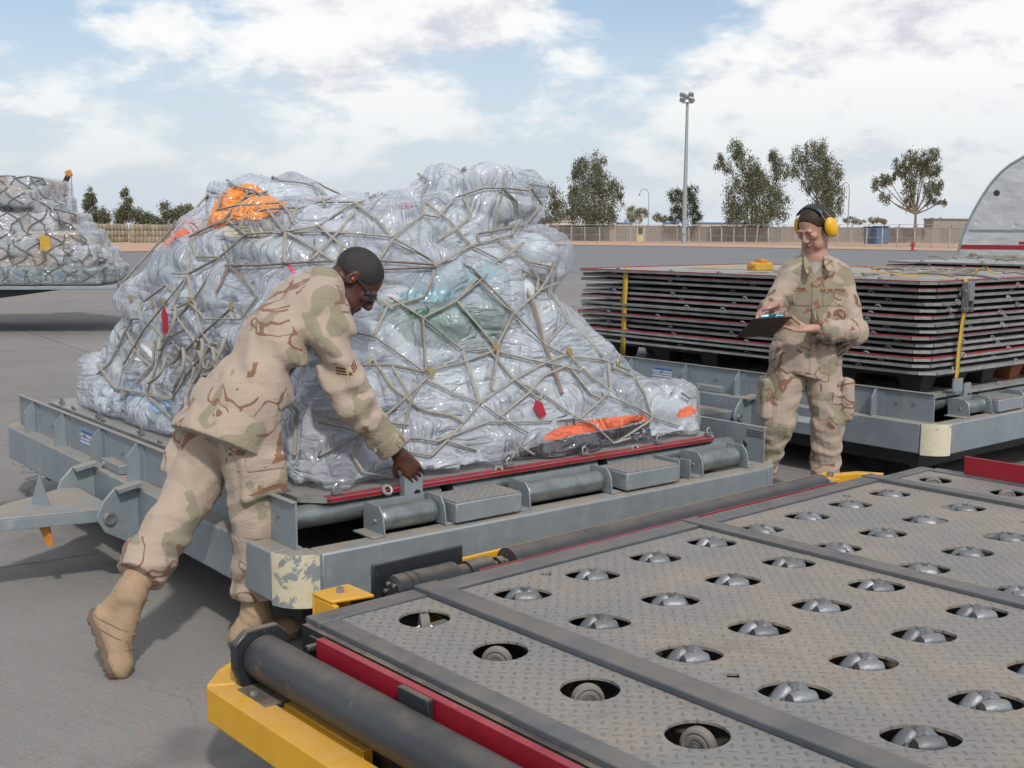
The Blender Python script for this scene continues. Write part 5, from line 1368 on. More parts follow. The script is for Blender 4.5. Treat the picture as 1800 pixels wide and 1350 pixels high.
# crease network: cells of taut film with sharp valleys between them
seeds = FV[rng.choice(len(FV), 800, replace=False)]
kc = KDTree(len(seeds))
for i, p in enumerate(seeds): kc.insert(Vector(p * np.array([1.0, 1.0, .62])), i)
kc.balance()
n2 = [kc.find_n(Vector(p * np.array([1.0, 1.0, .62])), 2) for p in FV]
edge = np.array([q[1][2] - q[0][2] for q in n2]); f1 = np.array([q[0][2] for q in n2])
off = .020 * (1 - np.exp(-(dd / .10) ** 2)) + .007 * np.minimum(edge / .05, 1) + .012 * np.abs(wob(FV * np.array([1, 1, .55]), 13., 11)) + .003 * wob(FV, 26., 2)
press = np.where(depth > -.022, -(depth + .022) * np.exp(-(lat_ / .042) ** 2), 0) * (dd < .16)
FV = FV + nr * (off * (1 - np.exp(-(lat_ / .035) ** 2)) + press)[:, None]
FV[:, 2] = np.maximum(FV[:, 2], .003)
fo = link_mesh('plastic_film', np_mesh('plastic_film', FV, FQ, M_FILM), load)
def film_patch(name, poly, mat, lift, sub_=3):
    o = LMI @ CAMP; Pw = np.array(LM.to_3x3()); Tw = np.array(LM.translation)
    cw_ = FV[FQ].mean(1) @ Pw.T + Tw - np.array(CAMP)
    cp, sp_ = math.cos(PITCH), math.sin(PITCH)
    def project(W):
        yc = W[..., 1] * cp - W[..., 2] * sp_; zc_ = W[..., 1] * sp_ + W[..., 2] * cp
        u = FPX * W[..., 0] / yc; v = -FPX * zc_ / yc
        return np.stack([900 + u * math.cos(ROLL) - v * math.sin(ROLL), 675 + u * math.sin(ROLL) + v * math.cos(ROLL)], -1)
    def inside(P2):
        r = np.zeros(P2.shape[:-1], bool); n = len(poly)
        for i in range(n):
            (x1, y1), (x2, y2) = poly[i], poly[(i + 1) % n]
            c_ = ((y1 > P2[..., 1]) != (y2 > P2[..., 1])) & (P2[..., 0] < (x2 - x1) * (P2[..., 1] - y1) / (y2 - y1 + 1e-9) + x1); r ^= c_
        return r
    fn2 = np.cross(FV[FQ[:, 2]] - FV[FQ[:, 0]], FV[FQ[:, 3]] - FV[FQ[:, 1]]) @ Pw.T
    pc = project(cw_); lo = np.min(poly, 0) - 12; hi = np.max(poly, 0) + 12
    sel = np.where(((fn2 * cw_).sum(1) < 0) & (pc > lo).all(1) & (pc < hi).all(1))[0]
    VV = []; k = 0
    t = np.linspace(0, 1, sub_ + 1)
    q = FV[FQ[sel]] + (nr[FQ[sel]] * lift)
    for i in range(sub_):
        for j in range(sub_):
            cell = [((1 - a) * (1 - b))[..., None, None] * q[:, 0] + (a * (1 - b)) * q[:, 1] + (a * b) * q[:, 2] + ((1 - a) * b) * q[:, 3] for a, b in ((t[i], t[j]), (t[i + 1], t[j]), (t[i + 1], t[j + 1]), (t[i], t[j + 1]))]
            cell = np.stack([c_.reshape(-1, 3) for c_ in cell], 1)
            ok = inside(project(cell.mean(1) @ Pw.T + Tw - np.array(CAMP)))
            VV.append(cell[ok])
    VV = np.concatenate(VV)
    if len(VV) == 0: return None
    me = np_mesh(name, VV.reshape(-1, 3), np.arange(len(VV) * 4).reshape(-1, 4), mat)
    bm = bmesh.new(); bm.from_mesh(me); bmesh.ops.remove_doubles(bm, verts=bm.verts, dist=.0004)
    left = set(bm.faces); best = []
    while left:
        st = [left.pop()]; isl = list(st)
        while st:
            f = st.pop()
            for e_ in f.edges:
                for g_ in e_.link_faces:
                    if g_ in left: left.discard(g_); st.append(g_); isl.append(g_)
        if len(isl) > len(best): best = isl
    keep = set(best); bmesh.ops.delete(bm, geom=[f for f in bm.faces if f not in keep], context='FACES')
    bm.to_mesh(me); bm.free(); me.shade_smooth()
    return link_mesh(name, me, load)
def glossy_sheet(name, c):
    m = film_material(name, c, .86, .97); return m
G_OR = glossy_sheet('orange_plastic', (0.74, 0.235, 0.02)); G_RD = glossy_sheet('orange_red_plastic', (0.66, 0.12, 0.035)); G_BK = glossy_sheet('black_plastic', (0.045, 0.045, 0.055)); G_TL = glossy_sheet('teal_plastic', (0.24, 0.40, 0.46)); G_PK = glossy_sheet('pink_plastic', (0.80, 0.10, 0.18)); G_BL = glossy_sheet('blue_plastic', (0.20, 0.38, 0.60)); G_TN = glossy_sheet('tan_paper', (0.46, 0.42, 0.33)); G_GN = glossy_sheet('dark_green_plastic', (0.09, 0.18, 0.14))
film_patch('orange_sheet', [(362, 398), (378, 352), (402, 331), (432, 322), (452, 326), (480, 348), (505, 356), (488, 372), (452, 388), (430, 384), (405, 392), (385, 402)], G_OR, .003)
film_patch('orange_patch', [(288, 428), (300, 408), (322, 402), (334, 408), (308, 420), (294, 432)], G_RD, .003)
film_patch('orange_case', [(955, 768), (985, 748), (1040, 738), (1100, 730), (1132, 728), (1138, 738), (1080, 752), (1010, 764), (962, 776)], G_RD, .003)
film_patch('black_case', [(905, 798), (960, 778), (1012, 766), (1082, 754), (1140, 741), (1146, 768), (1090, 782), (1000, 795), (930, 808)], G_BK, .003)
film_patch('orange_patch', [(1195, 720), (1215, 712), (1226, 722), (1212, 732), (1190, 734)], G_RD, .003)
film_patch('teal_sheet', [(694, 516), (735, 508), (785, 506), (800, 522), (770, 532), (715, 530)], G_TL, .003)
film_patch('green_sheet', [(712, 548), (760, 538), (748, 556), (722, 560)], G_GN, .003)
film_patch('pink_label', [(692, 358), (724, 348), (728, 366), (714, 372)], G_PK, .004)
film_patch('pink_mark', [(500, 462), (506, 461), (520, 478), (514, 480)], G_PK, .004)
film_patch('tan_label', [(392, 402), (430, 396), (470, 402), (468, 418), (430, 416), (394, 416)], G_TN, .003)
film_patch('blue_patch', [(262, 706), (296, 702), (300, 722), (272, 726)], G_BL, .003)
film_patch('white_sack', [(226, 628), (250, 604), (272, 622), (268, 636), (240, 634)], M_BAGS[3], .004)
rr_ = random.Random(5)
for p, mt in paths:
    if len(p) < 2: continue
    pts = [l for l, n in p]
    if len(pts) > 30: pts = pts[::2] + [pts[-1]]
    MB().tube(pts, rr_.uniform(.0066, .0088) if not mt else .0085, 6, flat=.7).build('rope', M_ROPE2 if mt else M_ROPE, net, smooth=60)
# slack loops on the left end
for k in range(7):
    px, py = rr_.uniform(195, 400), rr_.uniform(540, 690)
    l, n = cast_px(px, py); pts = []
    a0 = rr_.uniform(0, 6.28); r0 = rr_.uniform(.05, .13); t1 = n.orthogonal().normalized(); t2 = n.cross(t1)
    for q in range(9):
        a = a0 + q * .55; w = l + t1 * (r0 * math.cos(a)) + t2 * (r0 * 1.5 * math.sin(a)); loc, nn, i_, d_ = fbvh.find_nearest(w); pts.append(loc + nn * (.03 + .03 * math.sin(q * .39)))
    MB().tube(pts, .0085, 6, flat=.75).build('rope', M_ROPE, net, smooth=60)
# knots, hooks, tags
hk = MB()
hk.tube([(0, 0, .03), (.012, 0, .034), (.022, 0, .02), (.020, 0, 0), (.008, 0, -.016), (-.012, 0, -.012), (-.018, 0, .002)], [.006, .008, .009, .009, .008, .006, .003], 7)
hk.prism([(-.016, -.03), (.016, -.03), (.022, .02), (0, .034), (-.022, .02)], -.003, .003, Matrix(((1, 0, 0, 0), (0, 0, 1, .008), (0, 1, 0, 0), (0, 0, 0, 1))))
hook_me = hk.mesh('hook', M_BRASS, 50)
def stick(me, name, px, py, lift=.012, sc=1.0, spin=0., parent=net):
    l, n = cast_px(px, py)
    o = inst(name, me, parent); o.matrix_local = frame(l + n * lift, n.cross(Vector((0, 0, 1))), Vector((0, 0, 1))) @ Matrix.Rotation(spin, 4, 'Y') @ Matrix.Scale(sc, 4); return o
for px, py in ((757, 655), (872, 612), (410, 540), (335, 530), (290, 532), (1000, 620), (1085, 640), (232, 525), (195, 520)): stick(hook_me, 'hook', px, py, .006, .62, rr_.uniform(-.6, .6))
tg = MB(); tg.prism([(-.02, -.05), (.022, -.045), (.03, .03), (.005, .055), (-.025, .02)], -.0015, .0015, Matrix(((1, 0, 0, 0), (0, 0, 1, 0), (0, 1, 0, 0), (0, 0, 0, 1)))); tag_me = tg.mesh('red_tag', M_TAGRED)
stick(tag_me, 'red_tag', 945, 722, .02, .9, .5); stick(tag_me, 'red_tag', 299, 565, .025, 1.3, 0)
kn = MB(); kn.lathe([(0, -.018), (.013, -.014), (.018, 0), (.013, .014), (0, .018)], 8); kn_me = kn.mesh('knot', M_ROPE, 60)
# rope ends meet fittings on the pallet rim
fit = MB(); fit.box(-.02, .02, -.012, .012, 0, .014); fit.tube([(-.012, 0, .01), (-.012, 0, .03), (0, 0, .038), (.012, 0, .03), (.012, 0, .01)], .005, 6); fit_me = fit.mesh('net_fitting', M_BOLT)
for x in (.12, .42, .95, 1.38, 1.85, 2.2): inst('net_fitting', fit_me, net, (x, .012, .001))
for y in (.5, 1.1, 1.7, 2.3, 2.9): inst('net_fitting', fit_me, net, (.012, y, .001), (0, 0, R(90)))
# coloured cloth showing through the film, flat label
lab = MB(); lab.prism([(-.05, -.03), (.045, -.035), (.05, .035), (-.045, .03)], -.002, .002, Matrix(((1, 0, 0, 0), (0, 0, 1, 0), (0, 1, 0, 0), (0, 0, 0, 1))))
sc_ = MB(); sc_.prism([(-.06, -.04), (.07, -.05), (.04, .03), (0.01, .07)], -.004, .004, Matrix(((1, 0, 0, 0), (0, 0, 1, 0), (0, 1, 0, 0), (0, 0, 0, 1))))
pk = MB(); pts = []
for k in range(7): pts.append(None)
l, n = cast_px(722, 345)
cone_ = MB(); cone_.add([(-.10, .02, -.06), (.08, .05, -.06), (.06, -.06, -.06), (-.08, -.07, -.06), (.03, 0, .11)], [(0, 1, 4), (1, 2, 4), (2, 3, 4), (3, 0, 4)])
pk_o = cone_.build('film_peak', M_FILM, load); pk_o.location = l + Vector((0, 0, .03)); pk_o.modifiers.new('s', 'SUBSURF').levels = 2; pk_o.modifiers['s'].render_levels = 2

# ---------------------------------------------------------------- the strapped boxes at the far left
YL = 17.0
Pc = at_y(204, 503, YL)                     # right corner of that pallet
BY = R(8)
bx_ = Vector((-math.cos(BY), -math.sin(BY), 0)); zt = Pc.z
BO = Pc - Vector((0, 0, zt)) + bx_ * 3.2
cart = empty('pallet_trailer', BO, BY, 'low dark trailer under the netted cardboard boxes at far left', 'trailer')
MB().box(-.10, 3.24, -.05, 2.4, zt - .05, zt).build('deck', M_GALV, cart, bevel=.005)
MB().prism([(0, zt - .051), (2.45, zt - .051), (1.7, zt - .16), (1.25, zt - .22), (0, zt - .22)], .3, 2.1, Matrix(((1, 0, 0, 0), (0, 0, 1, 0), (0, 1, 0, 0), (0, 0, 0, 1)))).build('chassis', M_BLACK, cart)
for x in (.55,):
    for y in (.35, 2.05):
        MB().lathe([(0, -.1), (.2, -.1), (.25, -.09), (.28, -.04), (.28, .04), (.25, .09), (.2, .1), (0, .1)], 24, Matrix.Translation((x - .55, y, .28)) @ Matrix.Rotation(R(90), 4, 'X')).build('wheel', M_RUBBER, cart)
l2 = empty('netted_boxes', BO + Vector((0, 0, zt + .001)), BY, 'heap of cardboard boxes and white parcels in plastic at far left', 'cargo load')
f2 = SDF((-.3, -.3, -.02), (3.6, 2.8, 1.9), .035)
def xr(z): return float(np.interp(z, [0, .35, .6, 1.0, 1.25, 1.6], [3.08, 2.86, 2.70, 2.36, 2.15, 2.0]))
bxs = []
for L in range(6):
    z = .14 + L * .265
    t = 0.1
    while t < xr(z) - .1:
        w = rs.uniform(.28, .5); c = (min(t + w / 2 + rs.uniform(-.05, .05), xr(z) - w * .45 + rs.uniform(-.10, .02)), .28 + .10 * L * .6 + rs.uniform(-.03, .03), z)
        bxs.append((c, (w * .52, rs.uniform(.22, .28), .135), rs.uniform(-.15, .15))); t += w
    for y in (.75, 1.25, 1.75, 2.1):
        bxs.append(((xr(z) - .26, y, z), (.27, .27, .135), rs.uniform(-.2, .2)))
for k in range(26):
    z = rs.uniform(.2, 1.45); s_ = rs.uniform(.09, .17)
    bxs.append(((xr(z) - s_ * .7, rs.uniform(.22, 2.0) , z), (s_ * 1.2, s_, s_ * .8), rs.uniform(-.6, .6)))
for k in range(22):
    z = rs.uniform(.2, 1.45); s_ = rs.uniform(.09, .16)
    bxs.append(((rs.uniform(.2, xr(z) - .2), .12 + .06 * z / .265 * .6, z), (s_ * 1.3, s_, s_ * .9), rs.uniform(-.4, .4)))
bxs.append(((1.2, 1.3, .8), (1.0, .7, .78), 0))
b_cols = [M_CARD, M_BAGS[2], M_BAGS[3], M_BAGS[2], M_BAGS[0], M_BAGS[4], M_BAGS[1], M_CARD]
for i, (c, h, rz) in enumerate(bxs):
    m = M_CARD if c[2] > 1.3 and rs.uniform() < .75 else b_cols[rs.integers(len(b_cols))]
    if c[2] < .2: m = M_DKT if 'M_DKT' in globals() else (M_DKT := bag_material('dark_teal_bale', (0.10, 0.15, 0.18)))
    o = link_mesh('parcel', bag_mesh(np.array(h), i + 300, m, 6.0, .02), l2); o.location = c; o.rotation_euler = (rs.uniform(-.06, .06), rs.uniform(-.06, .06), rz)
    f2.rbox(c, np.array(h) + .012, .05, np.array(Matrix.Rotation(rz, 3, 'Z')), k=.05)
f2.F = np.maximum(f2.F, -(f2.points()[..., 2] - .004))
V2, Q2 = f2.extract(); V2 = laplace(V2, Q2, 1, .5); V2[:, 2] = np.maximum(V2[:, 2], .004)
M_FILM2 = film_material('thin_film', (0.52, 0.55, 0.58), 0.20, 0.46, .7)
link_mesh('plastic_film', np_mesh('plastic_film', V2, Q2, M_FILM2), l2)
bv2 = BVHTree.FromPolygons([Vector(p) for p in V2], [tuple(q) for q in Q2])
n2_ = empty('cargo_net', BO + Vector((0, 0, zt + .001)), BY, 'dark rope net over the cardboard boxes at far left', 'cargo net')
M_ROPED = weathered('dark_rope', (0.15, 0.145, 0.13), (0.11, 0.11, 0.10), rough=.9)
LM2 = Matrix.Translation(n2_.location) @ Matrix.Rotation(BY, 4, 'Z'); LI2 = LM2.inverted()
for sgn in (-1, 1):
    for k in range(-8, 16):
        pts = []
        for q in range(24):
            z = q * .075; x = k * .30 + sgn * z * .95 + (0 if sgn > 0 else 1.2) + .05 * math.sin(q * 1.7 + k)
            if not -.05 < x < 3.15 or z > 1.75: 
                if len(pts) > 2: MB().tube(pts, .010, 5).build('rope', M_ROPED, n2_)
                pts = []; continue
            h_ = bv2.ray_cast(Vector((x, -1.0, z)), Vector((0, 1, 0)))
            if h_[0] is None: h_ = bv2.find_nearest(Vector((min(x, xr(z)), .3, z)))
            pts.append(h_[0] + h_[1] * .004)
        if len(pts) > 2: MB().tube(pts, .010, 5).build('rope', M_ROPED, n2_)
yt = MB(); yt.prism([(-.07, -.12), (.09, -.10), (.07, .1), (-.06, .12)], -.004, .004, Matrix(((1, 0, 0, 0), (0, 0, 1, 0), (0, 1, 0, 0), (0, 0, 0, 1)))); h_ = bv2.ray_cast(Vector((3.2 - (204 - 86) / 118., -1, .62)), Vector((0, 1, 0)))
o = yt.build('yellow_parcel_label', M_STRAP, l2); o.location = (h_[0] if h_[0] else Vector((2.2, .1, .62))) + Vector((0, -.01, 0))
# ---------------------------------------------------------------- people
def camo_material(name):
    m, nt, out = new_mat(name)
    co = node(nt, 'ShaderNodeTexCoord').outputs['Object']
    g = noise(nt, mapping(nt, co, scale=(1, 1, .8)), 5.2, 2.5, 0.5, 0.5)
    wv = noise(nt, co, 13.0, 1.0, 0.5, out=1)
    cw = node(nt, 'ShaderNodeVectorMath', {0: co, 1: node(nt, 'ShaderNodeVectorMath', {0: wv, 3: 0.045}, operation='SCALE').outputs[0]}, operation='ADD').outputs[0]
    br = noise(nt, mapping(nt, cw, (3.1, 1.7, .4), (.5, .3, 0), (1, 1, 1.35)), 7.2, 0.8, 0.5, 0.9)
    br2 = noise(nt, mapping(nt, co, (7.7, 2.1, 5.4)), 4.6, 0.5, 0.5)
    band = math_(nt, 'MULTIPLY', math_(nt, 'GREATER_THAN', br, 0.535), math_(nt, 'LESS_THAN', br, 0.60))
    brown = math_(nt, 'MULTIPLY', band, math_(nt, 'GREATER_THAN', br2, 0.495))
    c = mixc(nt, ramp(nt, g, 0.55, 0.562), (0.380, 0.305, 0.245), (0.225, 0.207, 0.138))
    c = mixc(nt, brown, c, (0.175, 0.062, 0.034))
    fine = noise(nt, co, 300.0, 2.0, 0.6); sm = noise(nt, co, 9.0, 3.0, 0.5)
    c = mixc(nt, 0.25, c, mixc(nt, sm, (0.19, 0.165, 0.13), (0.42, 0.36, 0.30)))
    wr = noise(nt, mapping(nt, co, rot=(.4, .3, .2), scale=(1, 1, 2.2)), 17.0, 3.0, 0.55, 0.6)
    h = math_(nt, 'ADD', math_(nt, 'MULTIPLY', math_(nt, 'ABSOLUTE', math_(nt, 'SUBTRACT', wr, .5)), 1.6), math_(nt, 'MULTIPLY', fine, 0.05))
    bp = node(nt, 'ShaderNodeBump', {'Strength': 0.35, 'Distance': 0.012, 'Height': h}).outputs[0]
    principled(nt, out, Base_Color=c, Roughness=0.92, Normal=bp, Specular_IOR_Level=0.15, Sheen_Weight=0.15)
    return m
M_CAMO = camo_material('desert_camouflage_cloth')
def skin_material(name, c, c2, rough=.45):
    m, nt, out = new_mat(name)
    co = node(nt, 'ShaderNodeTexCoord').outputs['Object']
    cc = mixc(nt, ramp(nt, noise(nt, co, 16.0, 3.0, .5), .35, .65), c, c2)
    bp = node(nt, 'ShaderNodeBump', {'Strength': 0.12, 'Distance': 0.004, 'Height': noise(nt, co, 150.0, 3.0, .6)}).outputs[0]
    principled(nt, out, Base_Color=cc, Roughness=rough, Normal=bp, Subsurface_Weight=0.08, Subsurface_Radius=(.01, .004, .002), Specular_IOR_Level=.4)
    return m
M_SKIN_D = skin_material('dark_skin', (0.060, 0.024, 0.016), (0.082, 0.034, 0.022))
M_SKIN_L = skin_material('fair_skin', (0.43, 0.255, 0.195), (0.38, 0.21, 0.16), .5)
M_HAIR = weathered('black_hair', (0.012, 0.010, 0.011), (0.02, 0.017, 0.016), scale=60, rough=.55, bump=.5, bscale=250, stretch=(1, 1, 1))
M_HAIRB = weathered('dark_brown_hair', (0.034, 0.020, 0.014), (0.055, 0.032, 0.022), scale=40, rough=.55, bump=.3, bscale=120, stretch=(6, 1, 1), spec=.25)
M_BOOT = weathered('tan_suede', (0.36, 0.255, 0.165), (0.30, 0.21, 0.135), scale=12, rough=.9, bump=.3, bscale=90)
M_SOLE = weathered('tan_sole', (0.15, 0.105, 0.075), (0.11, 0.08, 0.06), scale=20, rough=.85, bump=.4, bscale=60)
M_TEE = weathered('tan_undershirt', (0.36, 0.34, 0.30), rough=.9)
M_LIP = weathered('lips', (0.36, 0.12, 0.11), rough=.45); M_LIPD = weathered('dark_lips', (0.075, 0.025, 0.022), rough=.45)
M_BROW = weathered('eyebrow', (0.05, 0.03, 0.022), rough=.8)
M_PATCHT = weathered('patch_tan', (0.46, 0.38, 0.27), rough=.9); M_PATCHB = weathered('patch_brown', (0.13, 0.04, 0.025), rough=.9)

def v_(p): return np.array(p, float)
def near_band(S, w=.03):
    I = np.argwhere(np.abs(S.F) < w)
    return I, S.lo + S.res * I
def add_field(S, fn, w=.03):
    I, P = near_band(S, w)
    S.F[tuple(I.T)] += fn(P).astype(np.float32)
def axis_coord(P, a, b):
    a, b = v_(a), v_(b); d = b - a; L = np.linalg.norm(d); d /= L
    t = (P - a) @ d; w = np.linalg.norm(P - a - t[:, None] * d, axis=1)
    return t, w, L
def rings(P, a, b, amp, lam, rad, t0=None, sig=.12, seed=0, skew=0.0):
    """soft folds across a limb, strongest at t0 along it"""
    t, w, L = axis_coord(P, a, b)
    d_ = (v_(b) - v_(a)) / L; pp_ = np.cross(d_, _WD[seed % 24][0]); pp_ /= np.linalg.norm(pp_)
    ph = 2 * np.pi * (t + .75 * ((P - v_(a)) @ pp_)) / (lam * 1.35) + 3.0 * wob(P, 8.0, seed) + skew
    amp = amp * .62 * (1.0 + wob(P, 9.0, seed + 5))
    f = np.clip(1.4 - w / rad, 0, 1) * (t > -.05) * (t < L + .05)
    if t0 is not None: f = f * (.25 + np.exp(-((t - t0 * L) / sig) ** 2))
    s = np.sin(ph); return -amp * f * (s - .35 * np.cos(2 * ph + 1.0))
def finish(name, S, mat, parent, base, it=1, lam=.5):
    V, Q = S.extract()
    if it: V = laplace(V, Q, it, lam)
    return link_mesh(name, np_mesh(name, V - v_(base), Q, mat), parent)

def head_sdf(S, C, Fd, U, fem=False, k=.012):
    """skull, face and ears; returns local->world"""
    Fd = v_(Fd) / np.linalg.norm(Fd); U = v_(U); U = U - Fd * (U @ Fd); U /= np.linalg.norm(U); Rr = np.cross(Fd, U)
    M = np.stack([Rr, Fd, U], 1); C = v_(C)
    W = lambda p: C + M @ v_(p)
    s = 1.0 if fem else 1.05
    E = lambda c, r, k=.02, op='add': S.ell(W(v_(c) * s), v_(r) * s, M, k, op)
    E((0, -.014, .034), (.075, .097, .084), .02)
    E((0, .030, -.022), (.062, .066, .085), .03)
    E((0, .045, -.068), (.045, .046, .050), .03)
    E((0, .078, -.098), (.021, .020, .020), .025)
    for q in (-1, 1):
        E((q * .042, .048, -.072), (.020, .040, .034), .03)              # jaw
        E((q * .040, .072, -.014), (.022, .020, .018), .02)              # cheek bone
        E((q * .026, .087, .022), (.024, .012, .009), .014)              # brow
        E((q * .031, .095, .002), (.017, .012, .011), .010, 'sub')       # eye socket
        E((q * .031, .0815, .001), (.0145, .0125, .0115), .004)          # eyeball and lid
        E((q * .031, .092, -.0005), (.0135, .0035, .0016), .002, 'sub')  # lid line
        E((q * .076, -.012, -.004), (.010, .020, .032), .008)            # ear
        E((q * .083, -.008, .000), (.006, .011, .017), .005, 'sub')
        E((q * .010, .101, -.036), (.0085, .011, .008), .008)            # nostril wing
    S.cone(W(v_((0, .092, .018)) * s), W(v_((0, .112, -.026)) * s), .0075 * s, .0125 * s, .012)
    E((0, .111, -.030), (.0115, .011, .010), .010)
    E((0, .092, -.058), (.0235, .011, .0065), .008); E((0, .090, -.071), (.020, .011, .0075), .008)
    E((0, .104, -.0640), (.022, .008, .0016), .002, 'sub')
    return W, M
def hand_sdf(S, wrist, fdir, palm_n, thumb_side, curl, sc=1.0, spread=.10, thumb_curl=.5, rw=.024):
    """palm and five fingers: fdir = from wrist to knuckles, palm_n = direction the palm faces, thumb_side = +-1"""
    f = v_(fdir) / np.linalg.norm(fdir); n = v_(palm_n); n = n - f * (n @ f); n /= np.linalg.norm(n); s = np.cross(f, n) * thumb_side
    wr = v_(wrist)
    kn = wr + f * .092 * sc
    for q, wdt in ((-.028, .0135), (-.010, .0145), (.008, .0145), (.026, .0135)):
        S.cone(wr + f * .012 * sc + s * q * .62 * sc, kn + s * q * sc, .0175 * sc, wdt * sc, .014)
    S.cone(wr - f * .07 * sc, wr + f * .01 * sc, rw * 1.06 * sc, rw * sc, .02, (n, .78))
    ln = [(.036, .024, .020), (.044, .029, .022), (.047, .031, .023), (.043, .028, .022)]   # little .. index, thumb side last
    tips = []
    for i, q in enumerate((-.030, -.0105, .009, .028)):
        p = kn + s * q * sc; d = f + s * (q / .03) * spread; d /= np.linalg.norm(d); ang = 0.0
        rr = (.0083, .0092, .0096, .0093)[i] * sc
        for j, L in enumerate(ln[i]):
            ang += curl[i][j] if isinstance(curl[i], (tuple, list)) else curl[i]
            e = d * math.cos(ang) + n * math.sin(ang)
            p2 = p + e * L * sc; S.cone(p, p2, rr * (1 - .06 * j), rr * (.94 - .06 * j), .004); p = p2
        tips.append(p)
    tb = wr + f * .028 * sc + s * .026 * sc + n * .006 * sc
    d0 = f * .62 + s * .62 + n * .45; d0 /= np.linalg.norm(d0)
    p1 = tb + d0 * .040 * sc; d1 = f * .85 + s * (.35 - .5 * thumb_curl) + n * (.25 + .6 * thumb_curl); d1 /= np.linalg.norm(d1)
    p2 = p1 + d1 * .032 * sc; d2 = d1 + n * .35 * thumb_curl - s * .35 * thumb_curl; d2 /= np.linalg.norm(d2); p3 = p2 + d2 * .026 * sc
    S.cone(tb, p1, .0150 * sc, .0115 * sc, .012); S.cone(p1, p2, .0108 * sc, .0100 * sc, .004); S.cone(p2, p3, .0100 * sc, .0084 * sc, .004)
    return tips
def boot(name, parent, base, heel, toe, up, ankle, calf, side=1):
    """heel and toe on the sole line; up = away from the sole; ankle/calf = boot shaft"""
    heel, toe, ankle, calf = map(v_, (heel, toe, ankle, calf)); up = v_(up) / np.linalg.norm(up)
    fw = (toe - heel); L = np.linalg.norm(fw); fw /= L; up = up - fw * (up @ fw); up /= np.linalg.norm(up); lat = np.cross(fw, up)
    allp = np.stack([heel, toe, ankle, calf]); lo = allp.min(0) - .12; hi = allp.max(0) + .12
    S = SDF(lo, hi, .006)
    S.cone(heel + fw * .045 + up * .058, toe - fw * .055 + up * .046, .046, .042, .02)
    S.ell(toe - fw * .055 + up * .040, (.046, .058, .036), np.stack([lat, fw, up], 1), .02)
    S.cone(heel + fw * .150 + up * .064, ankle + fw * .01, .040, .051, .03)
    S.cone(heel + fw * .042 + up * .055, ankle - fw * .004, .041, .051, .03)
    S.cone(ankle, calf, .050, .054, .03)
    add_field(S, lambda P: rings(P, ankle - (calf - ankle) * .2, calf, .0028, .034, .09, seed=3) + .0015 * wob(P, 60., 2))
    def flat(P): return -((P - heel) @ up - .022)
    S.put(lo, hi, flat, .006, 'sub') if False else None
    I, P = near_band(S, .2); d = -((P - heel) @ up - .020); S.F[tuple(I.T)] = np.maximum(S.F[tuple(I.T)], d.astype(np.float32))
    add_field(S, lambda P: -.003 * (((P - heel) @ up < .055) & ((P - heel) @ fw < .085)) - .003 * (((P - heel) @ up < .052) & ((P - heel) @ fw > L - .085)) - .0035 * (((P - ankle) @ (calf - ankle) / np.linalg.norm(calf - ankle) > .045)))
    bo = finish(name, S, M_BOOT, parent, base, 0)
    T = SDF(lo, hi, .006)
    T.cone(heel + fw * .044 + up * .012, heel + fw * .13 + up * .012, .047, .042, .01); T.cone(heel + fw * .13 + up * .012, toe - fw * .053 + up * .012, .042, .053, .02)
    I, P = near_band(T, .2); hgt = (P - heel) @ up; al = (P - heel) @ fw
    lt = (P - heel) @ lat; tread = .008 * ((np.sin(al * 150 + 1.5 * np.sin(lt * 90)) > .1) | (np.abs(lt) < .004))
    T.F[tuple(I.T)] = np.maximum(np.maximum(T.F[tuple(I.T)], (hgt - .040)), -(hgt - tread)).astype(np.float32)
    V, Q = T.extract(); V = laplace(V, Q, 1, .3)
    link_mesh('sole', np_mesh('sole', V - v_(base), Q, M_SOLE), bo)
    bb = bv_of(bo, base); sd_ = (calf - ankle) / np.linalg.norm(calf - ankle)
    def on(p, d):
        h = bb.ray_cast(Vector(p + d * .15 - v_(base)), Vector(-d), .3); return (h[0] + Vector(d) * .002) if h[0] else Vector(p + d * .05 - v_(base))
    frt = fw - sd_ * (fw @ sd_); frt /= np.linalg.norm(frt)
    for k in range(6):
        t = k / 5.0; p = (heel + fw * .165 + up * .05) * (1 - t) + (ankle + (calf - ankle) * .75) * t; dd_ = up * (1 - t) + frt * t + fw * .25; dd_ /= np.linalg.norm(dd_)
        MB().tube([on(p + lat * x, dd_) for x in (-.028, -.012, .004, .02, .03)], .0026, 5).build('lace', M_BOOT, bo)
    for k in range(2):
        pts = [on(heel + fw * (.02 + .05 * k + .02 * q) + up * (.035 + .018 * q), -lat if lat[1] > 0 else lat) for q in range(6)]
        MB().tube(pts, .0016, 4).build('seam', M_SOLE, bo)
    return bo
def patch_on(parent, base, bv, P, n, up, mk):
    """stick flat pieces on cloth: mk(frame) builds them in xz"""
    hit = bv.find_nearest(Vector(P))
    return hit
def bv_of(o, base):
    me = o.data
    return BVHTree.FromPolygons([Vector(v.co) for v in me.vertices], [tuple(p.vertices) for p in me.polygons])
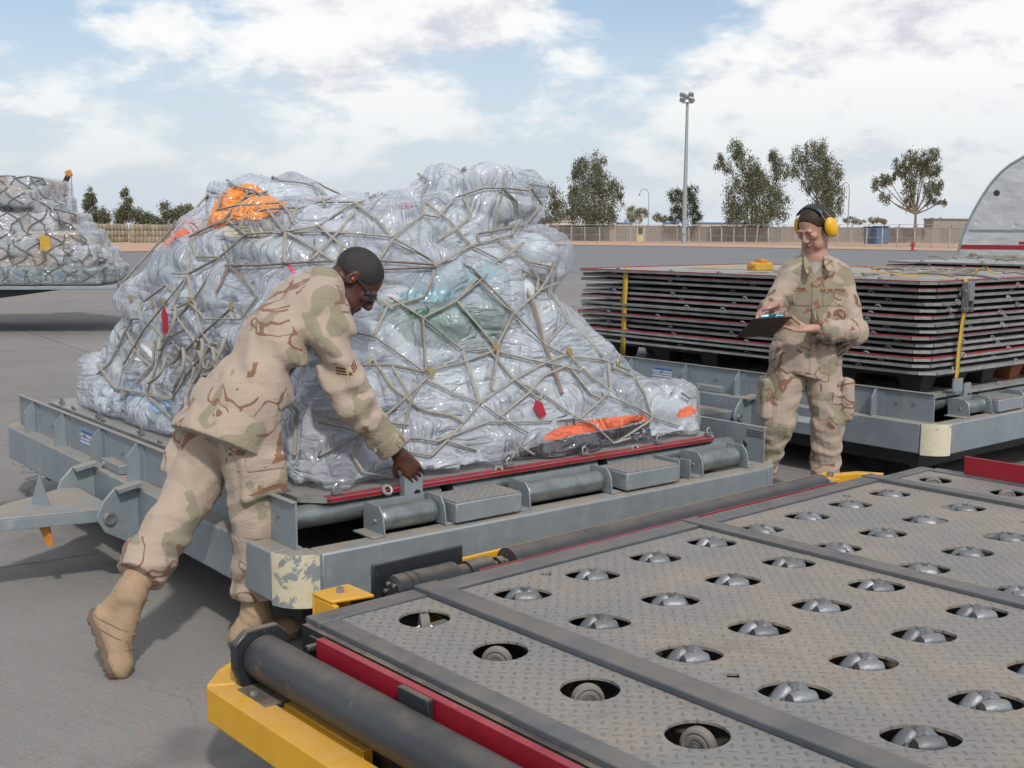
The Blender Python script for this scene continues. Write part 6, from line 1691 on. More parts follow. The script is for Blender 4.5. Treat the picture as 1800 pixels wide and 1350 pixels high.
def drape(bv, M, poly, lift, mat, name, parent, sub=3):
    """a thin cloth piece: outline in a frame, pressed on to the garment below it"""
    n = len(poly); c = Vector((sum(p[0] for p in poly) / n, sum(p[1] for p in poly) / n))
    rings_ = []
    V = []; F = []
    zc = M.to_3x3() @ Vector((0, 0, 1))
    def pr(x, y):
        w = M @ Vector((x, y, 0)); h = bv.ray_cast(w + zc * .12, -zc, .3)
        if h[0] is None: h = bv.find_nearest(w)
        return h[0] + zc * lift
    for k in range(sub + 1):
        t = 1 - k / (sub + .0001) * .98 if k < sub else .02
        for x, y in poly: V.append(pr(c.x + (x - c.x) * t, c.y + (y - c.y) * t))
    for k in range(sub):
        for i in range(n): F.append((k*n+i, k*n+(i+1)%n, (k+1)*n+(i+1)%n, (k+1)*n+i))
    F.append(tuple(sub * n + i for i in range(n)))
    sk = len(V)
    for i in range(n): V.append(V[i] - zc * (lift + .003))
    for i in range(n): F.append((sk+i, sk+(i+1)%n, (i+1)%n, i))
    return MB().add(V, F).build(name, mat, parent, smooth=50)
def dense(poly, n=5):
    o = []
    for (a, b), (c, d) in zip(poly, poly[1:] + poly[:1]):
        o += [(a + (c - a) * k / n, b + (d - b) * k / n) for k in range(n)]
    return o
def chevrons(bv, M, parent, n, star=True):
    w, hgt = .040, .011
    bg = dense([(-w, n * hgt * .55 + .012), (-w, -n * hgt * .45 + .008), (-w * .4, -n * hgt * .45 - .012), (0, -n * hgt * .45 - .022), (w * .4, -n * hgt * .45 - .012), (w, -n * hgt * .45 + .008), (w, n * hgt * .55 + .012), (.0, n * hgt * .2 - .004)], 4)
    p = drape(bv, M, bg, .0022, M_PATCHT, 'rank_patch', parent)
    for k in range(n):
        z = (k - (n - 1) / 2) * hgt
        for q in (-1, 1):
            st = [(q * w * .92, z + .012), (q * w * .92, z + .0055), (q * w * .30, z - .0125), (q * w * .26, z - .0065)]
            if q > 0: st.reverse()
            drape(bv, M, dense(st, 4), .0034, M_PATCHB, 'stripe', p, 2)
    if star:
        sp = [(.011 * math.cos(math.pi / 2 + i * math.pi / 5) * (1 if i % 2 == 0 else .42), -.010 - .004 * n + .011 * math.sin(math.pi / 2 + i * math.pi / 5) * (1 if i % 2 == 0 else .42)) for i in range(10)]
        drape(bv, M, sp, .0040, M_PATCHB, 'star', p, 1)
def cloth_frame(P, n, up):
    z = Vector(n).normalized(); y = Vector(up); y = (y - z * y.dot(z)).normalized(); x = y.cross(z)
    return Matrix(((x.x, y.x, z.x, P[0]), (x.y, y.y, z.y, P[1]), (x.z, y.z, z.z, P[2]), (0, 0, 0, 1)))

# ---- the man bending over the dolly
MBASE = (-1.05, 4.12, 0.0)
man = empty('person', MBASE, label='man in desert camouflage uniform and sunglasses bending over the dolly corner', cat='person')
fh = v_((.76, .65, 0)); lf = v_((-.65, .76, 0)); rt = -lf; up = v_((0, 0, 1))
P0 = v_((-1.03, 4.22, .92)); NB = v_((-.745, 4.45, 1.335)); RS = v_((-.690, 4.290, 1.175)); LS = v_((-.86, 4.60, 1.30))
RE = v_((-.592, 4.285, .905)); RW = v_((-.438, 4.345, .712)); LE = v_((-.73, 4.70, 1.06)); LW = v_((-.63, 4.66, .86))
RH, LH = P0 + rt * .095 + v_((0, 0, -.02)), P0 + lf * .085 + v_((0, 0, -.02))
RK, RA = v_((-.945, 4.165, .50)), v_((-.965, 4.175, .125)); LK, LA = v_((-1.195, 4.20, .60)), v_((-1.330, 3.90, .325))
sp = (NB - P0) / np.linalg.norm(NB - P0); bk = np.cross(sp, rt); bk = -bk if bk[2] < 0 else bk; bk /= np.linalg.norm(bk)   # bk points out of the back
HC = v_((-.622, 4.545, 1.372)); HF = v_((.62, .02, -.78)); HU = v_((.76, .10, .64))
# body: one continuous figure
B = SDF((-1.55, 3.72, -.02), (-.25, 4.95, 1.58), .0055)
W_, HM = head_sdf(B, HC, HF, HU)
B.cone(W_((0, -.040, -.05)), NB + sp * .00, .056, .062, .03); B.cone(W_((0, .0, -.075)), NB + sp * .0 - bk * .03, .045, .06, .03)
B.cone(P0, NB - sp * .12, .12, .13, .05, (bk, .72)); B.cone(NB - sp * .12, NB, .12, .06, .05, (bk, .8))
for a, b, c, r in ((RS, RE, RW, 1), (LS, LE, LW, 1)):
    B.cone(NB - sp * .06, a, .06, .05, .04); B.cone(a, b, .048, .040, .03); B.cone(b, c, .038, .026, .02)
for h, k_, a in ((RH, RK, RA), (LH, LK, LA)):
    B.cone(h, k_, .075, .050, .04); B.cone(k_, a, .042, .024, .03)
hd = v_((-.385, 4.372, .640)) - RW
hand_sdf(B, RW, hd, (-.25, .93, -.25), -1, [(.35, .5, .5), (.32, .55, .5), (.30, .6, .5), (.28, .6, .5)], 1.0, .05, .6)
hand_sdf(B, LW, (.3, -.05, -.6), (.5, .6, .0), 1, [.2] * 4, 1.0, .1, .3)
body = finish('body', B, M_SKIN_D, man, MBASE, 1, .35)
# close cropped hair
hs_ = SDF(HC - .16, HC + .17, .005)
hs_.ell(W_(v_((0, -.014, .034)) * 1.05), v_((.0765, .0985, .0855)) * 1.05, HM, 0)
I, P = near_band(hs_, .3); L_ = (P - HC) @ HM
cut = np.maximum(np.maximum(L_[:, 1] - (.066 - .30 * np.clip(.055 - L_[:, 2], 0, 1)), -.055 - L_[:, 2] - .0 * L_[:, 1]), (-.005 - L_[:, 2]) * (L_[:, 1] > -.03) - 9 * (L_[:, 1] <= -.03))
hs_.F[tuple(I.T)] = np.maximum(hs_.F[tuple(I.T)], cut.astype(np.float32))
finish('hair', hs_, M_HAIR, man, MBASE, 1)
# jacket
J = SDF((-1.36, 3.92, .60), (-.36, 4.92, 1.50), .006)
mid = P0 * .45 + NB * .55 + bk * .035
J.cone(P0 + sp * .03 - bk * .01, mid, .165, .160, .05, (bk, .66)); J.cone(mid, NB - sp * .10 + bk * .012, .165, .150, .06, (bk, .64))
J.cone(NB - sp * .10 + rt * .10, NB - sp * .10 + lf * .10, .105, .105, .06); J.cone(NB - sp * .05, RS, .085, .080, .06); J.cone(NB - sp * .05, LS, .085, .08, .06)
hem = P0 - sp * .115 - bk * .0
J.cone(P0 + sp * .03, hem + v_((0, 0, -.03)), .176, .206, .05, (bk, .76))
J.cone(hem + rt * .10 - v_((0, 0, .04)), P0 + rt * .08 + sp * .1, .125, .11, .05); J.cone(hem + lf * .09, P0 + lf * .08 + sp * .1, .10, .10, .05)
J.cone(RS, RE, .082, .068, .05); J.cone(RE, RW - (RW - RE) * .10, .067, .056, .03); J.cone(LS, LE, .08, .066, .05); J.cone(LE, LW, .064, .052, .03)
J.cone(W_((0, -.05, -.10)) * .25 + NB * .75, NB + sp * .012, .078, .085, .03)
def jf(P):
    o = rings(P, RS, RE, .0075, .085, .13, .75, .13, 1) + rings(P, RE, RW, .0065, .062, .11, .25, .12, 4)
    # drag folds from the armpit across the back and side
    t, w, L = axis_coord(P, RS - up * .10, P0 + lf * .05); q = np.cross(sp, bk)
    o = o - .016 * np.exp(-((w - .05) / .12) ** 2) * np.sin(2 * np.pi * ((P - P0) @ (sp * .75 + q * .5)) / .115 + 2.0 * wob(P, 4.0, 2)) * np.clip((P - P0) @ rt / .08, 0, 1)
    o = o + .013 * (np.abs(wob(P @ np.diag([1, 1, 1.5]), 8., 11)) - .3)
    o = o - .008 * wob(P, 10., 5) - .005 * wob(P @ np.diag([1, 1, 1.8]), 21., 8)
    return o
add_field(J, jf, .04)
I, P = near_band(J, .3)
hn = -sp * .80 + v_((0, 0, -1)) * .35 + rt * .05; hn /= np.linalg.norm(hn)
J.F[tuple(I.T)] = np.maximum(J.F[tuple(I.T)], np.where((P - P0) @ sp < .25, (P - (hem + v_((0, 0, -.055)))) @ hn, -1).astype(np.float32))
fd = (RW - RE) / np.linalg.norm(RW - RE); cutp = RE + fd * .225
J.F[tuple(I.T)] = np.maximum(J.F[tuple(I.T)], np.where(np.linalg.norm(P - RW, axis=1) < .14, (P - cutp) @ fd, -1).astype(np.float32))
hm = (NB - W_((0, -.03, -.06))); 
jk = finish('jacket', J, M_CAMO, man, MBASE, 1)
jbv = bv_of(jk, MBASE)
# collar, cuff, pocket, patches
Kc = SDF(NB - .2, NB + .22, .005)
nk = W_((0, -.035, -.055)); cd = (nk - NB) / np.linalg.norm(nk - NB)
Kc.cone(NB + cd * .0, NB + cd * .055, .093, .080, .01)
S2 = SDF(NB - .2, NB + .22, .005); S2.cone(NB - cd * .05, NB + cd * .12, .083, .071, .0)
Kc.F = np.maximum(Kc.F, -S2.F)
I, P = near_band(Kc, .2); Kc.F[tuple(I.T)] = np.maximum(Kc.F[tuple(I.T)], ((P - NB) @ cd - .055 - .012 * (((P - NB) @ bk) / .08)).astype(np.float32))
finish('collar', Kc, M_CAMO, man, MBASE, 1)
Cf = SDF(cutp - .12, cutp + .12, .005)
Cf.cone(cutp - fd * .062, cutp + fd * .002, .0625, .0600, .004); Sx = SDF(cutp - .12, cutp + .12, .005); Sx.cone(cutp - fd * .12, cutp + fd * .06, .050, .050, 0); Cf.F = np.maximum(Cf.F, -Sx.F)
I, P = near_band(Cf, .2); Cf.F[tuple(I.T)] = np.maximum(np.maximum(Cf.F[tuple(I.T)], (P - cutp) @ fd - .004), -((P - cutp) @ fd + .062)).astype(np.float32)
cf = finish('cuff', Cf, M_CAMO, man, MBASE, 1)
cbv = bv_of(cf, MBASE)
cm = cloth_frame(cutp - fd * .03 + v_((.05, -.03, .01)) - v_(MBASE), (.55, -.8, .2), -fd)
drape(cbv, cm, dense([(-.022, -.018), (.022, -.018), (.022, .012), (0, .024), (-.022, .012)], 3), .004, M_CAMO, 'cuff_tab', man)
for dx, nrm_ in (((.045, -.04, .015), (.6, -.8, .2)), ((-.04, -.045, -.02), (-.6, -.8, 0))):
    w = cutp - fd * .03 + v_(dx) - v_(MBASE); h_ = cbv.find_nearest(Vector(w)); MB().lathe([(0, .004), (.006, .0035), (.007, 0)], 10, cloth_frame(h_[0] + Vector(nrm_).normalized() * .005, nrm_, up)).build('button', M_TEE, man)
ua = (RE - RS); ua /= np.linalg.norm(ua)
out_ = v_((.42, -.88, .18))
pm_ = RS + ua * .14 + out_ * .08 - v_(MBASE)
chevrons(jbv, cloth_frame(pm_, out_, -ua), man, 3)
# trousers
Tm = SDF((-1.55, 3.80, .05), (-.72, 4.60, 1.02), .006)
Tm.cone(P0 + rt * .04, P0 + lf * .04, .128, .128, .05); Tm.cone(RH + v_((0, 0, .02)), RK, .122, .093, .05); Tm.cone(RK, RA + v_((0, 0, .085)), .094, .082, .04)
Tm.cone(LH + v_((0, 0, .02)), LK, .120, .094, .05); lsh = (LK - LA) / np.linalg.norm(LK - LA); Tm.cone(LK, LA + lsh * .085, .094, .086, .04)
Tm.cone(RA + v_((0, 0, .10)), RA + v_((0, 0, .075)), .086, .076, .03); Tm.cone(LA + lsh * .105, LA + lsh * .045, .092, .080, .03)
Tm.ell(P0 - fh * .04 + v_((0, 0, -.03)), (.135, .135, .12), None, .05)
# thigh pocket on the outer right leg
po = RH * .45 + RK * .55 + v_((.055, -.085, .03)); ld = (RH - RK) / np.linalg.norm(RH - RK)
pn = v_((.35, -.93, 0)); pn -= ld * (pn @ ld); pn /= np.linalg.norm(pn); px2 = np.cross(ld, pn)
Tm.rbox(po - pn * .008 - ld * .03, (.085, .028, .085), .02, np.stack([px2, pn, ld], 1), .012)
po2 = LH * .4 + LK * .6 + v_((-.085, .03, .0)); ld2 = (LH - LK) / np.linalg.norm(LH - LK); pn2 = v_((-.85, .5, 0)); pn2 -= ld2 * (pn2 @ ld2); pn2 /= np.linalg.norm(pn2)
Tm.rbox(po2, (.08, .032, .09), .02, np.stack([np.cross(ld2, pn2), pn2, ld2], 1), .012)
def tf(P):
    o = rings(P, RH, RK, .0075, .10, .17, .85, .14, 2) + rings(P, RK, RA, .0085, .075, .14, .75, .15, 6) + rings(P, LH, LK, .007, .11, .17, .9, .12, 3) + rings(P, LK, LA, .0085, .08, .14, .65, .16, 9)
    return o + .011 * (np.abs(wob(P @ np.diag([1.2, 1.2, .8]), 8., 10)) - .3) - .006 * wob(P @ np.diag([1.3, 1.3, .55]), 16., 3) - .003 * wob(P, 30., 1)
add_field(Tm, tf, .04)
I, P = near_band(Tm, .3)
Tm.F[tuple(I.T)] = np.maximum(Tm.F[tuple(I.T)], np.where(np.linalg.norm(P - RA, axis=1) < .2, RA[2] + .072 - P[:, 2], -1).astype(np.float32))
Tm.F[tuple(I.T)] = np.maximum(Tm.F[tuple(I.T)], np.where(np.linalg.norm(P - LA, axis=1) < .2, -((P - (LA + lsh * .035)) @ lsh), -1).astype(np.float32))
tr_ = finish('trousers', Tm, M_CAMO, man, MBASE, 1)
tbv = bv_of(tr_, MBASE)
fm_ = cloth_frame(po + pn * .03 + ld * .045 - v_(MBASE), pn, ld)
drape(tbv, fm_, dense([(-.092, -.045), (.092, -.045), (.092, .03), (-.092, .03)], 5), .006, M_CAMO, 'pocket_flap', man)
km = cloth_frame(RK + v_((.02, -.09, .0)) - v_(MBASE), (.2, -.98, 0), up)
drape(tbv, km, dense([(-.075, -.05), (.075, -.05), (.075, .045), (-.075, .045)], 4), .004, M_CAMO, 'knee_patch', man)
# boots
boot('boot', man, MBASE, (-1.045, 4.12, 0.0), (-.83, 4.30, 0.0), (0, 0, 1), RA, RA + v_((0, 0, .13)))
# heel lifted: the trailing foot stands on its toe
boot('boot', man, MBASE, (-1.490, 3.910, .228), (-1.392, 3.862, -.012), (.92, -.12, .38), LA + v_((-.012, 0, -.03)), LA + lsh * .13)
# sunglasses and ear plug
sg = empty('sunglasses', tuple(HC), label='dark wraparound sunglasses on the bending man', cat='sunglasses')
lw = lambda p: Vector(W_(v_(p) * 1.05) - HC)
b = MB()
prev = None
for q in (-1, 1):
    cols = []
    for a in np.linspace(0, 1, 7):
        x = q * (.006 + a * .060); y = .1035 - .040 * (a ** 2.2); hh = .018 - .004 * a
        cols.append((lw((x, y, .004 + hh)), lw((x, y - .004, .004 - hh))))
    V = [p for c_ in cols for p in c_]
    b2 = MB().add(V, [(2*i, 2*i+1, 2*i+3, 2*i+2) for i in range(6)]); lo_ = b2.build('lens', M_BLACKG, sg, smooth=60); sm = lo_.modifiers.new('t', 'SOLIDIFY'); sm.thickness = .003
    MB().tube([lw((q * .062, .066, .013)), lw((q * .076, .040, .012)), lw((q * .080, .0, .010)), lw((q * .078, -.018, .004))], [.0042, .0036, .003, .003], 6).build('temple', M_BLACK, sg)
MB().tube([lw((-.012, .104, .012)), lw((0, .108, .014)), lw((.012, .104, .012))], .003, 6).build('bridge', M_BLACK, sg)
M_PLUG = weathered('orange_foam', (0.85, 0.12, 0.02), rough=.6)
MB().lathe([(0, .012), (.005, .010), (.006, 0), (.006, -.01)], 10, frame(W_((.082, -.008, -.002)), Vector(HM @ v_((0, 1, 0))), Vector(HM @ v_((1, 0, 0))))).build('ear_plug', M_PLUG)
tag(bpy.data.objects['ear_plug'], 'small orange foam plug in the ear of the bending man', 'ear plug')

# ---- the woman with the clipboard
WB = (1.66, 6.46, 0.0)
wom = empty('person', WB, label='woman in desert camouflage uniform with yellow ear defenders reading a clipboard', cat='person')
wY = 6.45
WP = v_((1.665, 6.47, .93)); WN = v_((1.70, 6.48, 1.452))
wRS, wLS = v_((1.560, 6.45, 1.325)), v_((1.838, 6.47, 1.325))
wRE, wRW = v_((1.445, 6.40, 1.130)), v_((1.412, 6.225, 1.172)); wLE, wLW = v_((1.905, 6.37, 1.015)), v_((1.620, 6.205, 1.052))
wRH, wLH = WP + v_((-.085, 0, -.04)), WP + v_((.085, 0, -.04))
wRK, wRA = v_((1.515, 6.42, .50)), v_((1.455, 6.50, .11)); wLK, wLA = v_((1.795, 6.41, .50)), v_((1.80, 6.45, .11))
wHC = v_((1.678, 6.43, 1.598)); wHF = v_((-.70, -.54, -.52)); wHU = v_((-.36, -.28, .90))
B = SDF((1.30, 6.05, -.02), (2.05, 6.70, 1.78), .005)
wW, wM = head_sdf(B, wHC, wHF, wHU, True)
B.cone(wW((0, -.028, -.06)), WN, .048, .058, .03); B.cone(wW((0, .005, -.07)), WN + v_((0, -.03, -.02)), .040, .055, .03)
B.cone(WP, WN + v_((0, 0, -.14)), .12, .11, .05, ((0, 1, 0), .75)); B.cone(WN + v_((0, 0, -.14)), WN, .10, .055, .05)
for a, b_, c in ((wRS, wRE, wRW), (wLS, wLE, wLW)):
    B.cone(WN + v_((0, 0, -.06)), a, .05, .045, .04); B.cone(a, b_, .040, .034, .03); B.cone(b_, c, .032, .023, .02)
for h, k_, a in ((wRH, wRK, wRA), (wLH, wLK, wLA)): B.cone(h, k_, .075, .048, .04); B.cone(k_, a, .040, .024, .03)
hand_sdf(B, wRW, (-.085, -.09, -.025), (.25, -.15, -.9), -1, [(.55, .8, .6), (.5, .8, .6), (.4, .7, .6), (.25, .6, .5)], .88, .05, .7, .022)
hand_sdf(B, wLW, (-.30, -.10, -.01), (-.1, -.25, .95), 1, [(.05, .25, .25), (.05, .25, .2), (.05, .2, .2), (.05, .2, .2)], .88, .06, .5, .022)
finish('body', B, M_SKIN_L, wom, WB, 1, .3)
for q, pts in ((0, [(-.021, .0985, -.0620), (-.008, .1045, -.057), (0, .1052, -.058), (.008, .1045, -.057), (.021, .0985, -.0620)]), (1, [(-.017, .099, -.068), (-.006, .1025, -.0705), (.006, .1025, -.0705), (.017, .099, -.068)])):
    MB().tube([Vector(wW(v_(p) ) - v_(WB)) for p in pts], [.0012] + [.0038] * (len(pts) - 2) + [.0012], 6).build('lip', M_LIP, wom)
for q in (-1, 1):
    MB().tube([Vector(wW(v_((q * x, y, z)) ) - v_(WB)) for x, y, z in ((.012, .098, .021), (.028, .0965, .027), (.044, .084, .022))], [.0022, .0030, .0012], 6).build('eyebrow', M_BROW, wom)
    MB().tube([Vector(wW(v_((q * x, y, z)) ) - v_(WB)) for x, y, z in ((.018, .0905, .000), (.031, .0945, -.0030), (.045, .0865, -.001))], [.0010, .0016, .0010], 5).build('eyelash', M_BROW, wom)
Hs = SDF(wHC - .16, wHC + .17, .005)
Hs.ell(wW(v_((0, -.016, .036))), v_((.0785, .1005, .0875)), wM, 0); Hs.ell(wW((0, -.112, .012)), (.036, .030, .036), wM, .015)
I, P = near_band(Hs, .3); L_ = (P - wHC) @ wM
cutw = np.where(L_[:, 1] > -.02, np.maximum(L_[:, 1] - (.072 - .55 * np.clip(.075 - L_[:, 2], 0, 1)), -.012 - L_[:, 2]), -.062 - L_[:, 2])
Hs.F[tuple(I.T)] = np.maximum(Hs.F[tuple(I.T)], cutw.astype(np.float32))
add_field(Hs, lambda P: .0012 * np.sin(((P - wHC) @ wM)[:, 0] * 420 + 2 * wob(P, 20.)), .02)
finish('hair', Hs, M_HAIRB, wom, WB, 1)
# undershirt
Ts = SDF(WN - .2, WN + .2, .006); Ts.cone(WN + v_((0, -.008, -.012)), WN + v_((0, -.012, -.12)), .066, .090, .02); finish('undershirt', Ts, M_TEE, wom, WB, 1)
# jacket
J = SDF((1.28, 6.05, .66), (2.08, 6.75, 1.50), .006)
yv = v_((0, 1, 0))
J.cone(WP + v_((.01, -.01, .02)), WN + v_((-.005, -.015, -.22)), .178, .172, .06, (yv, .70)); J.cone(WN + v_((-.075, -.0, -.13)), WN + v_((.075, 0, -.13)), .100, .100, .06)
J.cone(WP + v_((.005, -.01, .03)), WP + v_((.0, -.01, -.14)), .172, .190, .05, (yv, .68))
J.cone(WN + v_((-.02, 0, -.055)), wRS, .066, .066, .05); J.cone(WN + v_((.02, 0, -.055)), wLS, .066, .066, .05)
J.cone(wRS, wRE, .067, .064, .04); J.cone(wRE, wRW + (wRE - wRW) * .22, .064, .050, .03); J.cone(wLS, wLE, .068, .072, .04); J.cone(wLE, wLW + (wLE - wLW) * .14, .072, .054, .03)
def jf2(P):
    o = rings(P, wRS, wRE, .0075, .075, .12, .85, .12, 1) + rings(P, wRE, wRW, .006, .05, .10, .3, .1, 4) + rings(P, wLS, wLE, .008, .08, .13, .85, .13, 5) + rings(P, wLE, wLW, .0075, .06, .12, .35, .14, 8)
    o = o - .008 * np.sin((P[:, 0] * 30 + P[:, 2] * 12) + 2.5 * wob(P, 5., 3)) * np.clip((1.25 - P[:, 2]) / .3, 0, 1) * (np.abs(P[:, 0] - 1.67) < .25)
    o = o + .012 * (np.abs(wob(P @ np.diag([1, 1, 1.5]), 9., 14)) - .3)
    return o - .0055 * wob(P, 12., 6) - .003 * wob(P, 25., 2)
add_field(J, jf2, .04)
I, P = near_band(J, .3); f_ = J.F[tuple(I.T)]
f_ = np.maximum(f_, (.765 + .05 * np.clip((1.66 - P[:, 0]) / .2, -.3, 1) - P[:, 2]))                      # hem
for E_, Wr, k_ in ((wRE, wRW, .78), (wLE, wLW, .86)):
    d_ = (Wr - E_); L = np.linalg.norm(d_); d_ /= L
    f_ = np.maximum(f_, np.where(np.linalg.norm(P - Wr, axis=1) < .11, (P - (E_ + d_ * L * k_)) @ d_, -1))
# open neck: a v cut at the throat
vv = WN + v_((-.035, -.10, -.10)); f_ = np.maximum(f_, -(np.maximum(np.abs((P[:, 0] - (WN[0] - .02)) * .95) - .62 * (P[:, 2] - (WN[2] - .115)), (P[:, 1] - (WN[1] - .02)))))
J.F[tuple(I.T)] = f_.astype(np.float32)
wj = finish('jacket', J, M_CAMO, wom, WB, 1); wbv = bv_of(wj, WB)
wl = lambda p: Vector(v_(p) - v_(WB))
fr = lambda x, z, n=(-.08, -1, .05): cloth_frame(wl((x, 6.30, z)), n, up)
for x0, x1 in ((1.715, 1.835), (1.555, 1.645)):
    drape(wbv, fr((x0 + x1) / 2, 1.205), dense([(-(x1 - x0) / 2, -.035), ((x1 - x0) / 2, -.035), ((x1 - x0) / 2, .03), (-(x1 - x0) / 2, .03)], 5), .006, M_CAMO, 'pocket_flap', wom)
drape(wbv, fr(1.79, .945), dense([(-.085, -.03), (.075, -.03), (.075, .035), (-.085, .035)], 5), .006, M_CAMO, 'pocket_flap', wom)
drape(wbv, fr(1.79, .86), dense([(-.075, -.065), (.07, -.065), (.07, .045), (-.075, .045)], 5), .004, M_CAMO, 'pocket', wom)
drape(wbv, fr(1.672, 1.05), dense([(-.018, -.26), (.018, -.26), (.018, .24), (-.018, .24)], 8), .005, M_CAMO, 'placket', wom)
# collar flaps
for q, pts in ((1, [(1.742, 6.46, 1.455), (1.757, 6.40, 1.445), (1.778, 6.345, 1.385), (1.752, 6.315, 1.338), (1.715, 6.335, 1.372), (1.725, 6.385, 1.430)]), (-1, [(1.632, 6.45, 1.450), (1.618, 6.40, 1.435), (1.600, 6.335, 1.372), (1.628, 6.30, 1.320), (1.652, 6.315, 1.350), (1.640, 6.37, 1.415)])):
    P3 = [wl(p) for p in pts]; c_ = sum(P3, Vector()) / len(P3) + Vector((q * .008, -.012, .006))
    mb = MB().add(P3 + [c_], [(i, (i + 1) % 6, 6) for i in range(6)]); o = mb.build('collar', M_CAMO, wom, smooth=60); o.modifiers.new('s', 'SUBSURF').levels = 1; sm = o.modifiers.new('t', 'SOLIDIFY'); sm.thickness = .006
Kw = SDF(WN - .16, WN + .16, .006); Kw.cone(WN + v_((0, .015, -.03)), WN + v_((-.003, .008, .06)), .080, .068, .0); S2 = SDF(WN - .16, WN + .16, .006); S2.cone(WN + v_((0, .01, -.06)), WN + v_((0, 0, .10)), .071, .061, 0); Kw.F = np.maximum(Kw.F, -S2.F)
I, P = near_band(Kw, .2); Kw.F[tuple(I.T)] = np.maximum(np.maximum(Kw.F[tuple(I.T)], P[:, 2] - (WN[2] + .042) - .5 * (P[:, 1] - WN[1])), -(P[:, 1] - WN[1] + .035)).astype(np.float32)
finish('collar_back', Kw, M_CAMO, wom, WB, 1)
M_TAPE = weathered('tape_text', (0.30, 0.055, 0.025), rough=.9)
def tape(txt, x, z, w, size):
    m_ = fr(x, z, (-.12, -1, .05)); t_ = drape(wbv, m_, dense([(-w/2, -.013), (w/2, -.013), (w/2, .013), (-w/2, .013)], 6), .0030, M_CAMO, 'name_tape', wom)
    zc = m_.to_3x3() @ Vector((0, 0, 1)); h = wbv.ray_cast(m_.translation + zc * .15, -zc, .4)
    mm = m_.copy(); mm.translation = (h[0] or m_.translation) + zc * .009
    o = text_mesh(txt, size, M_TAPE, 'tape_text', t_, mm, .0008, 1.05, .0006)
    for v in o.data.vertices:                      # follow the cloth
        w_ = mm @ v.co; hh = wbv.ray_cast(w_ + zc * .1, -zc, .3)
        if hh[0] is not None: v.co = mm.inverted() @ (hh[0] + zc * (.0048 + v.co.z))
tape('US AIR FORCE', 1.772, 1.255, .135, .0205); tape('YDER', 1.592, 1.260, .085, .0205)
ua = (wLE - wLS); ua /= np.linalg.norm(ua); out2 = v_((.80, -.58, .12))
chevrons(wbv, cloth_frame(wl(wLS + ua * .15 + out2 * .07), out2, -ua), wom, 5)
# trousers
Tm = SDF((1.28, 6.20, .05), (2.05, 6.75, 1.0), .006)
Tm.cone(WP + v_((-.06, 0, -.03)), WP + v_((.06, 0, -.03)), .135, .135, .05); Tm.cone(wRH, wRK, .112, .090, .04); Tm.cone(wRK, wRA + v_((0, 0, .09)), .086, .072, .04); Tm.cone(wLH, wLK, .112, .090, .04); Tm.cone(wLK, wLA + v_((0, 0, .09)), .088, .080, .04)
Tm.rbox(wRH * .35 + wRK * .65 + v_((-.105, -.01, .0)), (.030, .080, .115), .025, None, .02); Tm.rbox(wLH * .35 + wLK * .65 + v_((.105, -.02, 0)), (.032, .085, .12), .025, None, .02)
def tf2(P):
    o = rings(P, wRH, wRK, .008, .10, .17, .8, .15, 2) + rings(P, wRK, wRA, .009, .075, .14, .7, .16, 6) + rings(P, wLH, wLK, .008, .11, .17, .9, .12, 3) + rings(P, wLK, wLA, .009, .08, .14, .65, .16, 9)
    return o + .011 * (np.abs(wob(P @ np.diag([1.2, 1.2, .8]), 8., 16)) - .3) - .0065 * wob(P @ np.diag([1.3, 1.3, .6]), 16., 4) - .003 * wob(P, 30., 1)
add_field(Tm, tf2, .04)
I, P = near_band(Tm, .3); Tm.F[tuple(I.T)] = np.maximum(Tm.F[tuple(I.T)], (.175 - P[:, 2])).astype(np.float32)
wt = finish('trousers', Tm, M_CAMO, wom, WB, 1); wtb = bv_of(wt, WB)
for x, q in ((wLK[0] + .07, 1),):
    drape(wtb, cloth_frame(wl((x, 6.25, .655)), (.25, -1, 0), up), dense([(-.05, -.035), (.05, -.035), (.05, .03), (-.05, .03)], 4), .006, M_CAMO, 'pocket_flap', wom)
boot('boot', wom, WB, (1.47, 6.56, 0), (1.41, 6.31, 0), (0, 0, 1), wRA, wRA + v_((0, 0, .13))); boot('boot', wom, WB, (1.80, 6.51, 0), (1.83, 6.26, 0), (0, 0, 1), wLA, wLA + v_((0, 0, .13)))
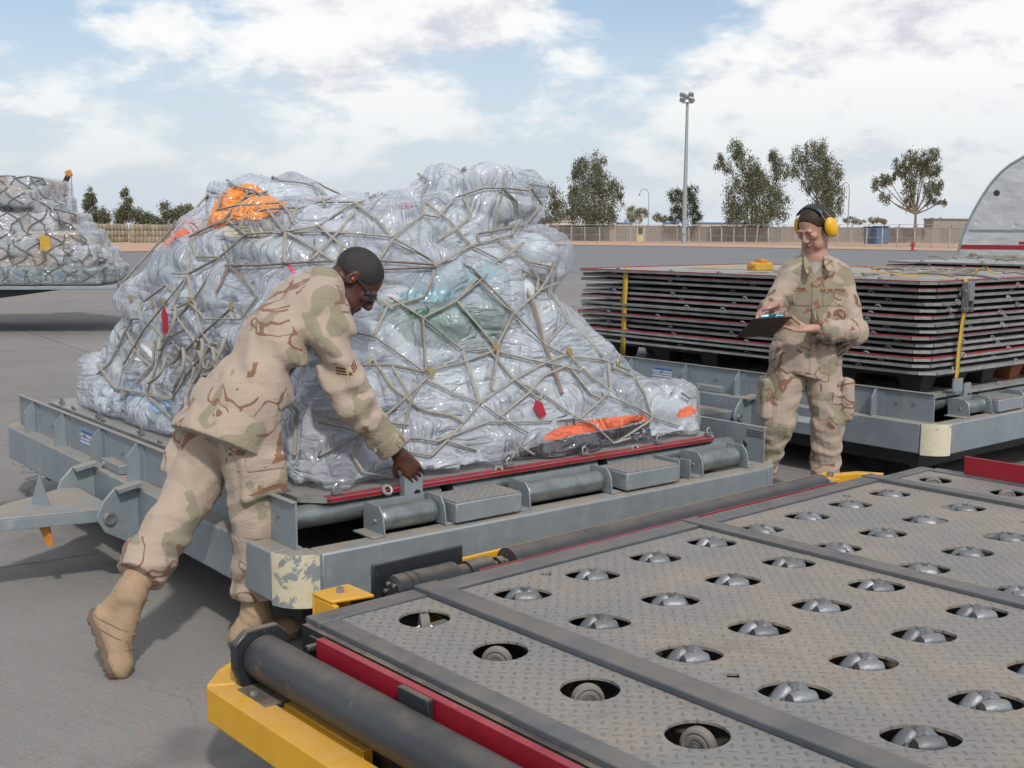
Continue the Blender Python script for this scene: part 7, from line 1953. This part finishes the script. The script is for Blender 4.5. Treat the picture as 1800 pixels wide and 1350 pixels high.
# ear defenders
M_EARY = weathered('yellow_plastic', (0.72, 0.42, 0.012), (0.68, 0.38, 0.012), scale=5, rough=.38, bump=.03); M_BAND = weathered('green_black_band', (0.012, 0.035, 0.035), rough=.4); M_CUSH = weathered('black_cushion', (0.012, 0.012, 0.013), rough=.6); M_WIRE = weathered('steel_wire', (0.5, 0.5, 0.5), rough=.3, metal=.8)
ed = empty('ear_defenders', tuple(wHC), label='yellow ear defenders with dark headband worn by the woman', cat='ear defenders')
ew = lambda p: Vector(wW(p) - wHC)
for q in (-1, 1):
    Mx = Matrix(((wM[0, 0], wM[0, 1], wM[0, 2], 0), (wM[1, 0], wM[1, 1], wM[1, 2], 0), (wM[2, 0], wM[2, 1], wM[2, 2], 0), (0, 0, 0, 1)))
    Mc = Matrix.Translation(ew((q * .076, -.010, -.006))) @ Mx @ Matrix.Rotation(q * R(90), 4, 'Y')
    sc = Matrix.Diagonal((1.32, .98, 1, 1))
    MB().lathe([(.020, 0), (.036, .001), (.040, .008), (.036, .015), (.022, .016)], 24, Mc @ sc).build('cushion', M_CUSH, ed)
    cup = MB().lathe([(.041, .016), (.044, .020), (.044, .030), (.040, .042), (.030, .050), (.014, .054), (0, .055)], 28, Mc @ sc).build('ear_cup', M_EARY, ed, smooth=60)
    if q > 0: MB().tube([ew((q * .132, -.018 + .006 * k, .004 - .008 * k2)) for k, k2 in ((0, 0), (1.6, 0))], .0016, 4).build('print_mark', M_BAND, cup); MB().tube([ew((q * .132, -.018 + .006 * k, -.006)) for k in (0, 1.6)], .0016, 4).build('print_mark', M_BAND, cup)
    for dy in (-.024, .024):
        MB().tube([ew((q * .100, -.010 + dy * .5, -.004)), ew((q * .112, -.010 + dy, .02)), ew((q * .098, -.008 + dy * .9, .06)), ew((q * .080, -.006 + dy * .6, .095))], .0022, 6).build('wire', M_WIRE, ed)
V = []; F = []
for k in range(13):
    a = R(-62) + k * R(124) / 12
    for y in (-.026, .014): V.append(ew((.098 * math.sin(a), y - .004, .035 + .094 * math.cos(a))))
b = MB().add(V, [(2*k, 2*k+1, 2*k+3, 2*k+2) for k in range(12)]).build('headband', M_BAND, ed, smooth=60); sm = b.modifiers.new('t', 'SOLIDIFY'); sm.thickness = .006; sm.offset = 1
# clipboard, paper, clip, pen
c0, c1 = v_((1.268, 6.02, 1.118)), v_((1.482, 6.055, 1.128)); d0 = v_((1.345, 6.235, 1.030))
ex = (c1 - c0); wx = np.linalg.norm(ex); ex /= wx; ey = d0 - c0; ey -= ex * (ey @ ex); ly = np.linalg.norm(ey); ey /= ly; ez = np.cross(ex, ey); ez = ez if ez[2] > 0 else -ez
cbm = Matrix(((ex[0], ey[0], ez[0], c0[0]), (ex[1], ey[1], ez[1], c0[1]), (ex[2], ey[2], ez[2], c0[2]), (0, 0, 0, 1)))
cb = empty('clipboard', (0, 0, 0), label='dark brown clipboard with shiny blue clip held by the woman', cat='clipboard'); cb.matrix_world = cbm
MB().box(0, wx, 0, .30, -.003, 0).build('board', weathered('brown_hardboard', (0.045, 0.026, 0.020), rough=.6), cb, bevel=.001)
MB().box(.006, wx - .006, .018, .285, .0003, .004).build('paper', M_WHITE, cb)
M_CHROMEB = weathered('blue_chrome', (0.14, 0.32, 0.46), (0.25, 0.45, 0.6), rough=.25, metal=.6)
b = MB(); b.box(.045, wx - .045, .002, .030, .0045, .012); b.cyl((.05, .012, .016), (wx - .05, .012, .016), .006, 8); b.prism([(.085, .0), (wx - .085, .0), (wx - .095, -.022), (.095, -.022)], .010, .014); b.build('clip', M_CHROMEB, cb, bevel=.002)
pe = empty('pen', (1.36, 6.10, 1.165), label='thin black pen in the right hand of the woman', cat='pen')
MB().tube([(-.03, -.01, -.012), (.055, .02, .004), (.062, .022, .005)], [.0042, .0042, .0015], 8).build('barrel', M_BLACK, pe)
